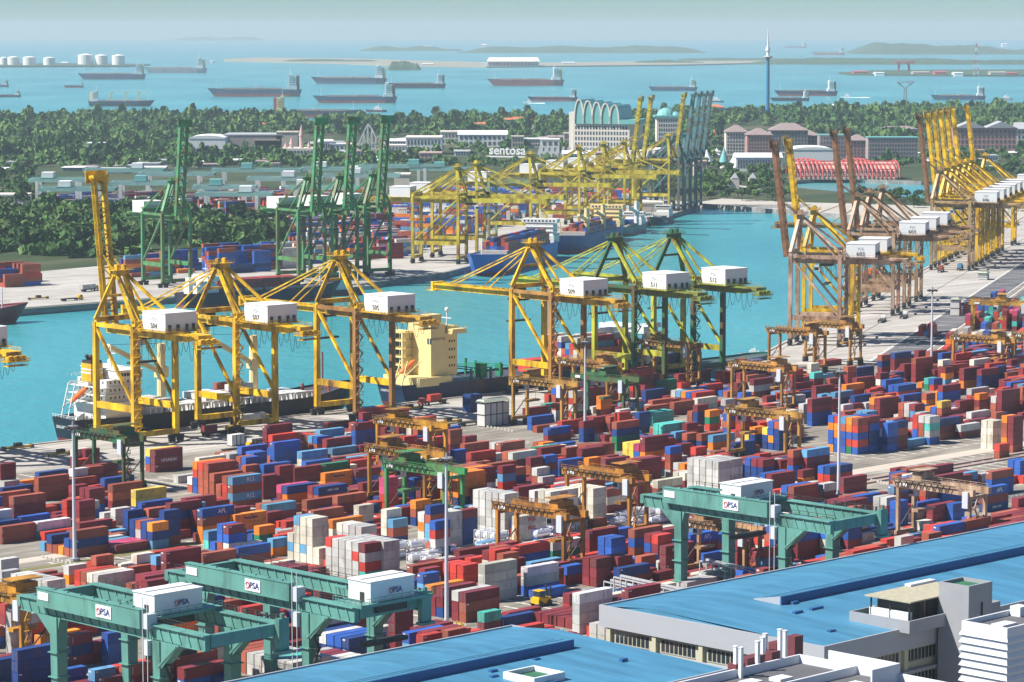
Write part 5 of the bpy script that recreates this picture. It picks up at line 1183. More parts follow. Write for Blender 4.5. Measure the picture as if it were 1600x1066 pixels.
o.build('cell_guide', plain('guide_green', (.02, .20, .10), .5, var=.3), s2)
bx_ = deck_boxes(s2, x0 + 70, 1, -11.5, 3, z + .4, 2, 'R') + deck_boxes(s2, x0 + 83, 1, -11.5, 9, z, 1, 'rmg')
bx_ += deck_boxes(s2, x0 + 98, 3, -11.5, 9, z, (5, 4, 4, 3), 'rmgbRewc')
label_boxes(bx_, 'container carried on the deck of the dark navy ship with the cream superstructure', 'containers on the navy ship')
o = MB(); o.cur = (.66, .72, .76); o.box(x0 + 139, x0 + 142, -13, -10, z - 1, z + 15); o.box(x0 + 139, x0 + 142, 10, 13, z - 1, z + 15); o.box(x0 + 136, x0 + 145, -14, 14, z + 12.5, z + 15.5); o.box(x0 + 120, x0 + 160, -1.2, 1.2, z + 13, z + 15); o.build('hatch_gantry', HULLP, s2)
text('ORIENTAL STAR', 1.3, SHIPW, s2, (x0 - .05, -1, z - 2.6), -math.pi / 2)
# --- dark green barge at the corner
pS = off_quay(1050, 9); s3 = ship_root('barge', pS + du * 30, du, 'low dark green barge at the corner of the basin', 'barge')
hull(64, 15, 6.0, (.02, .10, .09), (.10, .03, .03), fore=1).build('hull', HULLP, s3); o = MB(); o.box(-26, -16, -5, 5, 5, 11); o.box(-24.5, -18, -4, 4, 11, 13.5); w_ = o.build('deckhouse', plain('pale_green', (.16, .34, .30), .6), s3)
windows(w_, -25, -17, -5.03, 8, 5)
# --- ships along the terminal across the channel
def feeder(p, heading, L, B, fb, hc, label, sup_c=SHIPW, sup_at='stern', boxes='rbm', tiers=(1, 2, 1), posts=0, nd=3, grp='ships alongside the far terminal'):
    r = ship_root('cargo_ship', p, heading, label, group=grp); hull(L, B, fb, hc, (.30, .05, .05)).build('hull', HULLP, r); x0 = -L / 2
    o = MB(); o.box(x0 + 8, x0 + 22, -B * .42, B * .42, fb - 1, fb + 4)
    for k in range(nd): o.box(x0 + 10, x0 + 21, -B * .38, B * .38, fb + 4 + k * 2.9, fb + 6.7 + k * 2.9); o.box(x0 + 8.5, x0 + 21.6, -B * .41, B * .41, fb + 3.8 + k * 2.9, fb + 4.05 + k * 2.9)
    o.box(x0 + 14, x0 + 21.5, -B * .5, B * .5, fb + 3.8 + nd * 2.9, fb + 6.4 + nd * 2.9); so_ = o.build('superstructure', sup_c, r)
    for k in range(nd): windows(so_, x0 + 11, x0 + 20, -B * .38 - .03, fb + 5 + k * 2.9, 5)
    windows(so_, -B * .46, B * .46, x0 + 21.55, fb + 4.6 + nd * 2.9, 9, 'y', h=1.1, w=1.2)
    f = MB(); f.box(x0 + 6, x0 + 10, -2, 2, fb, fb + 5.5 + nd * 2.9); f.build('funnel', sup_c, r); m_ = MB(); m_.tube((x0 + 18, 0, fb + 6 + nd * 2.9), (x0 + 18, 0, fb + 13 + nd * 2.9), .3, 5); m_.box(x0 + 17.8, x0 + 18.2, -2.5, 2.5, fb + 10 + nd * 2.9, fb + 10.3 + nd * 2.9); m_.build('mast', sup_c, r)
    o = MB(); nb = max(1, int((L * .62) / 13.5))
    for k in range(nb): o.box(x0 + 26 + k * 13.5, x0 + 38 + k * 13.5, -B * .36, B * .36, fb - 1, fb + 1.4)
    o.build('hatch_cover', BUFF, r); o = MB(); rails(o, L * .33, L * .44, B * .2, 0, fb + 2.6, n=5); o.tube((L * .40, 0, fb), (L * .40, 0, fb + 11), .35, 6); o.build('foremast', sup_c, r)
    for k in range(posts): ship_crane(r, x0 + L * (.36 + .28 * k), B * .3, fb, 18, (x0 + L * (.36 + .28 * k) + 18, B * .25, fb + 14), sup_c)
    if boxes:
        b_ = deck_boxes(r, x0 + 26, nb, -B * .36, int(B * .72 / 2.5), fb + 1.4, tiers, boxes); label_boxes(b_, 'container stowed on the deck of the ' + label.split(' along')[0].split(' beside')[0].split(' cut')[0], 'containers on ' + label.split(' along')[0].split(' beside')[0].split(' cut')[0])
    return r
q0 = G(705, 432); H2 = D2 * -1                                   # bows towards the viewer
def off2(dist, off): e0_ = G(700, 425.5); return e0_ + D2 * dist + N2 * off
feeder(off2(95, 15), H2, 176, 25, 12, (.02, .14, .50), 'bright blue cargo ship with its bow turned to the viewer', boxes='bnrR', tiers=(2, 1, 3), posts=0)
feeder(off2(285, 15), H2, 170, 25, 11, (.02, .05, .22), 'dark blue ship with cream deck posts behind the bright blue one', sup_c=CRC, boxes='br', tiers=(1, 0, 2), posts=2)
feeder(off2(425, 12), H2, 84, 16, 6, (.10, .20, .20), 'small grey green coaster alongside the far terminal', boxes='b', tiers=(1, 0), posts=1, nd=1)
feeder(off2(545, 10), H2, 62, 13, 5, (.03, .04, .06), 'small dark coaster with white house near the channel mouth', boxes='', posts=0, nd=1)
b0_ = G(250, 468.5)
feeder(G(392, 463) + N1 * 8, D1, 104, 18, 8, (.02, .025, .05), 'low black feeder with rust red containers partly behind yellow cranes', boxes='rmR', tiers=(2, 2, 1), nd=1)
feeder(G(-128, 501) + N1 * 9, D1, 110, 18, 8, (.22, .03, .04), 'dark red ship cut by the left edge across the channel', boxes='r', tiers=(1, 2), nd=1)
feeder(G(520, 452) + N1 * 6, D1, 34, 9, 3.5, (.05, .05, .07), 'small dark workboat moored below the green cranes', boxes='', posts=0, nd=0)
# --- ships at anchor
def tanker(x0p, x1p, y, hc, bc, label, flip=False, style='tanker'):
    """bow at x0p (left) unless flipped; y is the waterline row"""
    d_ = G((x0p + x1p) / 2, y, SEA_Z); k = (d_.y) / F; L = (x1p - x0p) * k; B = L / 6.3; fb = L * .078 if style != 'light' else L * .10
    r = ship_root('anchored_ship', d_, Vector((1 if flip else -1, random.uniform(-.08, .08), 0)), label, 'ship', 'ships at anchor offshore'); hull(L, B, fb, hc, bc, fore=L * .015, draught=2, boot=fb * .42).build('hull', HULLP, r); a = -L / 2
    u = L * .027; o = MB(); o.box(a + L * .06, a + L * .17, -B * .45, B * .45, fb - .5, fb + u * 1.4)
    for k_ in range(4): o.box(a + L * .07, a + L * .15, -B * .38, B * .38, fb + u * (1.4 + k_), fb + u * (2.25 + k_)); o.box(a + L * .065, a + L * .155, -B * .42, B * .42, fb + u * (2.25 + k_), fb + u * (2.4 + k_))
    o.box(a + L * .11, a + L * .15, -B * .5, B * .5, fb + u * 5.4, fb + u * 6.3); so_ = o.build('superstructure', SHIPW if style != 'cream' else CRC, r)
    for k_ in range(3): windows(so_, a + L * .075, a + L * .145, B * .38 + .05, fb + u * (1.65 + k_), 5, h=u * .35, w=L * .006); windows(so_, a + L * .075, a + L * .145, -B * .38 - .05, fb + u * (1.65 + k_), 5, h=u * .35, w=L * .006)
    f = MB(); f.box(a + L * .03, a + L * .065, -B * .12, B * .12, fb, fb + u * 5.6); f.build('funnel', REDD if random.random() < .4 else SHIPC, r)
    m_ = MB(); m_.tube((a + L * .13, 0, fb + u * 6.3), (a + L * .13, 0, fb + u * 9), L * .002, 5); m_.box(a + L * .128, a + L * .132, -B * .15, B * .15, fb + u * 8, fb + u * 8.2); m_.tube((L * .44, 0, fb), (L * .44, 0, fb + u * 4), L * .0022, 5); m_.build('mast', SHIPW, r)
    if style == 'crane':
        for k_ in (.36, .58, .78):
            o = MB(); o.box(a + L * k_ - u * .4, a + L * k_ + u * .4, -u * .5, u * .5, fb, fb + u * 5.5); po = o.build('crane_post', CRC, r); MB().beam((a + L * k_, 0, fb + u * 4.6), (a + L * (k_ + .16), 0, fb + u * 5.8), u * .35).build('crane_jib', CRC, po)
        o = MB(); [o.box(a + L * (.2 + .19 * i), a + L * (.34 + .19 * i), -B * .36, B * .36, fb - .5, fb + u * .8) for i in range(4)]; o.build('hatch_cover', BUFF, r)
    else:
        o = MB(); o.box(a + L * .22, L * .40, -B * .06, B * .06, fb, fb + u * .7); o.box(-L * .03, L * .03, -B * .4, B * .4, fb, fb + u * .8); o.tube((-L * .02, B * .3, fb), (-L * .02, B * .3, fb + u * 2.4), L * .002, 5); o.tube((L * .02, -B * .3, fb), (L * .02, -B * .3, fb + u * 2.4), L * .002, 5); o.build('pipe_deck', BUFF, r)
    return r
NB, DB, RD, BK = (.05, .09, .16), (.03, .05, .10), (.34, .08, .08), (.03, .035, .05)
for a in [(330, 472, 151, NB, RD, 'grey blue tanker with red waterline, nearest of the middle group'), (490, 606, 131, DB, NB, 'dark loaded tanker behind the red banded ones at centre'), (494, 621, 161, NB, RD, 'tanker with red band lying just beyond the green cranes'), (606, 697, 138, BK, DB, 'small dark tanker right of the loaded one'),
          (766, 882, 134, (.30, .08, .09), RD, 'wholly red hulled tanker lying before the white hangar'), (827, 903, 158, DB, RD, 'small tanker with red band left of the domed hotel'), (1016, 1090, 142, NB, NB, 'grey tanker half hidden by the raised yellow booms'), (1213, 1309, 150, DB, RD, 'dark tanker just right of the blue tower'),
          (1457, 1540, 156, NB, NB, 'blue grey tanker at far right beside the cable pylon'), (126, 228, 124, (.03, .06, .16), (.03, .05, .12), 'deep blue tanker in front of the white storage tanks'), (101, 131, 137, DB, RD, 'short dark ship seen bow on at left', 'light'), (228, 324, 114, (.20, .24, .28), (.2, .2, .24), 'pale distant bulk carrier near the left sand spit'),
          (-14, 33, 152, DB, DB, 'dark ship with white house cut by the left edge'), (-30, 14, 136, NB, NB, 'far ship cut by the left edge above the other'), (1205, 1265, 158, BK, NB, 'small low barge below the tanker near the blue tower'), (1225, 1260, 75, (.3, .3, .33), (.3, .3, .33), 'faint ship on the horizon right of the blue tower'), (1270, 1320, 86, (.3, .2, .2), RD, 'faint red ship beyond the far strip of land')]:
    tanker(*a[:6], style=a[6] if len(a) > 6 else 'tanker')
tanker(138, 238, 166, DB, BK, 'geared ship with a white house at its left end and black cranes', flip=True, style='crane')
tanker(424, 560, 184, (.06, .06, .10), RD, 'geared cargo ship with cream house showing above the left trees', flip=True, style='cream')
def launch(px, y, Lm, c, label):
    p = G(px, y, SEA_Z); r = ship_root('launch', p, Vector((-1, .1, 0)), label, 'boat', 'small boats'); hull(Lm, Lm * .25, Lm * .09, c, c, fore=Lm * .03, draught=1, boot=.5).build('hull', HULLP, r)
    o = MB(); o.box(-Lm * .28, Lm * .12, -Lm * .09, Lm * .09, Lm * .05, Lm * .2); o.box(-Lm * .15, Lm * .05, -Lm * .07, Lm * .07, Lm * .2, Lm * .28); c_ = o.build('cabin', SHIPW, r); windows(c_, -Lm * .12, Lm * .04, -Lm * .07 - .05, Lm * .215, 4, h=Lm * .035, w=Lm * .03)
    m_ = MB(); m_.tube((-Lm * .1, 0, Lm * .28), (-Lm * .1, 0, Lm * .42), Lm * .008, 5); m_.build('mast', SHIPW, r)
for a in ((1117, 160, 38, (.10, .14, .2), 'grey ferry just above the orange roofs near the channel hotels'), (825, 161, 22, (.7, .7, .7), 'white speedboat below the small red banded tanker'), (1322, 152, 26, (.7, .7, .7), 'white launch with a wake right of the blue tower'), (1570, 156, 34, (.3, .3, .34), 'pale tug at the right end of the strait'), (588, 175, 40, (.12, .05, .07), 'dark red tug seen between the green booms'), (1265, 148, 30, (.4, .4, .4), 'low white boat beside the dark tanker'), (1011, 352, 34, (.05, .12, .2), 'blue white workboat inside the basin near the yellow cranes'), (1365, 118, 40, (.7, .7, .7), 'white ferry passing the red shipyard'), (1175, 556, 12, (.5, .5, .48), 'pale pilot boat at the corner of the basin')): launch(*a)
WAKE = plain('wake_foam', (.70, .78, .80), .9)
for px, y, w_ in ((1338, 152.5, 40), (838, 161.5, 26)):
    p = G(px, y, SEA_Z + .05); o = MB(); k = p.y / F; o._add([(p.x - w_ * k / 2, p.y - 12, p.z), (p.x + w_ * k / 2, p.y - 40, p.z), (p.x + w_ * k / 2, p.y + 40, p.z), (p.x - w_ * k / 2, p.y + 12, p.z)], [(0, 1, 2, 3)]); ob = o.build('boat_wake', WAKE); ob['kind'] = 'structure'
# ================================================================ TREES
def foliage(name, c0, c1, c2):
    m, n, b = new_mat(name); tc = n.nodes.new("ShaderNodeTexCoord"); oi = n.nodes.new("ShaderNodeObjectInfo")
    no = n.nodes.new("ShaderNodeTexNoise"); no.inputs['Scale'].default_value = .09; no.inputs['Detail'].default_value = 6; no.inputs['Roughness'].default_value = .75
    ge = n.nodes.new("ShaderNodeNewGeometry"); n.links.new(ge.outputs['Position'], no.inputs['Vector'])
    r = n.nodes.new("ShaderNodeValToRGB"); e = r.color_ramp.elements; e[0].position = .36; e[0].color = rgb(c0); e[1].position = .66; e[1].color = rgb(c2); x = e.new(.5); x.color = rgb(c1)
    big = n.nodes.new("ShaderNodeTexNoise"); big.inputs['Scale'].default_value = .016; big.inputs['Detail'].default_value = 3; n.links.new(ge.outputs['Position'], big.inputs['Vector'])
    sm = n.nodes.new("ShaderNodeMath"); sm.operation = 'MULTIPLY_ADD'; sm.inputs[1].default_value = 1.1; sm.inputs[2].default_value = -.55; n.links.new(big.outputs['Fac'], sm.inputs[0])
    s2 = n.nodes.new("ShaderNodeMath"); s2.operation = 'ADD'; n.links.new(sm.outputs[0], s2.inputs[0]); n.links.new(no.outputs['Fac'], s2.inputs[1])
    n.links.new(s2.outputs[0], r.inputs[0]); hs = n.nodes.new("ShaderNodeHueSaturation"); mr = n.nodes.new("ShaderNodeMapRange"); mr.inputs[3].default_value = .65; mr.inputs[4].default_value = 1.4
    n.links.new(oi.outputs['Random'], mr.inputs[0]); n.links.new(mr.outputs[0], hs.inputs['Value']); n.links.new(r.outputs[0], hs.inputs['Color']); n.links.new(hs.outputs[0], b.inputs['Base Color'])
    b.inputs['Roughness'].default_value = .8; b.inputs['Specular IOR Level'].default_value = .15
    return m
LEAF = foliage('leaves', (.020, .055, .020), (.050, .112, .030), (.098, .160, .044))
BARK = plain('bark', (.10, .07, .05), .9, var=.3)
def crown_data(seed, n=150, R=6.5, H=5.2, leaf=1.5):
    """leaf clumps spread through a lumpy crown volume; returns verts (n*4,3)"""
    g = np.random.default_rng(seed); nb = g.integers(5, 8); C = g.normal(0, .46, (nb, 3)) * (R, R, H * .6); C[:, 2] = np.abs(C[:, 2]) * 1.1; C[0] = 0; rad = g.uniform(.38, .62, nb)
    k = g.integers(0, nb, n); d = g.normal(size=(n, 3)); d /= np.linalg.norm(d, axis=1)[:, None]; d[:, 2] = np.where(d[:, 2] < -.35, -d[:, 2], d[:, 2])
    p = C[k] + d * rad[k][:, None] * (R, R, H) * g.uniform(.72, 1.05, (n, 1))
    nn = d + g.normal(0, .45, (n, 3)); nn /= np.linalg.norm(nn, axis=1)[:, None]
    t = np.cross(nn, g.normal(size=(n, 3))); t /= np.linalg.norm(t, axis=1)[:, None]; u = np.cross(nn, t); s = leaf * g.uniform(.6, 1.35, (n, 1))
    v = np.stack([p - t * s - u * s * .7, p + t * s * .8 - u * s, p + t * s + u * s * .8, p - t * s * .7 + u * s], 1)
    v[..., 2] += H * .55 + 5.5
    return v
def quads_mesh(name, v, mat):
    v = v.reshape(-1, 3); nq = len(v) // 4; me = bpy.data.meshes.new(name); me.vertices.add(len(v)); me.vertices.foreach_set('co', v.astype(np.float32).ravel())
    me.loops.add(len(v)); me.loops.foreach_set('vertex_index', np.arange(len(v), dtype=np.int32)); me.polygons.add(nq); me.polygons.foreach_set('loop_start', np.arange(0, len(v), 4, dtype=np.int32))
    me.polygons.foreach_set('loop_total', np.full(nq, 4, np.int32)); me.materials.append(mat); me.update(calc_edges=True); me.validate(); return me
CROWN = [crown_data(100 + i, 230) for i in range(7)]; LOW = [crown_data(300 + i, 70, leaf=2.5) for i in range(6)]
CM = [quads_mesh('crown', v, LEAF) for v in CROWN]
def trunk_mesh(seed):
    g = random.Random(seed); o = MB(); o.tube((0, 0, -1), (.1, .1, 5.5), .45, 7, r2=.3)
    for k in range(3):
        an = g.uniform(0, 6.28); o.tube((.1, .1, 4.2 + k * .5), (2.6 * math.cos(an), 2.6 * math.sin(an), 8.5), .24, 5, r2=.1)
    return o.mesh('trunk', BARK)
TM = [trunk_mesh(i) for i in range(3)]
trees = []                      # (x, y, z, scale, where)
def scatter(poly, n, smin, smax, where, dense=None):
    P = [(q.x, q.y) for q in (G(x, y) for x, y in poly)]; xs = [p[0] for p in P]; ys = [p[1] for p in P]; k = 0; t = 0
    while k < n and t < n * 60:
        t += 1; x, y = random.uniform(min(xs), max(xs)), random.uniform(min(ys), max(ys))
        if inside((x, y), P): trees.append((x, y, ground_h(x, y), random.uniform(smin, smax), where)); k += 1
park = [(-20, 352), (60, 338), (130, 342), (240, 340), (330, 352), (440, 352), (446, 384), (330, 394), (300, 384), (250, 398), (120, 406), (60, 400), (-20, 398)]
scatter(park, 190, .85, 1.35, 'in the grove behind the lone green crane')
scatter([(1092, 312), (1235, 317), (1232, 297), (1140, 287), (1090, 290)], 60, .5, .85, 'on the strip between the two basins')
scatter([(1340, 322), (1450, 326), (1450, 313), (1340, 307)], 22, .5, .8, 'on the strip right of brown cranes')
scatter([(1088, 270), (1240, 281), (1240, 268), (1090, 258)], 34, .5, .8, 'by the white resort tents')
scatter([(1500, 280), (1640, 280), (1640, 258), (1500, 262)], 40, .6, .9, 'on the shore below the gabled hotel')
scatter([(0, 300), (60, 302), (40, 330), (-10, 335)], 18, .7, 1.1, 'by the white house at the left edge')
scatter([(0, 262), (190, 258), (300, 262), (300, 246), (0, 244)], 150, .8, 1.3, 'far')
scatter([(330, 258), (560, 262), (640, 262), (640, 244), (330, 240)], 110, .6, 1.0, 'far')
scatter([(620, 268), (900, 266), (900, 254), (620, 254)], 70, .5, .75, 'far')
scatter([(0, 262), (640, 268), (640, 246), (480, 240), (0, 240)], 150, .7, 1.05, 'far')
scatter(park, 260, .7, 1.2, 'low'); scatter([(-420, 400), (-20, 398), (-20, 335), (-420, 335)], 300, .8, 1.3, 'low'); scatter([(-420, 330), (-30, 328), (-30, 240), (-420, 240)], 420, .8, 1.3, 'far')
scatter([(990, 262), (1130, 262), (1130, 222), (990, 222)], 90, .6, 1.0, 'far')
scatter([(1270, 225), (1640, 225), (1640, 196), (1270, 196)], 420, .8, 1.3, 'far')
scatter([(1340, 262), (1500, 262), (1500, 240), (1434, 240)], 60, .5, .8, 'far')
scatter([(1270, 206), (1640, 206), (1640, 184), (1270, 184)], 700, .8, 1.3, 'far')
scatter([(640, 246), (890, 240), (890, 206), (640, 212)], 140, .6, 1.0, 'far')
scatter([(-60, 330), (60, 320), (60, 262), (-60, 262)], 60, .6, 1.0, 'far')
scatter([(1230, 290), (1090, 290), (1090, 275), (1225, 283)], 50, .4, .7, 'far')
scatter([(-80, 240), (300, 240), (470, 212), (480, 196), (300, 191), (-80, 192)], 1000, .9, 1.45, 'far')
scatter([(480, 212), (720, 216), (890, 206), (880, 190), (640, 192), (480, 195)], 300, .9, 1.5, 'far')
scatter([(990, 222), (1130, 222), (1120, 182), (990, 182)], 150, .9, 1.4, 'far')
scatter([(1060, 200), (1300, 205), (1500, 200), (1700, 205), (1900, 205), (1900, 168), (1440, 172), (1200, 178), (1060, 182)], 1500, .8, 1.4, 'far')
scatter([(1270, 212), (1500, 218), (1500, 198), (1270, 196)], 160, .9, 1.3, 'far')
scatter([(1480, 252), (1640, 250), (1640, 236), (1480, 240)], 40, .6, 1.0, 'far')
def show(t): return t[3] / t[1]
near_t = sorted([t for t in trees if t[4] not in ('far', 'low')], key=show, reverse=True)[:296]; ids = set(map(id, near_t)); rest_t = [t for t in trees if id(t) not in ids]
SZ = lambda s, lo, hi: 'small' if s < lo else ('tall' if s > hi else 'medium')
bands = {}
for t in near_t:
    p = project((t[0], t[1], 8)); bands.setdefault((SZ(t[3], .75, 1.15), t[4]), []).append((p[0], t))
for (sz, wh), lst in bands.items():
    lst.sort(key=lambda q: q[0]); n = len(lst)
    for k, (px, t) in enumerate(lst):
        o = empty('tree', (t[0], t[1], t[2]), random.uniform(0, 6.28)); s = t[3]; o.scale = (s * random.uniform(.85, 1.2), s * random.uniform(.85, 1.2), s * random.uniform(.85, 1.15))
        nth = 'leftmost' if k == 0 else 'rightmost' if k == n - 1 else 'number %d from left' % (k + 1)
        tag(o, '%s round green tree %s, %s' % (sz, wh, nth), 'tree', 'green trees ' + wh)
        for nm, me in (('crown', random.choice(CM)), ('trunk', random.choice(TM))): c = bpy.data.objects.new(nm, me); COL.objects.link(c); c.parent = o
parts = []
for t in rest_t:
    v = random.choice(LOW) if t[4] in ('far', 'low') else random.choice(CROWN); a = random.uniform(0, 6.28); c, s = math.cos(a), math.sin(a); k = t[3]
    w = np.empty_like(v); w[..., 0] = (v[..., 0] * c - v[..., 1] * s) * k + t[0]; w[..., 1] = (v[..., 0] * s + v[..., 1] * c) * k + t[1]; w[..., 2] = (v[..., 2] - (7 if t[4] == 'low' else 4)) * k * random.choice((.7, .85, 1.0, 1.0, 1.2, 1.5)) + t[2]; parts.append(w)
ob = bpy.data.objects.new('forest', quads_mesh('forest', np.concatenate(parts), LEAF)); COL.objects.link(ob); tag(ob, 'dense dark green woodland covering the island hills', 'woodland', kind='stuff')
# ================================================================ BUILDINGS OF THE ISLAND
WALLS = dict(white=plain('far_white', (.74, .74, .73), .7, var=.05, scale=.02), beige=plain('far_beige', (.46, .40, .33), .8, var=.08, scale=.03), rose=plain('far_rose', (.44, .22, .21), .8, var=.08, scale=.03), cream=plain('far_cream', (.68, .62, .54), .8, var=.06, scale=.03),
             grey=plain('far_grey', (.34, .35, .37), .8, var=.08, scale=.03), taupe=plain('far_taupe', (.33, .27, .26), .8, var=.08, scale=.03), teal=plain('far_teal', (.16, .42, .40), .5, var=.1, scale=.03), orange=plain('far_orange', (.50, .15, .06), .8, var=.15, scale=.05), brownroof=plain('far_roof', (.26, .20, .19), .8, var=.1, scale=.05),
             red=plain('far_red', (.50, .075, .07), .6, var=.1, scale=.05), blue=plain('far_blue', (.05, .16, .32), .6, var=.1, scale=.05), shade=plain('far_glass', (.07, .09, .11), .3, var=.2, scale=.1), pink=plain('far_pink', (.56, .38, .32), .8, var=.08, scale=.03))
PANE = {}
def far_windows(root, x0, x1, z0, z1, nx, nz, y=-.1, frac=.55):
    """each window one part, sharing one pane mesh per building"""
    w, h = (x1 - x0) / nx, (z1 - z0) / nz; me = MB().box(-w * frac / 2, w * frac / 2, -.15, .15, -h * .3, h * .3).mesh('window', WALLS['shade'])
    for i in range(nx):
        for j in range(nz):
            o = bpy.data.objects.new('window', me); COL.objects.link(o); o.parent = root; o.location = (x0 + (i + .5) * w, y, z0 + (j + .5) * h)
def site(x0, x1, y): 
    p = G((x0 + x1) / 2, y); return p, p.y / F, (x1 - x0) * p.y / F
def block(name, label, cat, x0, x1, yt, yb, depth, wall, roof='flat', roofm=None, nx=0, nz=0, group=None, turn=0.0):
    p, k, w = site(x0, x1, yb); h = (yb - yt) * k; r = empty(name, (p.x, p.y, ground_h(p.x, p.y) * .5), turn, label, cat, group); hw = h if roof == 'flat' else h * (.78 if roof != 'barrel' else .8)
    wo = MB().box(-w / 2, w / 2, 0, depth, -6, hw).build('wall', WALLS[wall], r); rm = WALLS[roofm or wall]; o = MB()
    if roof == 'flat': o.box(-w / 2 - .6, w / 2 + .6, -.6, depth + .6, hw, hw + 1.2)
    elif roof == 'gable': o._add([(-w / 2 - 1, -1, hw), (w / 2 + 1, -1, hw), (w / 2 + 1, depth / 2, h), (-w / 2 - 1, depth / 2, h), (-w / 2 - 1, depth + 1, hw), (w / 2 + 1, depth + 1, hw)], [(0, 1, 2, 3), (3, 2, 5, 4), (0, 3, 4), (1, 5, 2)])
    elif roof == 'hip':
        e = min(w, depth) * .42; o.hexa([(-w / 2 - 1.5, -1.5, hw), (w / 2 + 1.5, -1.5, hw), (w / 2 + 1.5, depth + 1.5, hw), (-w / 2 - 1.5, depth + 1.5, hw), (-w / 2 + e, depth * .45, h), (w / 2 - e, depth * .45, h), (w / 2 - e, depth * .55, h), (-w / 2 + e, depth * .55, h)])
    elif roof == 'gables':
        n = max(2, int(w / 26)); g_ = w / n
        for i in range(n): x = -w / 2 + i * g_; o._add([(x - .5, -2, hw), (x + g_ + .5, -2, hw), (x + g_ / 2, -2, h), (x - .5, depth, hw), (x + g_ + .5, depth, hw), (x + g_ / 2, depth, h)], [(0, 1, 2), (5, 4, 3), (0, 2, 5, 3), (1, 4, 5, 2)])
    elif roof == 'barrel':
        pr = [(-w / 2 * math.cos(a), hw + (h - hw) * math.sin(a)) for a in np.linspace(0, math.pi, 12)]; o.loft([[(x, y, z) for x, z in pr] for y in (-.5, depth)])
    o.build('roof', rm, r)
    if nx: far_windows(r, -w / 2 + 1, w / 2 - 1, hw * .08, hw * .96, nx, nz)
    return r, w, h
hg = 'hotels across the channel'
# domed hotel with its row of barrel roofs
p, k, w = site(893, 985, 246); r = empty('domed_hotel', (p.x, p.y, 0), math.radians(-18), 'large cream hotel with rounded teal barrel roofs behind the yellow cranes', 'hotel', hg)
hb = 52 * k; MB().box(-w / 2, w / 2, 0, 60, -5, hb).build('wall', WALLS['cream'], r); far_windows(r, -w / 2 + 2, w / 2 - 2, 6, hb * .97, 18, 5, frac=.5)
for i in range(5):
    wd = w * .78 / 5; x = -w / 2 + w * .04 + i * wd; hr = (38 - i * 2.0) * k * 1.0; o = MB(); pr = [(x + wd / 2 - wd * .52 * math.cos(a), hb + hr * math.sin(a) ** .8) for a in np.linspace(0, math.pi, 12)]; o.loft([[(xx, y, z) for xx, z in pr] for y in (-2, 58)]); ro = o.build('roof', WALLS['teal'], r)
    o = MB(); o.path([(xx, -2.4, z) for xx, z in pr], 1.0, 4); o.build('rib', WALLS['cream'], ro)
MB().box(w * .30, w / 2 + 8, -3, 50, hb, hb + 7 * k).build('roof', WALLS['teal'], r)
MB().box(-w / 2 - 6, -w / 2 + 5, 4, 30, -5, hb + 18 * k).build('stair_tower', WALLS['cream'], r)
p, k, w = site(1026, 1064, 232); r = empty('domed_hotel', (p.x, p.y, 0), 0, 'smaller cream hotel with teal dome partly hidden by raised green booms', 'hotel', hg); hb = 48 * k
MB().box(-w / 2, w / 2, 0, 40, -5, hb).build('wall', WALLS['cream'], r); far_windows(r, -w / 2 + 2, w / 2 - 2, 4, hb * .97, 9, 6, frac=.5)
o = MB(); o.sphere((-w * .1, 15, hb), 15 * k, 12, 6, half=True); o.sphere((w * .28, 12, hb), 9 * k, 12, 6, half=True); o.build('dome', WALLS['teal'], r)
MB().box(-w / 2 - 3, w / 2 + 3, -1, 41, hb, hb + 3 * k).build('cornice', WALLS['teal'], r)
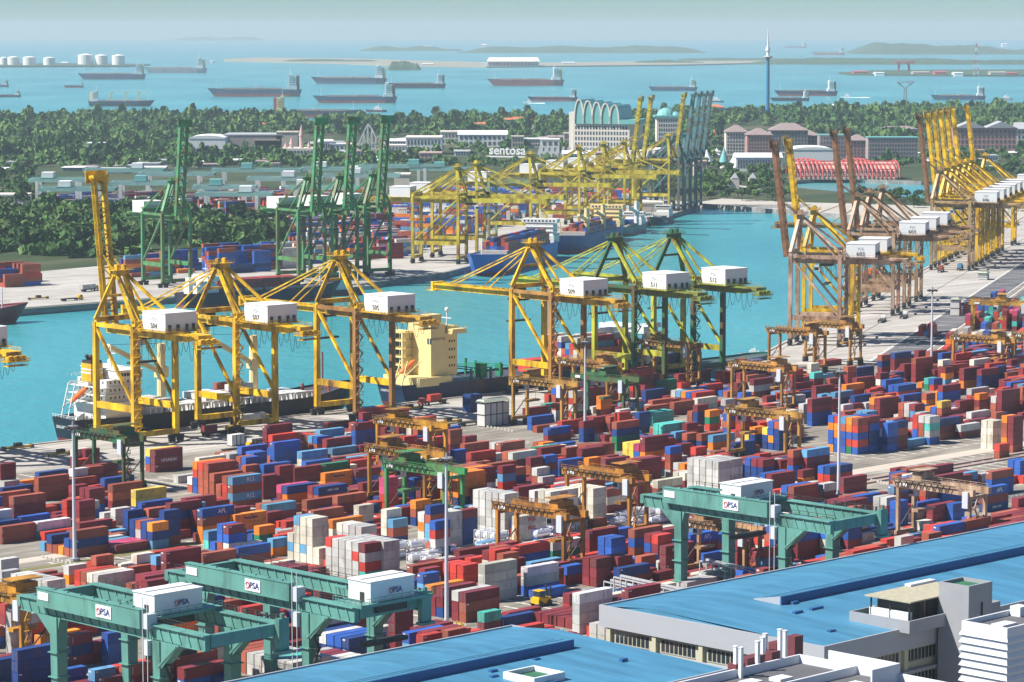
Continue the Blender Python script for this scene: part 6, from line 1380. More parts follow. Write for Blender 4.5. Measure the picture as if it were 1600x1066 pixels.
for a in [('hotel', 'cream hotel wing with brown hip roof, leftmost of the rose hotels', 'hotel', 1134, 1168, 196, 243, 26, 'cream', 'hip', 'brownroof', 7, 6, hg), ('hotel', 'rose walled hotel block right beside the cream wing', 'hotel', 1167, 1206, 201, 246, 30, 'rose', 'hip', 'brownroof', 8, 6, hg),
          ('hotel', 'long taupe hotel wing stretching behind the rose block', 'hotel', 1204, 1262, 193, 242, 34, 'taupe', 'hip', 'brownroof', 11, 6, hg), ('hotel', 'small rose pavilion tower with pyramid roof left of the brown booms', 'hotel', 1248, 1280, 204, 240, 30, 'rose', 'hip', 'brownroof', 5, 5, hg),
          ('hotel', 'low taupe link building between the two pyramid roofed towers', 'hotel', 1280, 1328, 212, 248, 24, 'taupe', 'flat', 'teal', 10, 5, hg), ('hotel', 'rose tower with pyramid roof right of the brown booms', 'hotel', 1326, 1356, 211, 250, 28, 'rose', 'hip', 'brownroof', 5, 5, hg),
          ('hotel', 'long rose and grey hotel slab with teal roof boxes', 'hotel', 1356, 1434, 216, 252, 24, 'taupe', 'flat', 'teal', 17, 5, hg), ('pavilion', 'pavilion with a two tier brown roof above the long hotel slab', 'pavilion', 1376, 1434, 198, 216, 30, 'cream', 'hip', 'brownroof', 10, 1, hg),
          ('hotel', 'rose hotel with a row of grey gables at the right edge', 'hotel', 1492, 1588, 190, 236, 30, 'rose', 'gables', 'grey', 14, 4, hg), ('hotel', 'cream end block of the gabled hotel cut by the right edge', 'hotel', 1588, 1620, 192, 236, 30, 'cream', 'gable', 'grey', 5, 4, hg),
          ('hall', 'white dome roofed hall behind the red ribbed hall', 'hall', 1238, 1302, 230, 252, 60, 'white', 'barrel', 'white', 0, 0), ('hall', 'long low white hall with open arcade by the tents', 'hall', 1150, 1222, 240, 268, 40, 'white', 'gable', 'white', 16, 1),
          ('hall', 'white curved roof hall behind the lone green crane', 'hall', 295, 352, 212, 238, 60, 'white', 'barrel', 'white', 0, 0), ('shed', 'long taupe shed right of the white curved hall', 'shed', 350, 440, 212, 236, 70, 'taupe', 'flat', 'grey', 0, 0), ('shed', 'beige box building in front of the taupe shed', 'shed', 398, 437, 220, 236, 30, 'beige', 'flat', 'beige', 0, 0), ('block', 'tall beige box building at the end of the taupe shed', 'building', 432, 465, 208, 236, 40, 'beige', 'flat', 'beige', 0, 0),
          ('hall', 'white hall with gabled glass front above the white sign', 'hall', 716, 792, 205, 230, 60, 'white', 'gable', 'white', 10, 2), ('hall', 'cream hall left of the gabled white hall', 'hall', 688, 722, 207, 226, 40, 'cream', 'flat', 'cream', 6, 2), ('hall', 'white hall with a yellow roof line near the ride lattice', 'hall', 634, 690, 216, 242, 60, 'white', 'flat', 'cream', 10, 2),
          ('villa', 'orange roofed villa with a small turret among trees', 'villa', 780, 840, 184, 203, 30, 'cream', 'hip', 'orange', 8, 1), ('villa', 'lower orange roofed villa left of the turret villa', 'villa', 734, 782, 192, 206, 26, 'cream', 'hip', 'orange', 7, 1), ('villa', 'orange roofed house among the left trees', 'villa', 390, 414, 192, 208, 22, 'cream', 'hip', 'orange', 4, 1), ('villa', 'orange roofed house behind the bluish green booms', 'villa', 1100, 1132, 164, 182, 24, 'cream', 'hip', 'orange', 5, 1), ('villa', 'white house with red roof on the wooded hill', 'villa', 1236, 1266, 175, 189, 24, 'white', 'gable', 'orange', 6, 1), ('house', 'white roofed house on the wooded hill right of the blue tower', 'house', 1298, 1322, 163, 176, 24, 'white', 'gable', 'white', 4, 1),
          ('shed', 'long blue roofed open shed among the left trees', 'shed', 42, 132, 236, 250, 40, 'taupe', 'gable', 'blue', 0, 0), ('shed', 'pale teal roofed shed right of the long blue one', 'shed', 134, 182, 238, 250, 40, 'white', 'gable', 'teal', 0, 0), ('block', 'white box building above the pale teal shed', 'building', 136, 162, 225, 247, 26, 'white', 'flat', 'white', 4, 2), ('house', 'white office house at the left edge below the gantries', 'house', -10, 42, 306, 328, 26, 'white', 'flat', 'cream', 8, 2),
          ('block', 'white cube building above the sign letters on the right', 'building', 845, 874, 219, 240, 30, 'white', 'flat', 'white', 3, 2), ('hall', 'white ticket hall right of the sign letters', 'hall', 880, 930, 236, 256, 30, 'white', 'gable', 'white', 6, 1), ('block', 'terracotta pink building by the resort shore', 'building', 1084, 1104, 253, 275, 16, 'pink', 'flat', 'pink', 3, 2),
          ('shed', 'low grey warehouse on the far terminal left of the yellow cranes', 'shed', 616, 640, 274, 292, 30, 'cream', 'flat', 'cream', 0, 0), ('shed', 'pale roofed transit shed by the far quay road', 'shed', 985, 1035, 318, 332, 26, 'beige', 'flat', 'cream', 0, 0)]:
    block(*a[:8], a[8], a[9], a[10], a[11], a[12], a[13] if len(a) > 13 else None)
# plain towers, ride lattice, tents
p, k, w = site(440, 492, 252); r = empty('towered_building', (p.x, p.y, 0), 0, 'pale pink theme park building with a few pointed towers', 'building'); MB().box(-w / 2, w / 2, 0, 40, -4, 20 * k).build('wall', WALLS['cream'], r)
for x, hh, rr in ((-.22, 34, 3.2), (.08, 52, 3.6), (.3, 30, 3.0), (-.4, 26, 3)): o = MB(); o.tube((x * w, 12, 0), (x * w, 12, hh * .75 * k), rr * k, 8); t_ = o.build('tower', WALLS['pink'], r); MB().tube((x * w, 12, hh * .75 * k), (x * w, 12, hh * 1.1 * k), rr * 1.2 * k, 8, r2=.2).build('spire', WALLS['pink'], t_)
far_windows(r, -w * .45, w * .45, 3, 18 * k, 9, 2)
p, k, w = site(556, 606, 246); r = empty('ride_lattice', (p.x, p.y, 0), 0, 'white and blue roller coaster lattice between the green booms', 'ride'); o = MB(); H_ = [10, 26, 40, 52, 44, 30, 34, 24, 14]
for i, hh in enumerate(H_):
    x = -w / 2 + w * i / 8
    for y in (0, 8): o.tube((x, y, 0), (x, y, hh * k), .45, 4)
    for z in range(8, hh, 9): o.beam((x, 0, z * k), (x, 8, (z + 5) * k), .4)
    if i:
        xp = x - w / 8; o.beam((xp, 0, H_[i - 1] * k), (x, 0, hh * k), .9); o.beam((xp, 8, H_[i - 1] * k), (x, 8, hh * k), .9); o.beam((xp, 0, 0), (x, 0, hh * k), .35); o.beam((xp, 0, H_[i - 1] * k * .6), (x, 0, hh * k * .5), .35)
o.build('lattice', WALLS['white'], r); o = MB(); o.path([(w * .4 * math.cos(a * .7) * (1 - a / 30), 4, (12 + 9 * math.sin(a)) * k) for a in np.linspace(0, 12, 40)], .8, 4); o.build('track', WALLS['blue'], r)
for i, (x0, x1, yt, yb) in enumerate(((516, 552, 226, 246), (606, 634, 228, 246), (655, 690, 240, 252), (500, 520, 222, 246), (1040, 1075, 232, 250), (930, 975, 240, 256))):
    block('park_building', 'pale theme park building, %s from left among the low white ones' % ORD[i] if i else 'pale theme park building between the ride lattice and the pointed towers', 'building', x0, x1, yt, yb, 26, ('white', 'cream', 'pink')[i % 3], 'flat', None, 5, 2)
g_ = random.Random(5); q_ = []
for k_ in range(30): q_.append((g_.uniform(480, 890), g_.uniform(222, 250), g_.uniform(14, 40), g_.uniform(6, 17), g_.choice(('white', 'cream', 'pink', 'white', 'beige'))))
for k_ in range(26): q_.append((g_.uniform(0, 660), g_.uniform(252, 272), g_.uniform(14, 46), g_.uniform(4, 9), g_.choice(('white', 'grey', 'cream', 'teal', 'taupe'))))
for k_ in range(10): q_.append((g_.uniform(1085, 1230), g_.uniform(232, 262), g_.uniform(10, 26), g_.uniform(5, 11), g_.choice(('white', 'cream', 'white', 'pink'))))
for k_ in range(12): q_.append((g_.uniform(1440, 1600), g_.uniform(240, 268), g_.uniform(12, 30), g_.uniform(4, 9), g_.choice(('beige', 'taupe', 'white', 'cream'))))
zone = lambda x, y: 'on the industrial strip' if x < 670 and y > 251 else 'among the theme park rides' if x < 900 else 'by the resort tents' if x < 1300 else 'below the gabled hotel'
zz = {}; q_ = [a for a in q_ if not (735 < a[0] < 950 and a[1] > 232)]
for a in q_: zz.setdefault((a[4], zone(a[0], a[1])), []).append(a)
for (cc, zn), lst in zz.items():
    lst.sort()
    for i, (x, y, w_, h_, c_) in enumerate(lst):
        block('low_building', 'low %s building %s%s' % (cc, zn, '' if len(lst) == 1 else ', leftmost' if i == 0 else ', rightmost' if i == len(lst) - 1 else ', %s from left' % ORD[i]), 'building', x - w_ / 2, x + w_ / 2, y - h_, y, 30, cc, g_.choice(('flat', 'gable', 'hip')), g_.choice((None, 'grey', 'white', 'brownroof')), max(2, int(w_ / 4)), 1 if h_ < 9 else 2, group='low buildings across the channel')
# seaside sign
p = G(793, 246); k = p.y / F; r = empty('letter_sign', (p.x, p.y, 0), -.35, 'large white standing letters of the resort sign above the far cranes', 'sign'); t_ = text('sentosa', 20 * k, WALLS['white'], r, (0, 0, 10.5 * k), 0, bold=.25 * k)
t_.scale = (1, 60, 1); o = MB(); o.box(-37 * k, 37 * k, -.5, 2.5, -1, 2.0 * k); o.build('plinth', WALLS['white'], r)
for i in range(10):
    q = G(842 + i * 9, 246); o = MB(); o.loft([[(-2.6 * k, -.4, 0), (2.6 * k, -.4, 0), (2.6 * k, .4, 0), (-2.6 * k, .4, 0)], [(1.2 * k, -.4, 13 * k), (4.6 * k, -.4, 12 * k), (4.6 * k, .4, 12 * k), (1.2 * k, .4, 13 * k)]]); s_ = o.build('sail_marker', WALLS['white'], None, loc=(q.x, q.y, 4 * k)); tag(s_, 'white sail shaped marker in the row right of the sign letters', 'marker', 'row of sail markers'); 
    MB().tube((1.5, 0, -4 * k), (1.5, 0, .3), .5, 6).build('post', WALLS['white'], s_)
# red ribbed hall
p, k, w = site(1240, 1402, 281); r = empty('ribbed_hall', (p.x, p.y, 0), 0, 'long exhibition hall with red arched ribs on the shore', 'hall'); h = 34 * k; D = 50
pr = [(D * .5 - D * .5 * math.cos(a), h * .78 * math.sin(a) ** .75) for a in np.linspace(0, math.pi, 12)]
o = MB(); o.loft([[(x, y, z) for y, z in pr] for x in (-w / 2, w / 2)]); o.build('shell', WALLS['pink'], r); far_windows(r, -w / 2 + 3, w / 2 - 3, 1, h * .22, 22, 1, y=.6)
for i in range(24):
    x = -w / 2 + w * i / 23; o = MB(); o.path([(x + 2.5 * math.cos(a), D * .5 - (D * .5 + 3) * math.cos(a), h * (.84 + .1 * math.sin(i * .55)) * math.sin(a) ** .75) for a in np.linspace(0.05, math.pi * .96, 11)], .85, 5); o.build('rib', WALLS['red'], r)
o = MB(); [o.beam((-w / 2, D * .5 - (D * .5 + 2) * math.cos(a), h * .82 * math.sin(a) ** .75), (w / 2, D * .5 - (D * .5 + 2) * math.cos(a), h * .82 * math.sin(a) ** .75), 1.1) for a in (.5, .95, 1.4)]; o.build('purlin', WALLS['red'], r)
for i, (px, yb, hh, ww, mt) in enumerate(((1131, 263, 33, 15, 'teal'), (1086, 256, 22, 11, 'teal'), (1104, 258, 24, 20, 'white'), (1120, 246, 14, 16, 'white'), (1146, 262, 18, 15, 'white'), (1097, 216, 14, 12, 'orange'), (1116, 217, 15, 12, 'orange'))):
    p = G(px, yb); k = p.y / F; o = MB(); o.tube((0, 0, hh * k * .25), (0, 0, hh * k), ww * k * .55, 10, r2=.3); n_ = {'teal': 'teal cone tent', 'white': 'white peaked tent', 'orange': 'orange pavilion roof'}[mt]
    t_ = o.build('tent', WALLS[mt], None, loc=(p.x, p.y, 0)); tag(t_, '%s on the resort shore, %s' % (n_, ('tallest one left of the long hall', 'shortest one by the bluish cranes', 'left of the tallest teal tent', 'behind the tallest teal tent', 'right of the tallest teal tent', 'left one of two below the hotels', 'right one of two below the hotels')[i]), 'tent', 'tents of the resort'); MB().tube((0, 0, -3), (0, 0, hh * k * .25), ww * k * .4, 8).build('base', WALLS['cream'], t_)
for i, px in enumerate((1148, 1176)):
    p = G(px, 300); o = MB(); o.box(-4, 4, -3, 3, -1, 13); t_ = o.build('bridge_tower', WALLS['cream'], None, loc=(p.x, p.y, 0)); tag(t_, 'small cream gate tower on the causeway, %s of two' % ('left', 'right')[i], 'tower', 'gate towers'); MB().tube((0, 0, 13), (0, 0, 18), 4.6, 4, r2=.3).build('roof', WALLS['grey'], t_)
flat('causeway_road', px_poly([(1080, 283), (1130, 287), (1230, 298), (1228, 301), (1130, 291), (1080, 287)]), .08, MATS['pale_ground'])
# sky tower and cable-car pylon
p = G(1199, 197); k = p.y / F; r = empty('observation_tower', (p.x, p.y, 0), 0, 'thin blue observation tower with a disc and white mast top', 'tower'); Z = lambda y: (197 - y) * k
MB().tube((0, 0, 0), (0, 0, Z(90)), 3.6 * k, 12, r2=2.6 * k).build('shaft', plain('tower_blue', (.04, .22, .40), .5, var=.1, scale=.02), r)
o = MB(); o.tube((0, 0, Z(92)), (0, 0, Z(90)), 4 * k, 16, r2=7.5 * k); o.tube((0, 0, Z(90)), (0, 0, Z(88)), 7.5 * k, 16, r2=6 * k); o.build('cabin_disc', WALLS['grey'], r)
o = MB(); o.tube((0, 0, Z(88)), (0, 0, Z(76)), 2.4 * k, 8); o.tube((0, 0, Z(80)), (0, 0, Z(74)), 4.0 * k, 8, r2=2.6 * k); o.tube((0, 0, Z(74)), (0, 0, Z(42)), 1.5 * k, 8, r2=.3 * k); o.build('mast', WALLS['white'], r)
p = G(1414, 183); k = p.y / F; r = empty('cable_pylon', (p.x, p.y, 0), 0, 'grey lattice cable car pylon with wide arms on the hill', 'pylon'); o = MB(); hh = 46 * k
for sx in (-1, 1):
    for sy in (-1, 1): o.beam((sx * 4 * k, sy * 4 * k, 0), (sx * 1.4 * k, sy * 1.4 * k, hh), 1.1 * k)
for z in range(8): a = hh * z / 8; f_ = 4 - 2.6 * z / 8; o.beam((-f_ * k, -f_ * k, a), (f_ * k * .92, -f_ * k, a + hh / 8), .6 * k)
o.build('lattice', WALLS['grey'], r); o = MB(); o.beam((-2 * k, 0, hh), (-13 * k, 0, hh + 8 * k), 1.6 * k); o.beam((2 * k, 0, hh), (13 * k, 0, hh + 9 * k), 1.6 * k); o.beam((-14 * k, 0, hh + 8 * k), (14 * k, 0, hh + 9 * k), 1.2 * k)
for x in (-11, -6, 5, 11): o.tube((x * k, -1.5 * k, hh + 7.5 * k), (x * k, 1.5 * k, hh + 7.5 * k), 1.4 * k, 8)
o.build('cross_arm', WALLS['grey'], r)
# ================================================================ THE FAR TERMINAL'S YARD
def far_yard(poly, ux, n, tmax, cols, gap=.7):
    P = [(q.x, q.y) for q in (G(x, y) for x, y in poly)]; vx = Vector((-ux.y, ux.x)); al = [Vector(p).dot(ux) for p in P]; bl = [Vector(p).dot(vx) for p in P]; b = min(bl)
    while b < max(bl):
        if int(b / 2.6) % 8 > 5: b += 2.6; continue
        a = min(al)
        while a < max(al):
            o_ = ux * a + vx * b
            if inside((o_.x, o_.y), P) and random.random() < gap:
                c0 = random.choice(cols)
                for t in range(random.randint(1, tmax)): add_rest((o_.x, o_.y), ux, 12.19, t * 2.62, c0 if random.random() < .4 else random.choice(cols))
            a += 12.7
        b += 2.6
ux1 = Vector((D1.x, D1.y)); ux2 = Vector((N2.x, N2.y)); MIXC = 'rrmmRbbbncgewo'
far_yard([(318, 430), (415, 424), (415, 414), (318, 418)], ux1, 0, 6, 'bbbnrm', .95); far_yard([(180, 436), (290, 428), (290, 418), (180, 424)], ux1, 0, 5, 'bbnrco', .6); far_yard([(418, 422), (450, 420), (450, 412), (418, 413)], ux1, 0, 6, 'ge', .95)
far_yard([(-20, 452), (40, 448), (40, 440), (-20, 443)], ux1, 0, 5, 'rrRb', .95); far_yard([(440, 416), (620, 404), (640, 392), (600, 340), (450, 338)], ux1, 0, 4, MIXC, .62); far_yard([(620, 392), (720, 368), (800, 340), (860, 318), (840, 302), (700, 306), (600, 330)], ux2, 0, 5, MIXC, .72)
far_yard([(860, 345), (960, 322), (1000, 312), (900, 306), (850, 322)], ux2, 0, 4, MIXC, .5); far_yard([(300, 336), (460, 338), (560, 322), (560, 308), (330, 310)], ux1, 0, 4, 'rRrmboew', .6); far_yard([(90, 332), (270, 334), (300, 314), (90, 308)], ux1, 0, 3, 'rmbnew', .4)
far_yard([(1508, 520), (1620, 520), (1620, 482), (1512, 486)], Vector((DR.x, DR.y)), 0, 4, 'RRrptbm', .62); far_yard([(1478, 575), (1620, 575), (1620, 545), (1480, 548)], Vector((DR.x, DR.y)), 0, 5, 'oRrbgemt', .62); far_yard([(1440, 530), (1462, 530), (1462, 520), (1440, 522)], Vector((DR.x, DR.y)), 0, 2, 'cR', .9); far_yard([(1335, 455), (1400, 432), (1400, 426), (1335, 446)], Vector((DR.x, DR.y)), 0, 3, 'brmo', .9)
ob = rest.build('container_stacks', SPAINT); tag(ob, 'all the other shipping containers packed in rows across both terminals and on decks', 'containers', kind='stuff')
GTEAL = painted('far_gantry_paint', (.10, .14, .13), .25, .6, .1)
def far_gantry(x0, x1, yt, yb, label):
    p, k, w = site(x0, x1, yb); h = (yb - yt) * k; r = empty('rail_gantry', (p.x, p.y, 0), 0, label, 'rail gantry', 'pale rail gantries of the far terminal'); D = 18
    def C(o, n, c): o = o.build(n, GTEAL, r); o.color = rgb(c)
    for x in (-w * .36, w * .30):
        for y in (0, D): C(MB().taper((x, y, 0), (2.6, 2.4), (x, y, h - 3), (3.0, 2.6)), 'leg', (.70, .70, .65))
    for y in (0, D): o = MB(); o.box(-w / 2, w / 2, y - .9, y + .9, h - 3.2, h); rails(o, -w / 2, w / 2, y - .9, y - .9, h, 1.4, 10); C(o, 'girder', (.27, .48, .43))
    for x in (-w / 2 + 1, w / 2 - 1): C(MB().box(x - 1, x + 1, .9, D - .9, h - 3, h - .4), 'end_tie', (.16, .36, .32))
    x = random.uniform(-.3, .25) * w; MB().box(x - 5, x + 5, 2, D - 2, h + .6, h + 5).build('machinery_house', WALLS['white'] if random.random() < .45 else WALLS['teal'], r); C(MB().box(x - 6, x + 6, -1, D + 1, h + .05, h + .6), 'trolley', (.14, .3, .27))
for i, a in enumerate(((45, 140, 279, 326), (130, 255, 264, 306), (215, 335, 270, 312), (172, 290, 284, 322), (300, 400, 290, 330), (330, 470, 264, 304), (385, 505, 277, 318), (305, 425, 301, 340), (445, 562, 291, 332), (505, 625, 272, 308), (560, 690, 258, 296), (60, 180, 293, 338), (640, 740, 262, 296), (470, 580, 262, 300))):
    far_gantry(*a, label='pale green rail gantry behind the green cranes, %s in the listing from the left edge' % ORD[i] if i < 12 else 'pale green rail gantry behind the %s' % ('yellow cranes' if i == 12 else 'three raised green booms'))
# ================================================================ DISTANT ISLANDS, TANKS, HANGAR
FGREEN = plain('far_woods', (.035, .075, .035), .9, var=.5, scale=.006); SAND = plain('far_sand', (.27, .25, .19), .9, var=.15, scale=.004)
def isle(pts, z, mat, name='sand_spit'): slab(name, px_poly(pts, SEA_Z), SEA_Z - 3, SEA_Z + z, mat)
def ridge(name, x0, x1, yb, yt, mat, depth=.06, rough=.5, seed=1):
    """low wooded island as a modelled mound"""
    g = random.Random(seed); p, q = G(x0, yb, SEA_Z), G(x1, yb, SEA_Z); k = p.y / F; H_ = (yb - yt) * k; n = 40; W = q.x - p.x; Dp = p.y * depth; hs = []
    ph = [g.uniform(0, 6.28) for _ in range(5)]
    for i in range(n + 1):
        t = i / n; e = min(1, t / .12, (1 - t) / .12) ** .7; hs.append(H_ * e * max(.18, min(1, .62 + rough * sum(math.sin(ph[j] + t * (3 + 5 * j)) / (1.3 + j) for j in range(5)) * .5)))
    rings = [[(p.x + W * i / n, p.y + Dp * (.5 - .5 * math.cos(a)), SEA_Z - 2 + 2 * math.sin(a) + hs[i] * math.sin(a) ** .8 * g.uniform(.9, 1.1)) for a in np.linspace(0, math.pi, 8)] for i in range(n + 1)]
    o = MB().loft(rings).build(name, mat); o['kind'] = 'structure'; return o
isle([(350, 94), (400, 91.5), (560, 93), (680, 97), (800, 100), (1060, 97), (1250, 96), (1250, 98.5), (1060, 103), (760, 106), (640, 104.5), (520, 100), (350, 96.5)], 5, SAND)
isle([(-300, 101), (100, 101), (235, 102.5), (200, 105), (-300, 106)], 6, FGREEN, 'tank_island')
isle([(1310, 116), (1360, 112), (1700, 110), (1900, 111), (1900, 120), (1500, 119.5), (1330, 118)], 5, FGREEN, 'shipyard_island')
ridge('wooded_islet', 605, 657, 110, 90, FGREEN, .012, .25, 3); ridge('distant_hills', 712, 1108, 83, 65, FGREEN, .05, .55, 5); ridge('distant_hills', 1340, 1700, 85, 66, FGREEN, .05, .5, 8); ridge('distant_hills', 560, 720, 80, 68, FGREEN, .05, .6, 11); ridge('low_island', 1060, 1260, 95, 89, FGREEN, .03, .3, 12); ridge('low_island', 1170, 1700, 101, 88, FGREEN, .03, .35, 13); ridge('low_island', 430, 600, 98, 92, FGREEN, .02, .4, 14)
ridge('distant_hills', 260, 400, 63.5, 57, FGREEN, .05, .4, 15); ridge('low_island', 1330, 1620, 117, 107, FGREEN, .015, .4, 17); ridge('low_island', 990, 1110, 100, 93, FGREEN, .02, .4, 18); ridge('low_island', -200, 150, 104, 99, FGREEN, .01, .4, 19)
TK = plain('tank_white', (.78, .76, .72), .5, var=.06, scale=.01)
for i, (x0, x1, yt, yb) in enumerate(((0, 12, 89, 102), (12, 30, 88, 102.5), (36, 56, 88, 102.8), (68, 86, 89, 103), (122, 146, 84, 102), (149, 168, 85, 102), (175, 195, 85, 102.5))):
    p, k, w = site(x0, x1, yb); r = empty('storage_tank', (p.x, p.y, 0), 0, 'white storage tank on the far left island, %s' % ('cut by the left edge', 'first of the low ones', 'second of the low ones', 'third of the low ones', 'leftmost of the three tall ones', 'middle of the three tall ones', 'rightmost of the three tall ones')[i], 'storage tank', 'white tanks on the far island'); h = (yb - yt) * k
    MB().tube((0, 0, -3), (0, 0, h * .88), w / 2, 20).build('shell', TK, r); MB().tube((0, 0, h * .88), (0, 0, h), w / 2, 20, r2=w * .08).build('roof', TK, r)
p, k, w = site(757, 842, 104); r = empty('hangar', (p.x, p.y, 0), 0, 'white roofed hangar on the distant strip of land', 'hangar'); h = 14 * k
MB().box(-w * .44, w / 2, 0, 150, -3, h * .55).build('wall', WALLS['grey'], r); o = MB(); o._add([(-w * .46, -6, h * .55), (w * .52, -6, h * .55), (w * .48, 80, h), (-w * .42, 80, h), (-w * .46, 160, h * .55), (w * .52, 160, h * .55)], [(0, 1, 2, 3), (3, 2, 5, 4), (0, 3, 4), (1, 5, 2)]); o.build('roof', WALLS['cream'], r); far_windows(r, -w * .42, w * .48, 2, h * .5, 14, 1, y=-.5, frac=.6)
MB().box(-w * .56, -w * .44, 0, 60, -3, h * .4).build('annexe', WALLS['white'], r)
p = G(1412, 115); k = p.y / F; r = empty('shipyard_crane', (p.x, p.y, 0), 0, 'red shipyard gantry on the distant island at right', 'gantry'); o = MB()
for x in (-9, 9): o.beam((x * k, 0, 0), (x * k * .8, 0, 17 * k), 3.4 * k)
o.build('leg', WALLS['red'], r); MB().box(-14 * k, 17 * k, -10, 10, 16 * k, 19 * k).build('girder', WALLS['red'], r)
p = G(1525, 118); k = p.y / F; r = empty('radio_mast', (p.x, p.y, 0), 0, 'red and white lattice mast on the distant island at right', 'mast'); o = MB()
for i in range(8): o.cur = (.6, .08, .06) if i % 2 else (.75, .75, .73); z0, z1 = i * 6.2 * k, (i + 1) * 6.2 * k; f0, f1 = 4 - .42 * i, 4 - .42 * (i + 1); [o.beam((sx * f0 * k, 0, z0), (sx * f1 * k, 0, z1), .9 * k) for sx in (-1, 1)]; o.beam((-f0 * k, 0, z0), (f1 * k, 0, z1), .6 * k)
o.build('lattice', HULLP, r)
for i, (px, y, ww, hh, c) in enumerate(((1345, 116, 22, 5, 'red'), (1375, 117, 14, 4, 'white'), (1440, 117, 26, 5, 'beige'), (1470, 117.5, 18, 6, 'red'), (1498, 118, 14, 5, 'white'), (1560, 118, 24, 6, 'beige'), (1582, 118, 14, 5, 'red'), (668, 103, 18, 4, 'white'), (888, 101, 20, 4, 'white'), (330, 98, 6, 3, 'white'), (100, 102, 10, 5, 'white'), (1570, 73, 8, 5, 'white'), (756, 76, 8, 7, 'cream'), (667, 78, 12, 6, 'white'))):
    block('far_shed', '%s shed on the distant land, %s from left in photo order' % (c, ORD[i]) if i < 12 else '%s block on the farthest land above the strip' % c, 'shed', px - ww / 2, px + ww / 2, y - hh, y, 60, c, 'gable', None)
# ================================================================ TANK CONTAINERS, TRUCKS, SMALL YARD THINGS
TANKW = plain('tank_shell', (.72, .73, .76), .3, metal=.35, var=.08, scale=.6)
FRAMEW = {'w': plain('tank_frame_white', (.70, .70, .70), .5), 'b': plain('tank_frame_blue', (.03, .08, .34), .5), 'r': plain('tank_frame_red', (.40, .06, .10), .5), 'y': plain('tank_frame_yellow', (.70, .48, .05), .5)}
def tank_mesh():
    o = MB(); n = 14; R_ = 1.16; rings = []
    for x, f in ((.12, .45), (.22, .8), (.4, 1), (5.66, 1), (5.84, .8), (5.94, .45)): rings.append([(x, 1.22 + R_ * f * math.cos(2 * math.pi * i / n), 1.3 + R_ * f * math.sin(2 * math.pi * i / n)) for i in range(n)])
    o.loft(rings); o.box(2.6, 3.4, .9, 1.5, 2.4, 2.6); return o.mesh('tank_shell', TANKW, smooth=False)
TMESH = tank_mesh()
def frame_mesh(m):
    o = MB()
    for x in (0, 5.94):
        for y in (0, 2.32): o.box(x, x + .12, y, y + .12, 0, 2.59)
        for z in (0, 2.47): o.box(x, x + .12, .12, 2.32, z, z + .12)
    for y in (0, 2.32):
        for z in (0, 2.47): o.box(.12, 5.94, y, y + .12, z, z + .12)
    return o.mesh('frame', m)
FM = {k: frame_mesh(m) for k, m in FRAMEW.items()}
SIGN = MB().box(-.03, 0, .85, 1.5, .95, 1.6).mesh('sign_plate', plain('placard', (.75, .75, .72), .6))
def tank(px, py, tiers_up, fr, label):
    z = tiers_up * TIER; p = G(px, py, z + 2.59); a, b_ = ab(p); r = empty('tank_container', (*xy(a, b_), z), ROT_A, label, 'tank container', 'tank containers among the rows')
    for nm, me in (('tank_shell', TMESH), ('frame', FM[fr]), ('sign_plate', SIGN)): c = bpy.data.objects.new(nm, me); COL.objects.link(c); c.parent = r
    return r
def row(pts, what, under=False):
    for i, a in enumerate(pts):
        t_ = tank(*a, '%s, %s from left' % (what, ORD[i]))
        if under and a[2] == 1: u = copy_tree(t_, (t_.location.x, t_.location.y, 0), label='lower tank under the %s, %s from left' % (what.replace('white tank container', 'one'), ORD[i]))
def zc(ox, oy, x, y): return ox + x / S6, oy + y / S6
row([(*zc(620, 770, x, y), t, 'w') for x, y, t in ((862, 395, 1), (940, 405, 1), (1015, 420, 1))], 'white tank container on the upper level before the tall pale block')
row([(*zc(620, 770, x, y), t, 'w') for x, y, t in ((862, 492, 0), (940, 500, 0), (1015, 512, 0))], 'white tank container on the lower level before the tall pale block')
t_ = tank(*zc(620, 770, 900, 545), 1, 'w', 'white tank container lying on the navy box before the tall pale block')
o = bpy.data.objects.new('shipping_container', cmesh[6.06]); COL.objects.link(o); o.location = (t_.location.x, t_.location.y, .02); o.rotation_euler.z = ROT_A; o.color = PAL['n'] + (1,); tag(o, 'navy blue container under a single white tank before the tall pale block', 'container', 'shipping containers stacked in the yard')
row([(*zc(620, 770, x, y), t, f) for x, y, t, f in ((-40, 525, 1, 'w'), (160, 645, 0, 'w'), (150, 505, 1, 'w'), (305, 670, 0, 'w'), (330, 600, 0, 'w'))], 'white tank container beside the grey reefer block', True)
tank(*zc(620, 770, 480, 565), 0, 'r', 'white tank container in a red frame by the middle light mast')
row([(*zc(800, 690, x, y), t, f) for x, y, t, f in ((268, 925, 1, 'b'), (430, 855, 1, 'b'), (520, 880, 0, 'b'), (640, 840, 0, 'w'))], 'white tank container in blue frame between the rusty gantries', True)
row([(*zc(800, 690, x, y), t, f) for x, y, t, f in ((1060, 800, 0, 'b'), (1130, 740, 0, 'w'), (1260, 815, 0, 'w'), (1290, 705, 1, 'w'), (1430, 690, 1, 'w'), (1460, 790, 0, 'b'), (1540, 690, 1, 'w'))], 'white tank container left of the rear teal gantry leg', True)
tank(*zc(800, 690, 905, 915), 0, 'y', 'tank container in a yellow frame behind the bright blue pair')
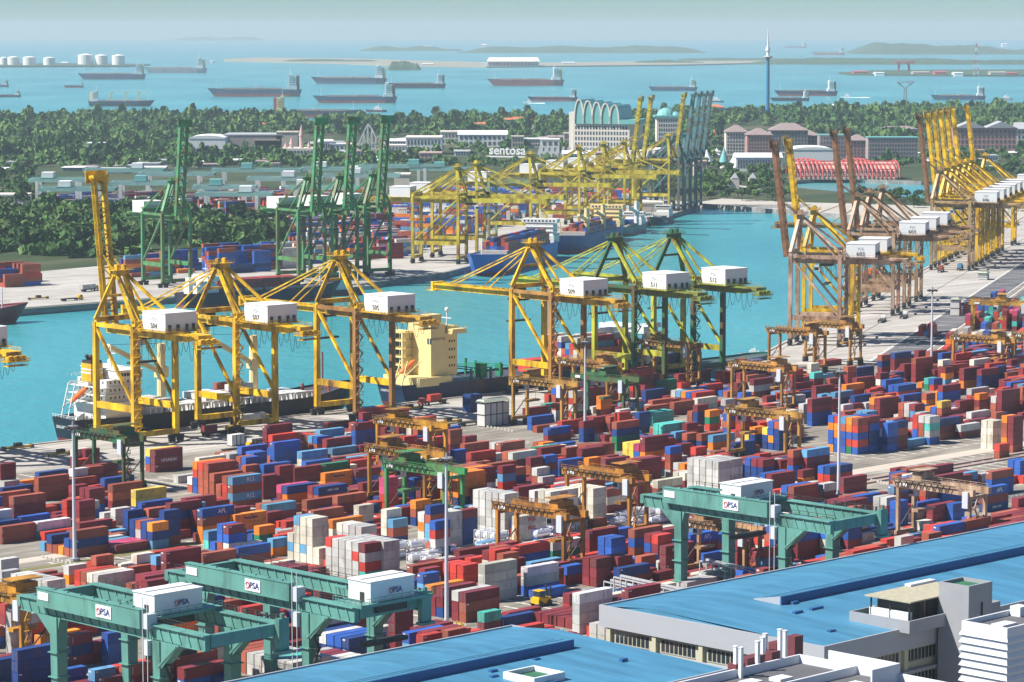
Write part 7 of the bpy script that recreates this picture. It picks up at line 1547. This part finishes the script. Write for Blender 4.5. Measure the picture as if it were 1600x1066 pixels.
# prime movers with trailers, spreaders and small plant
CABY = (.72, .40, .02)
def truck(px, py, rz, cabc, load, label, name='prime_mover', on_apron=True):
    p = G(px, py); r = empty(name, (p.x, p.y, .08), rz, label, 'truck', 'terminal trucks and trailers')
    c = MB(); c.cur = cabc; c.box(4.6, 6.6, -1.2, 1.2, .9, 3.0); c.box(4.2, 4.6, -1.0, 1.0, .9, 2.4); c.box(6.6, 7.3, -1.2, 1.2, .8, 1.7); cb = c.build('cab', HULLP, r)
    MB().box(5.6, 6.65, -1.23, 1.23, 2.0, 2.8).build('window', GLASS, cb)
    t = MB(); t.box(-7, 4.2, -1.2, 1.2, 1.15, 1.45); t.box(-7, 6, -.5, .5, .8, 1.15); t.build('trailer_bed', DARK, r)
    for x in (-6, -4.8, 3, 6.2):
        for y in (-1.0, 1.0): MB().tube((x, y - .2, .5), (x, y + .2, .5), .5, 10).build('wheel', DARK, r)
    for i, (q, L_, x) in enumerate(load):
        v = Matrix.Rotation(rz, 3, 'Z') @ Vector((x, -1.22, 1.55)) + Vector((p.x, p.y, 0)); o = bpy.data.objects.new('carried_container', cmesh[L_]); COL.objects.link(o); o.location = v; o.rotation_euler.z = rz; o.color = PAL[q] + (1,)
        tag(o, '%s container riding on a trailer, %s' % (CNAME[q], label.split(', ')[1]), 'container')
    return r
qa = math.atan2(du.y, du.x)
truck(400, 662, qa, CABY, [('g', 12.19, -8)], 'yellow prime mover with grey box, under the crane numbered 507')
truck(340, 680, qa, CABY, [('m', 6.06, -7)], 'yellow prime mover with maroon box, between the first two cranes')
truck(676, 632, qa + math.pi, (.35, .05, .05), [('R', 6.06, -4)], 'dark red prime mover with red box, at the cream ship stern')
truck(372, 706, qa, CABY, [], 'yellow prime mover with empty trailer, beside the pale crates')
truck(738, 664, qa, CABY, [], 'yellow prime mover with empty trailer, left of the striped shed')
truck(1378, 503, TR, (.7, .7, .7), [], 'white prime mover with empty trailer, under the crane numbered 602')
truck(1412, 497, TR, (.7, .7, .7), [], 'white prime mover, beyond the middle brown cranes')
truck(1500, 422, TR, (.03, .15, .35), [('c', 6.06, -4)], 'blue prime mover with steel blue box, by the far row of yellow cranes')
truck(1470, 425, TR, (.5, .12, .06), [('r', 6.06, -4)], 'red prime mover with rust box, by the far row of yellow cranes')
truck(1588, 352, TR, (.6, .3, .1), [], 'orange prime mover, at the far right end of the road')
truck(112, 470, qa, CABY, [], 'yellow prime mover with empty trailer, on the far left terminal')
truck(140, 455, qa + .3, CABY, [('g', 12.19, -8)], 'yellow prime mover with grey box, on the far left terminal')
# reach lift near the rusty gantry
p = G(846, 946); r = empty('forklift_truck', (p.x, p.y, 0), ROT_A, 'yellow forklift truck standing before the front rusty gantry', 'forklift'); o = MB(); o.cur = (.75, .42, .01); o.box(-2.6, 2.2, -1.5, 1.5, .8, 2.2); o.box(-2.2, -.2, -1.2, 1.2, 2.2, 2.5); b_ = o.build('body', HULLP, r)
o = MB(); o.box(-1.8, .2, -1.2, 1.2, 2.5, 4.0); o.build('cab', GLASS, r); o = MB(); o.cur = (.75, .42, .01); o.box(-2, .4, -1.3, 1.3, 4.0, 4.2); o.build('cab_roof', HULLP, r)
for x in (-1.8, 1.5):
    for y in (-1.5, 1.5): MB().tube((x, y - .3, .8), (x, y + .3, .8), .8, 12).build('wheel', DARK, r)
o = MB()
for y in (-.8, .8): o.box(2.3, 2.7, y - .15, y + .15, .4, 5.2); o.box(2.7, 5, y - .2, y + .2, .4, .6)
o.build('mast', DARK, r)
# spreader beams set down on the apron
SPY = plain('spreader_yellow', (.60, .36, .04), .6, var=.35, scale=.5)
for px, py, lb in ((95, 712, 'rusty yellow spreader beam on the apron at the left, right one'), (28, 702, 'rusty yellow spreader beam on the apron at the left edge'), (640, 641, 'dark spreader beam on the apron behind the cream ship stern'), (60, 468, 'orange spreader beam on the far left terminal'), (700, 662, 'yellow spreader beam on the open apron left of the striped shed')):
    p = G(px, py); r = empty('spreader_beam', (p.x, p.y, 0), qa, lb, 'spreader', 'spreader beams set down'); MB().box(-6, 6, -.5, .5, .5, 1.2).build('beam', SPY, r)
    for x in (-6, 6): o = MB(); o.box(x - .25, x + .25, -1.2, 1.2, 0, 1.4); o.build('end_frame', DARK, r)
    MB().box(-1.4, 1.4, -.9, .9, 1.2, 2.4).build('head_block', DARK, r)
# crates, sheds and generator boxes
STRIPE = new_mat('striped_awning'); m, n, b = STRIPE; tc = n.nodes.new("ShaderNodeTexCoord"); w_ = n.nodes.new("ShaderNodeTexWave"); w_.inputs['Scale'].default_value = .8; w_.bands_direction = 'X'; n.links.new(tc.outputs['Object'], w_.inputs[0])
r_ = n.nodes.new("ShaderNodeValToRGB"); r_.color_ramp.interpolation = 'CONSTANT'; r_.color_ramp.elements[0].color = (.05, .10, .06, 1); r_.color_ramp.elements[1].position = .5; r_.color_ramp.elements[1].color = (.6, .6, .5, 1); n.links.new(w_.outputs['Fac'], r_.inputs[0]); n.links.new(r_.outputs[0], b.inputs['Base Color'])
def shed(px, py, L_, W_s, H_, label, rz):
    p = G(px, py); r = empty('lashing_shed', (p.x, p.y, 0), rz, label, 'shed', 'white lashing sheds'); o = MB()
    for k in range(int(L_ / 3.2)):
        for z in (.3, H_ * .5): o.box(k * 3.2 + .15, k * 3.2 + 3.0, .1, W_s - .1, z, z + H_ * .44)
    o.build('wall', plain('shed_pale', (.52, .52, .50), .7, var=.1), r); o = MB()
    for k in range(int(L_ / 3.2) + 1): o.box(k * 3.2 - .1, k * 3.2 + .12, -.05, .15, 0, H_)
    o.box(0, L_, 0, W_s, H_ * .47, H_ * .5); o.build('frame', DARK, r); MB().hexa([(-.5, -.5, H_), (L_ + .5, -.5, H_), (L_ + .5, W_s + .5, H_), (-.5, W_s + .5, H_), (0, 1, H_ + 1.1), (L_, 1, H_ + 1.1), (L_, W_s - 1, H_ + 1.1), (0, W_s - 1, H_ + 1.1)]).build('roof', m, r)
shed(758, 668, 12.8, 4.6, 9.5, 'pale louvred shed with striped roof on the open apron', ROT_A)
shed(1499, 494, 6.4, 5, 8.5, 'white shed with striped roof beside the right berth road', TR - math.pi / 2 + 1.57)
shed(1543, 438, 9.6, 6, 4.0, 'low white open shed by the road of the right berth', TR)
for i, (px, py, c, lb) in enumerate(((363, 698, 'w', 'white crate on the apron beside the black lashing frames'), (394, 704, 'g', 'grey crate on the apron behind the black lashing frames'), (735, 645, 'n', 'navy blue covered crate left of the striped shed'), (608, 974, 'n', 'small navy generator box on the slots, left one'), (618, 980, 'n', 'small navy generator box on the slots, right one'))):
    p = G(px, py); r = empty('equipment_crate', (p.x, p.y, 0), ROT_A, lb, 'crate', 'crates and equipment boxes'); s_ = (3.4, 3.0, 3.4) if i > 2 else (6.4, 4.5, 7.0) if i == 2 else (6, 3, 4.2)
    o = MB(); o.cur = PAL[c]; o.box(0, s_[0], 0, s_[1], .3, s_[2]); o.build('body', HULLP, r); o = MB()
    for x in np.linspace(0, s_[0], 4): o.box(x - .1, x + .1, -.14, -.02, 0, s_[2]); 
    o.box(-.1, s_[0] + .1, -.1, s_[1] + .1, 0, .3); o.build('frame', DARK, r)
p = G(402, 712); r = empty('lashing_rack', (p.x, p.y, 0), ROT_A, 'black steel lashing rack standing before the pale crates', 'rack'); o = MB()
for k in range(7): o.box(k * 2.2, k * 2.2 + .3, 0, .3, 0, 5.4); o.box(k * 2.2, k * 2.2 + .3, 2.2, 2.5, 0, 5.4)
for z in (1.8, 3.6, 5.2): o.box(0, 13.4, .05, .25, z, z + .2)
o.build('frame', DARK, r)
# barrier rows of small white blocks and a fence
BLK = plain('barrier_block', (.62, .58, .50), .8)
def blocks(p0, p1, n_, label):
    a, b_ = G(*p0), G(*p1)
    for i in range(n_):
        q = a.lerp(b_, i / (n_ - 1)); o = MB().taper((0, 0, 0), (.9, .9), (0, 0, .75), (.6, .6)).build('barrier_block', BLK, loc=q); tag(o, label, 'barrier', label)
blocks((66, 872), (116, 884), 9, 'small pale barrier blocks along the foot of the left stacks')
blocks((808, 690), (920, 706), 14, 'small pale barrier blocks along the kerb under the ochre gantries')
blocks((1362, 752), (1402, 760), 9, 'small pale barrier blocks before the pale rusty gantry')
blocks((762, 668), (800, 675), 8, 'small pale barrier blocks at the foot of the striped shed')
p0, p1 = G(1574, 790), G(1640, 782); d_ = (p1 - p0); r = empty('fence', p0, math.atan2(d_.y, d_.x), 'white railing fence at the right edge beyond the tall stack', 'fence'); L_ = d_.length
for k in range(int(L_ / 2)): MB().box(k * 2, k * 2 + .35, -.15, .15, 0, 3.0).build('post', BLK, r)
o = MB()
for z in (1.0, 2.6): o.box(0, L_, -.08, .08, z, z + .25)
o.build('rail', BLK, r)
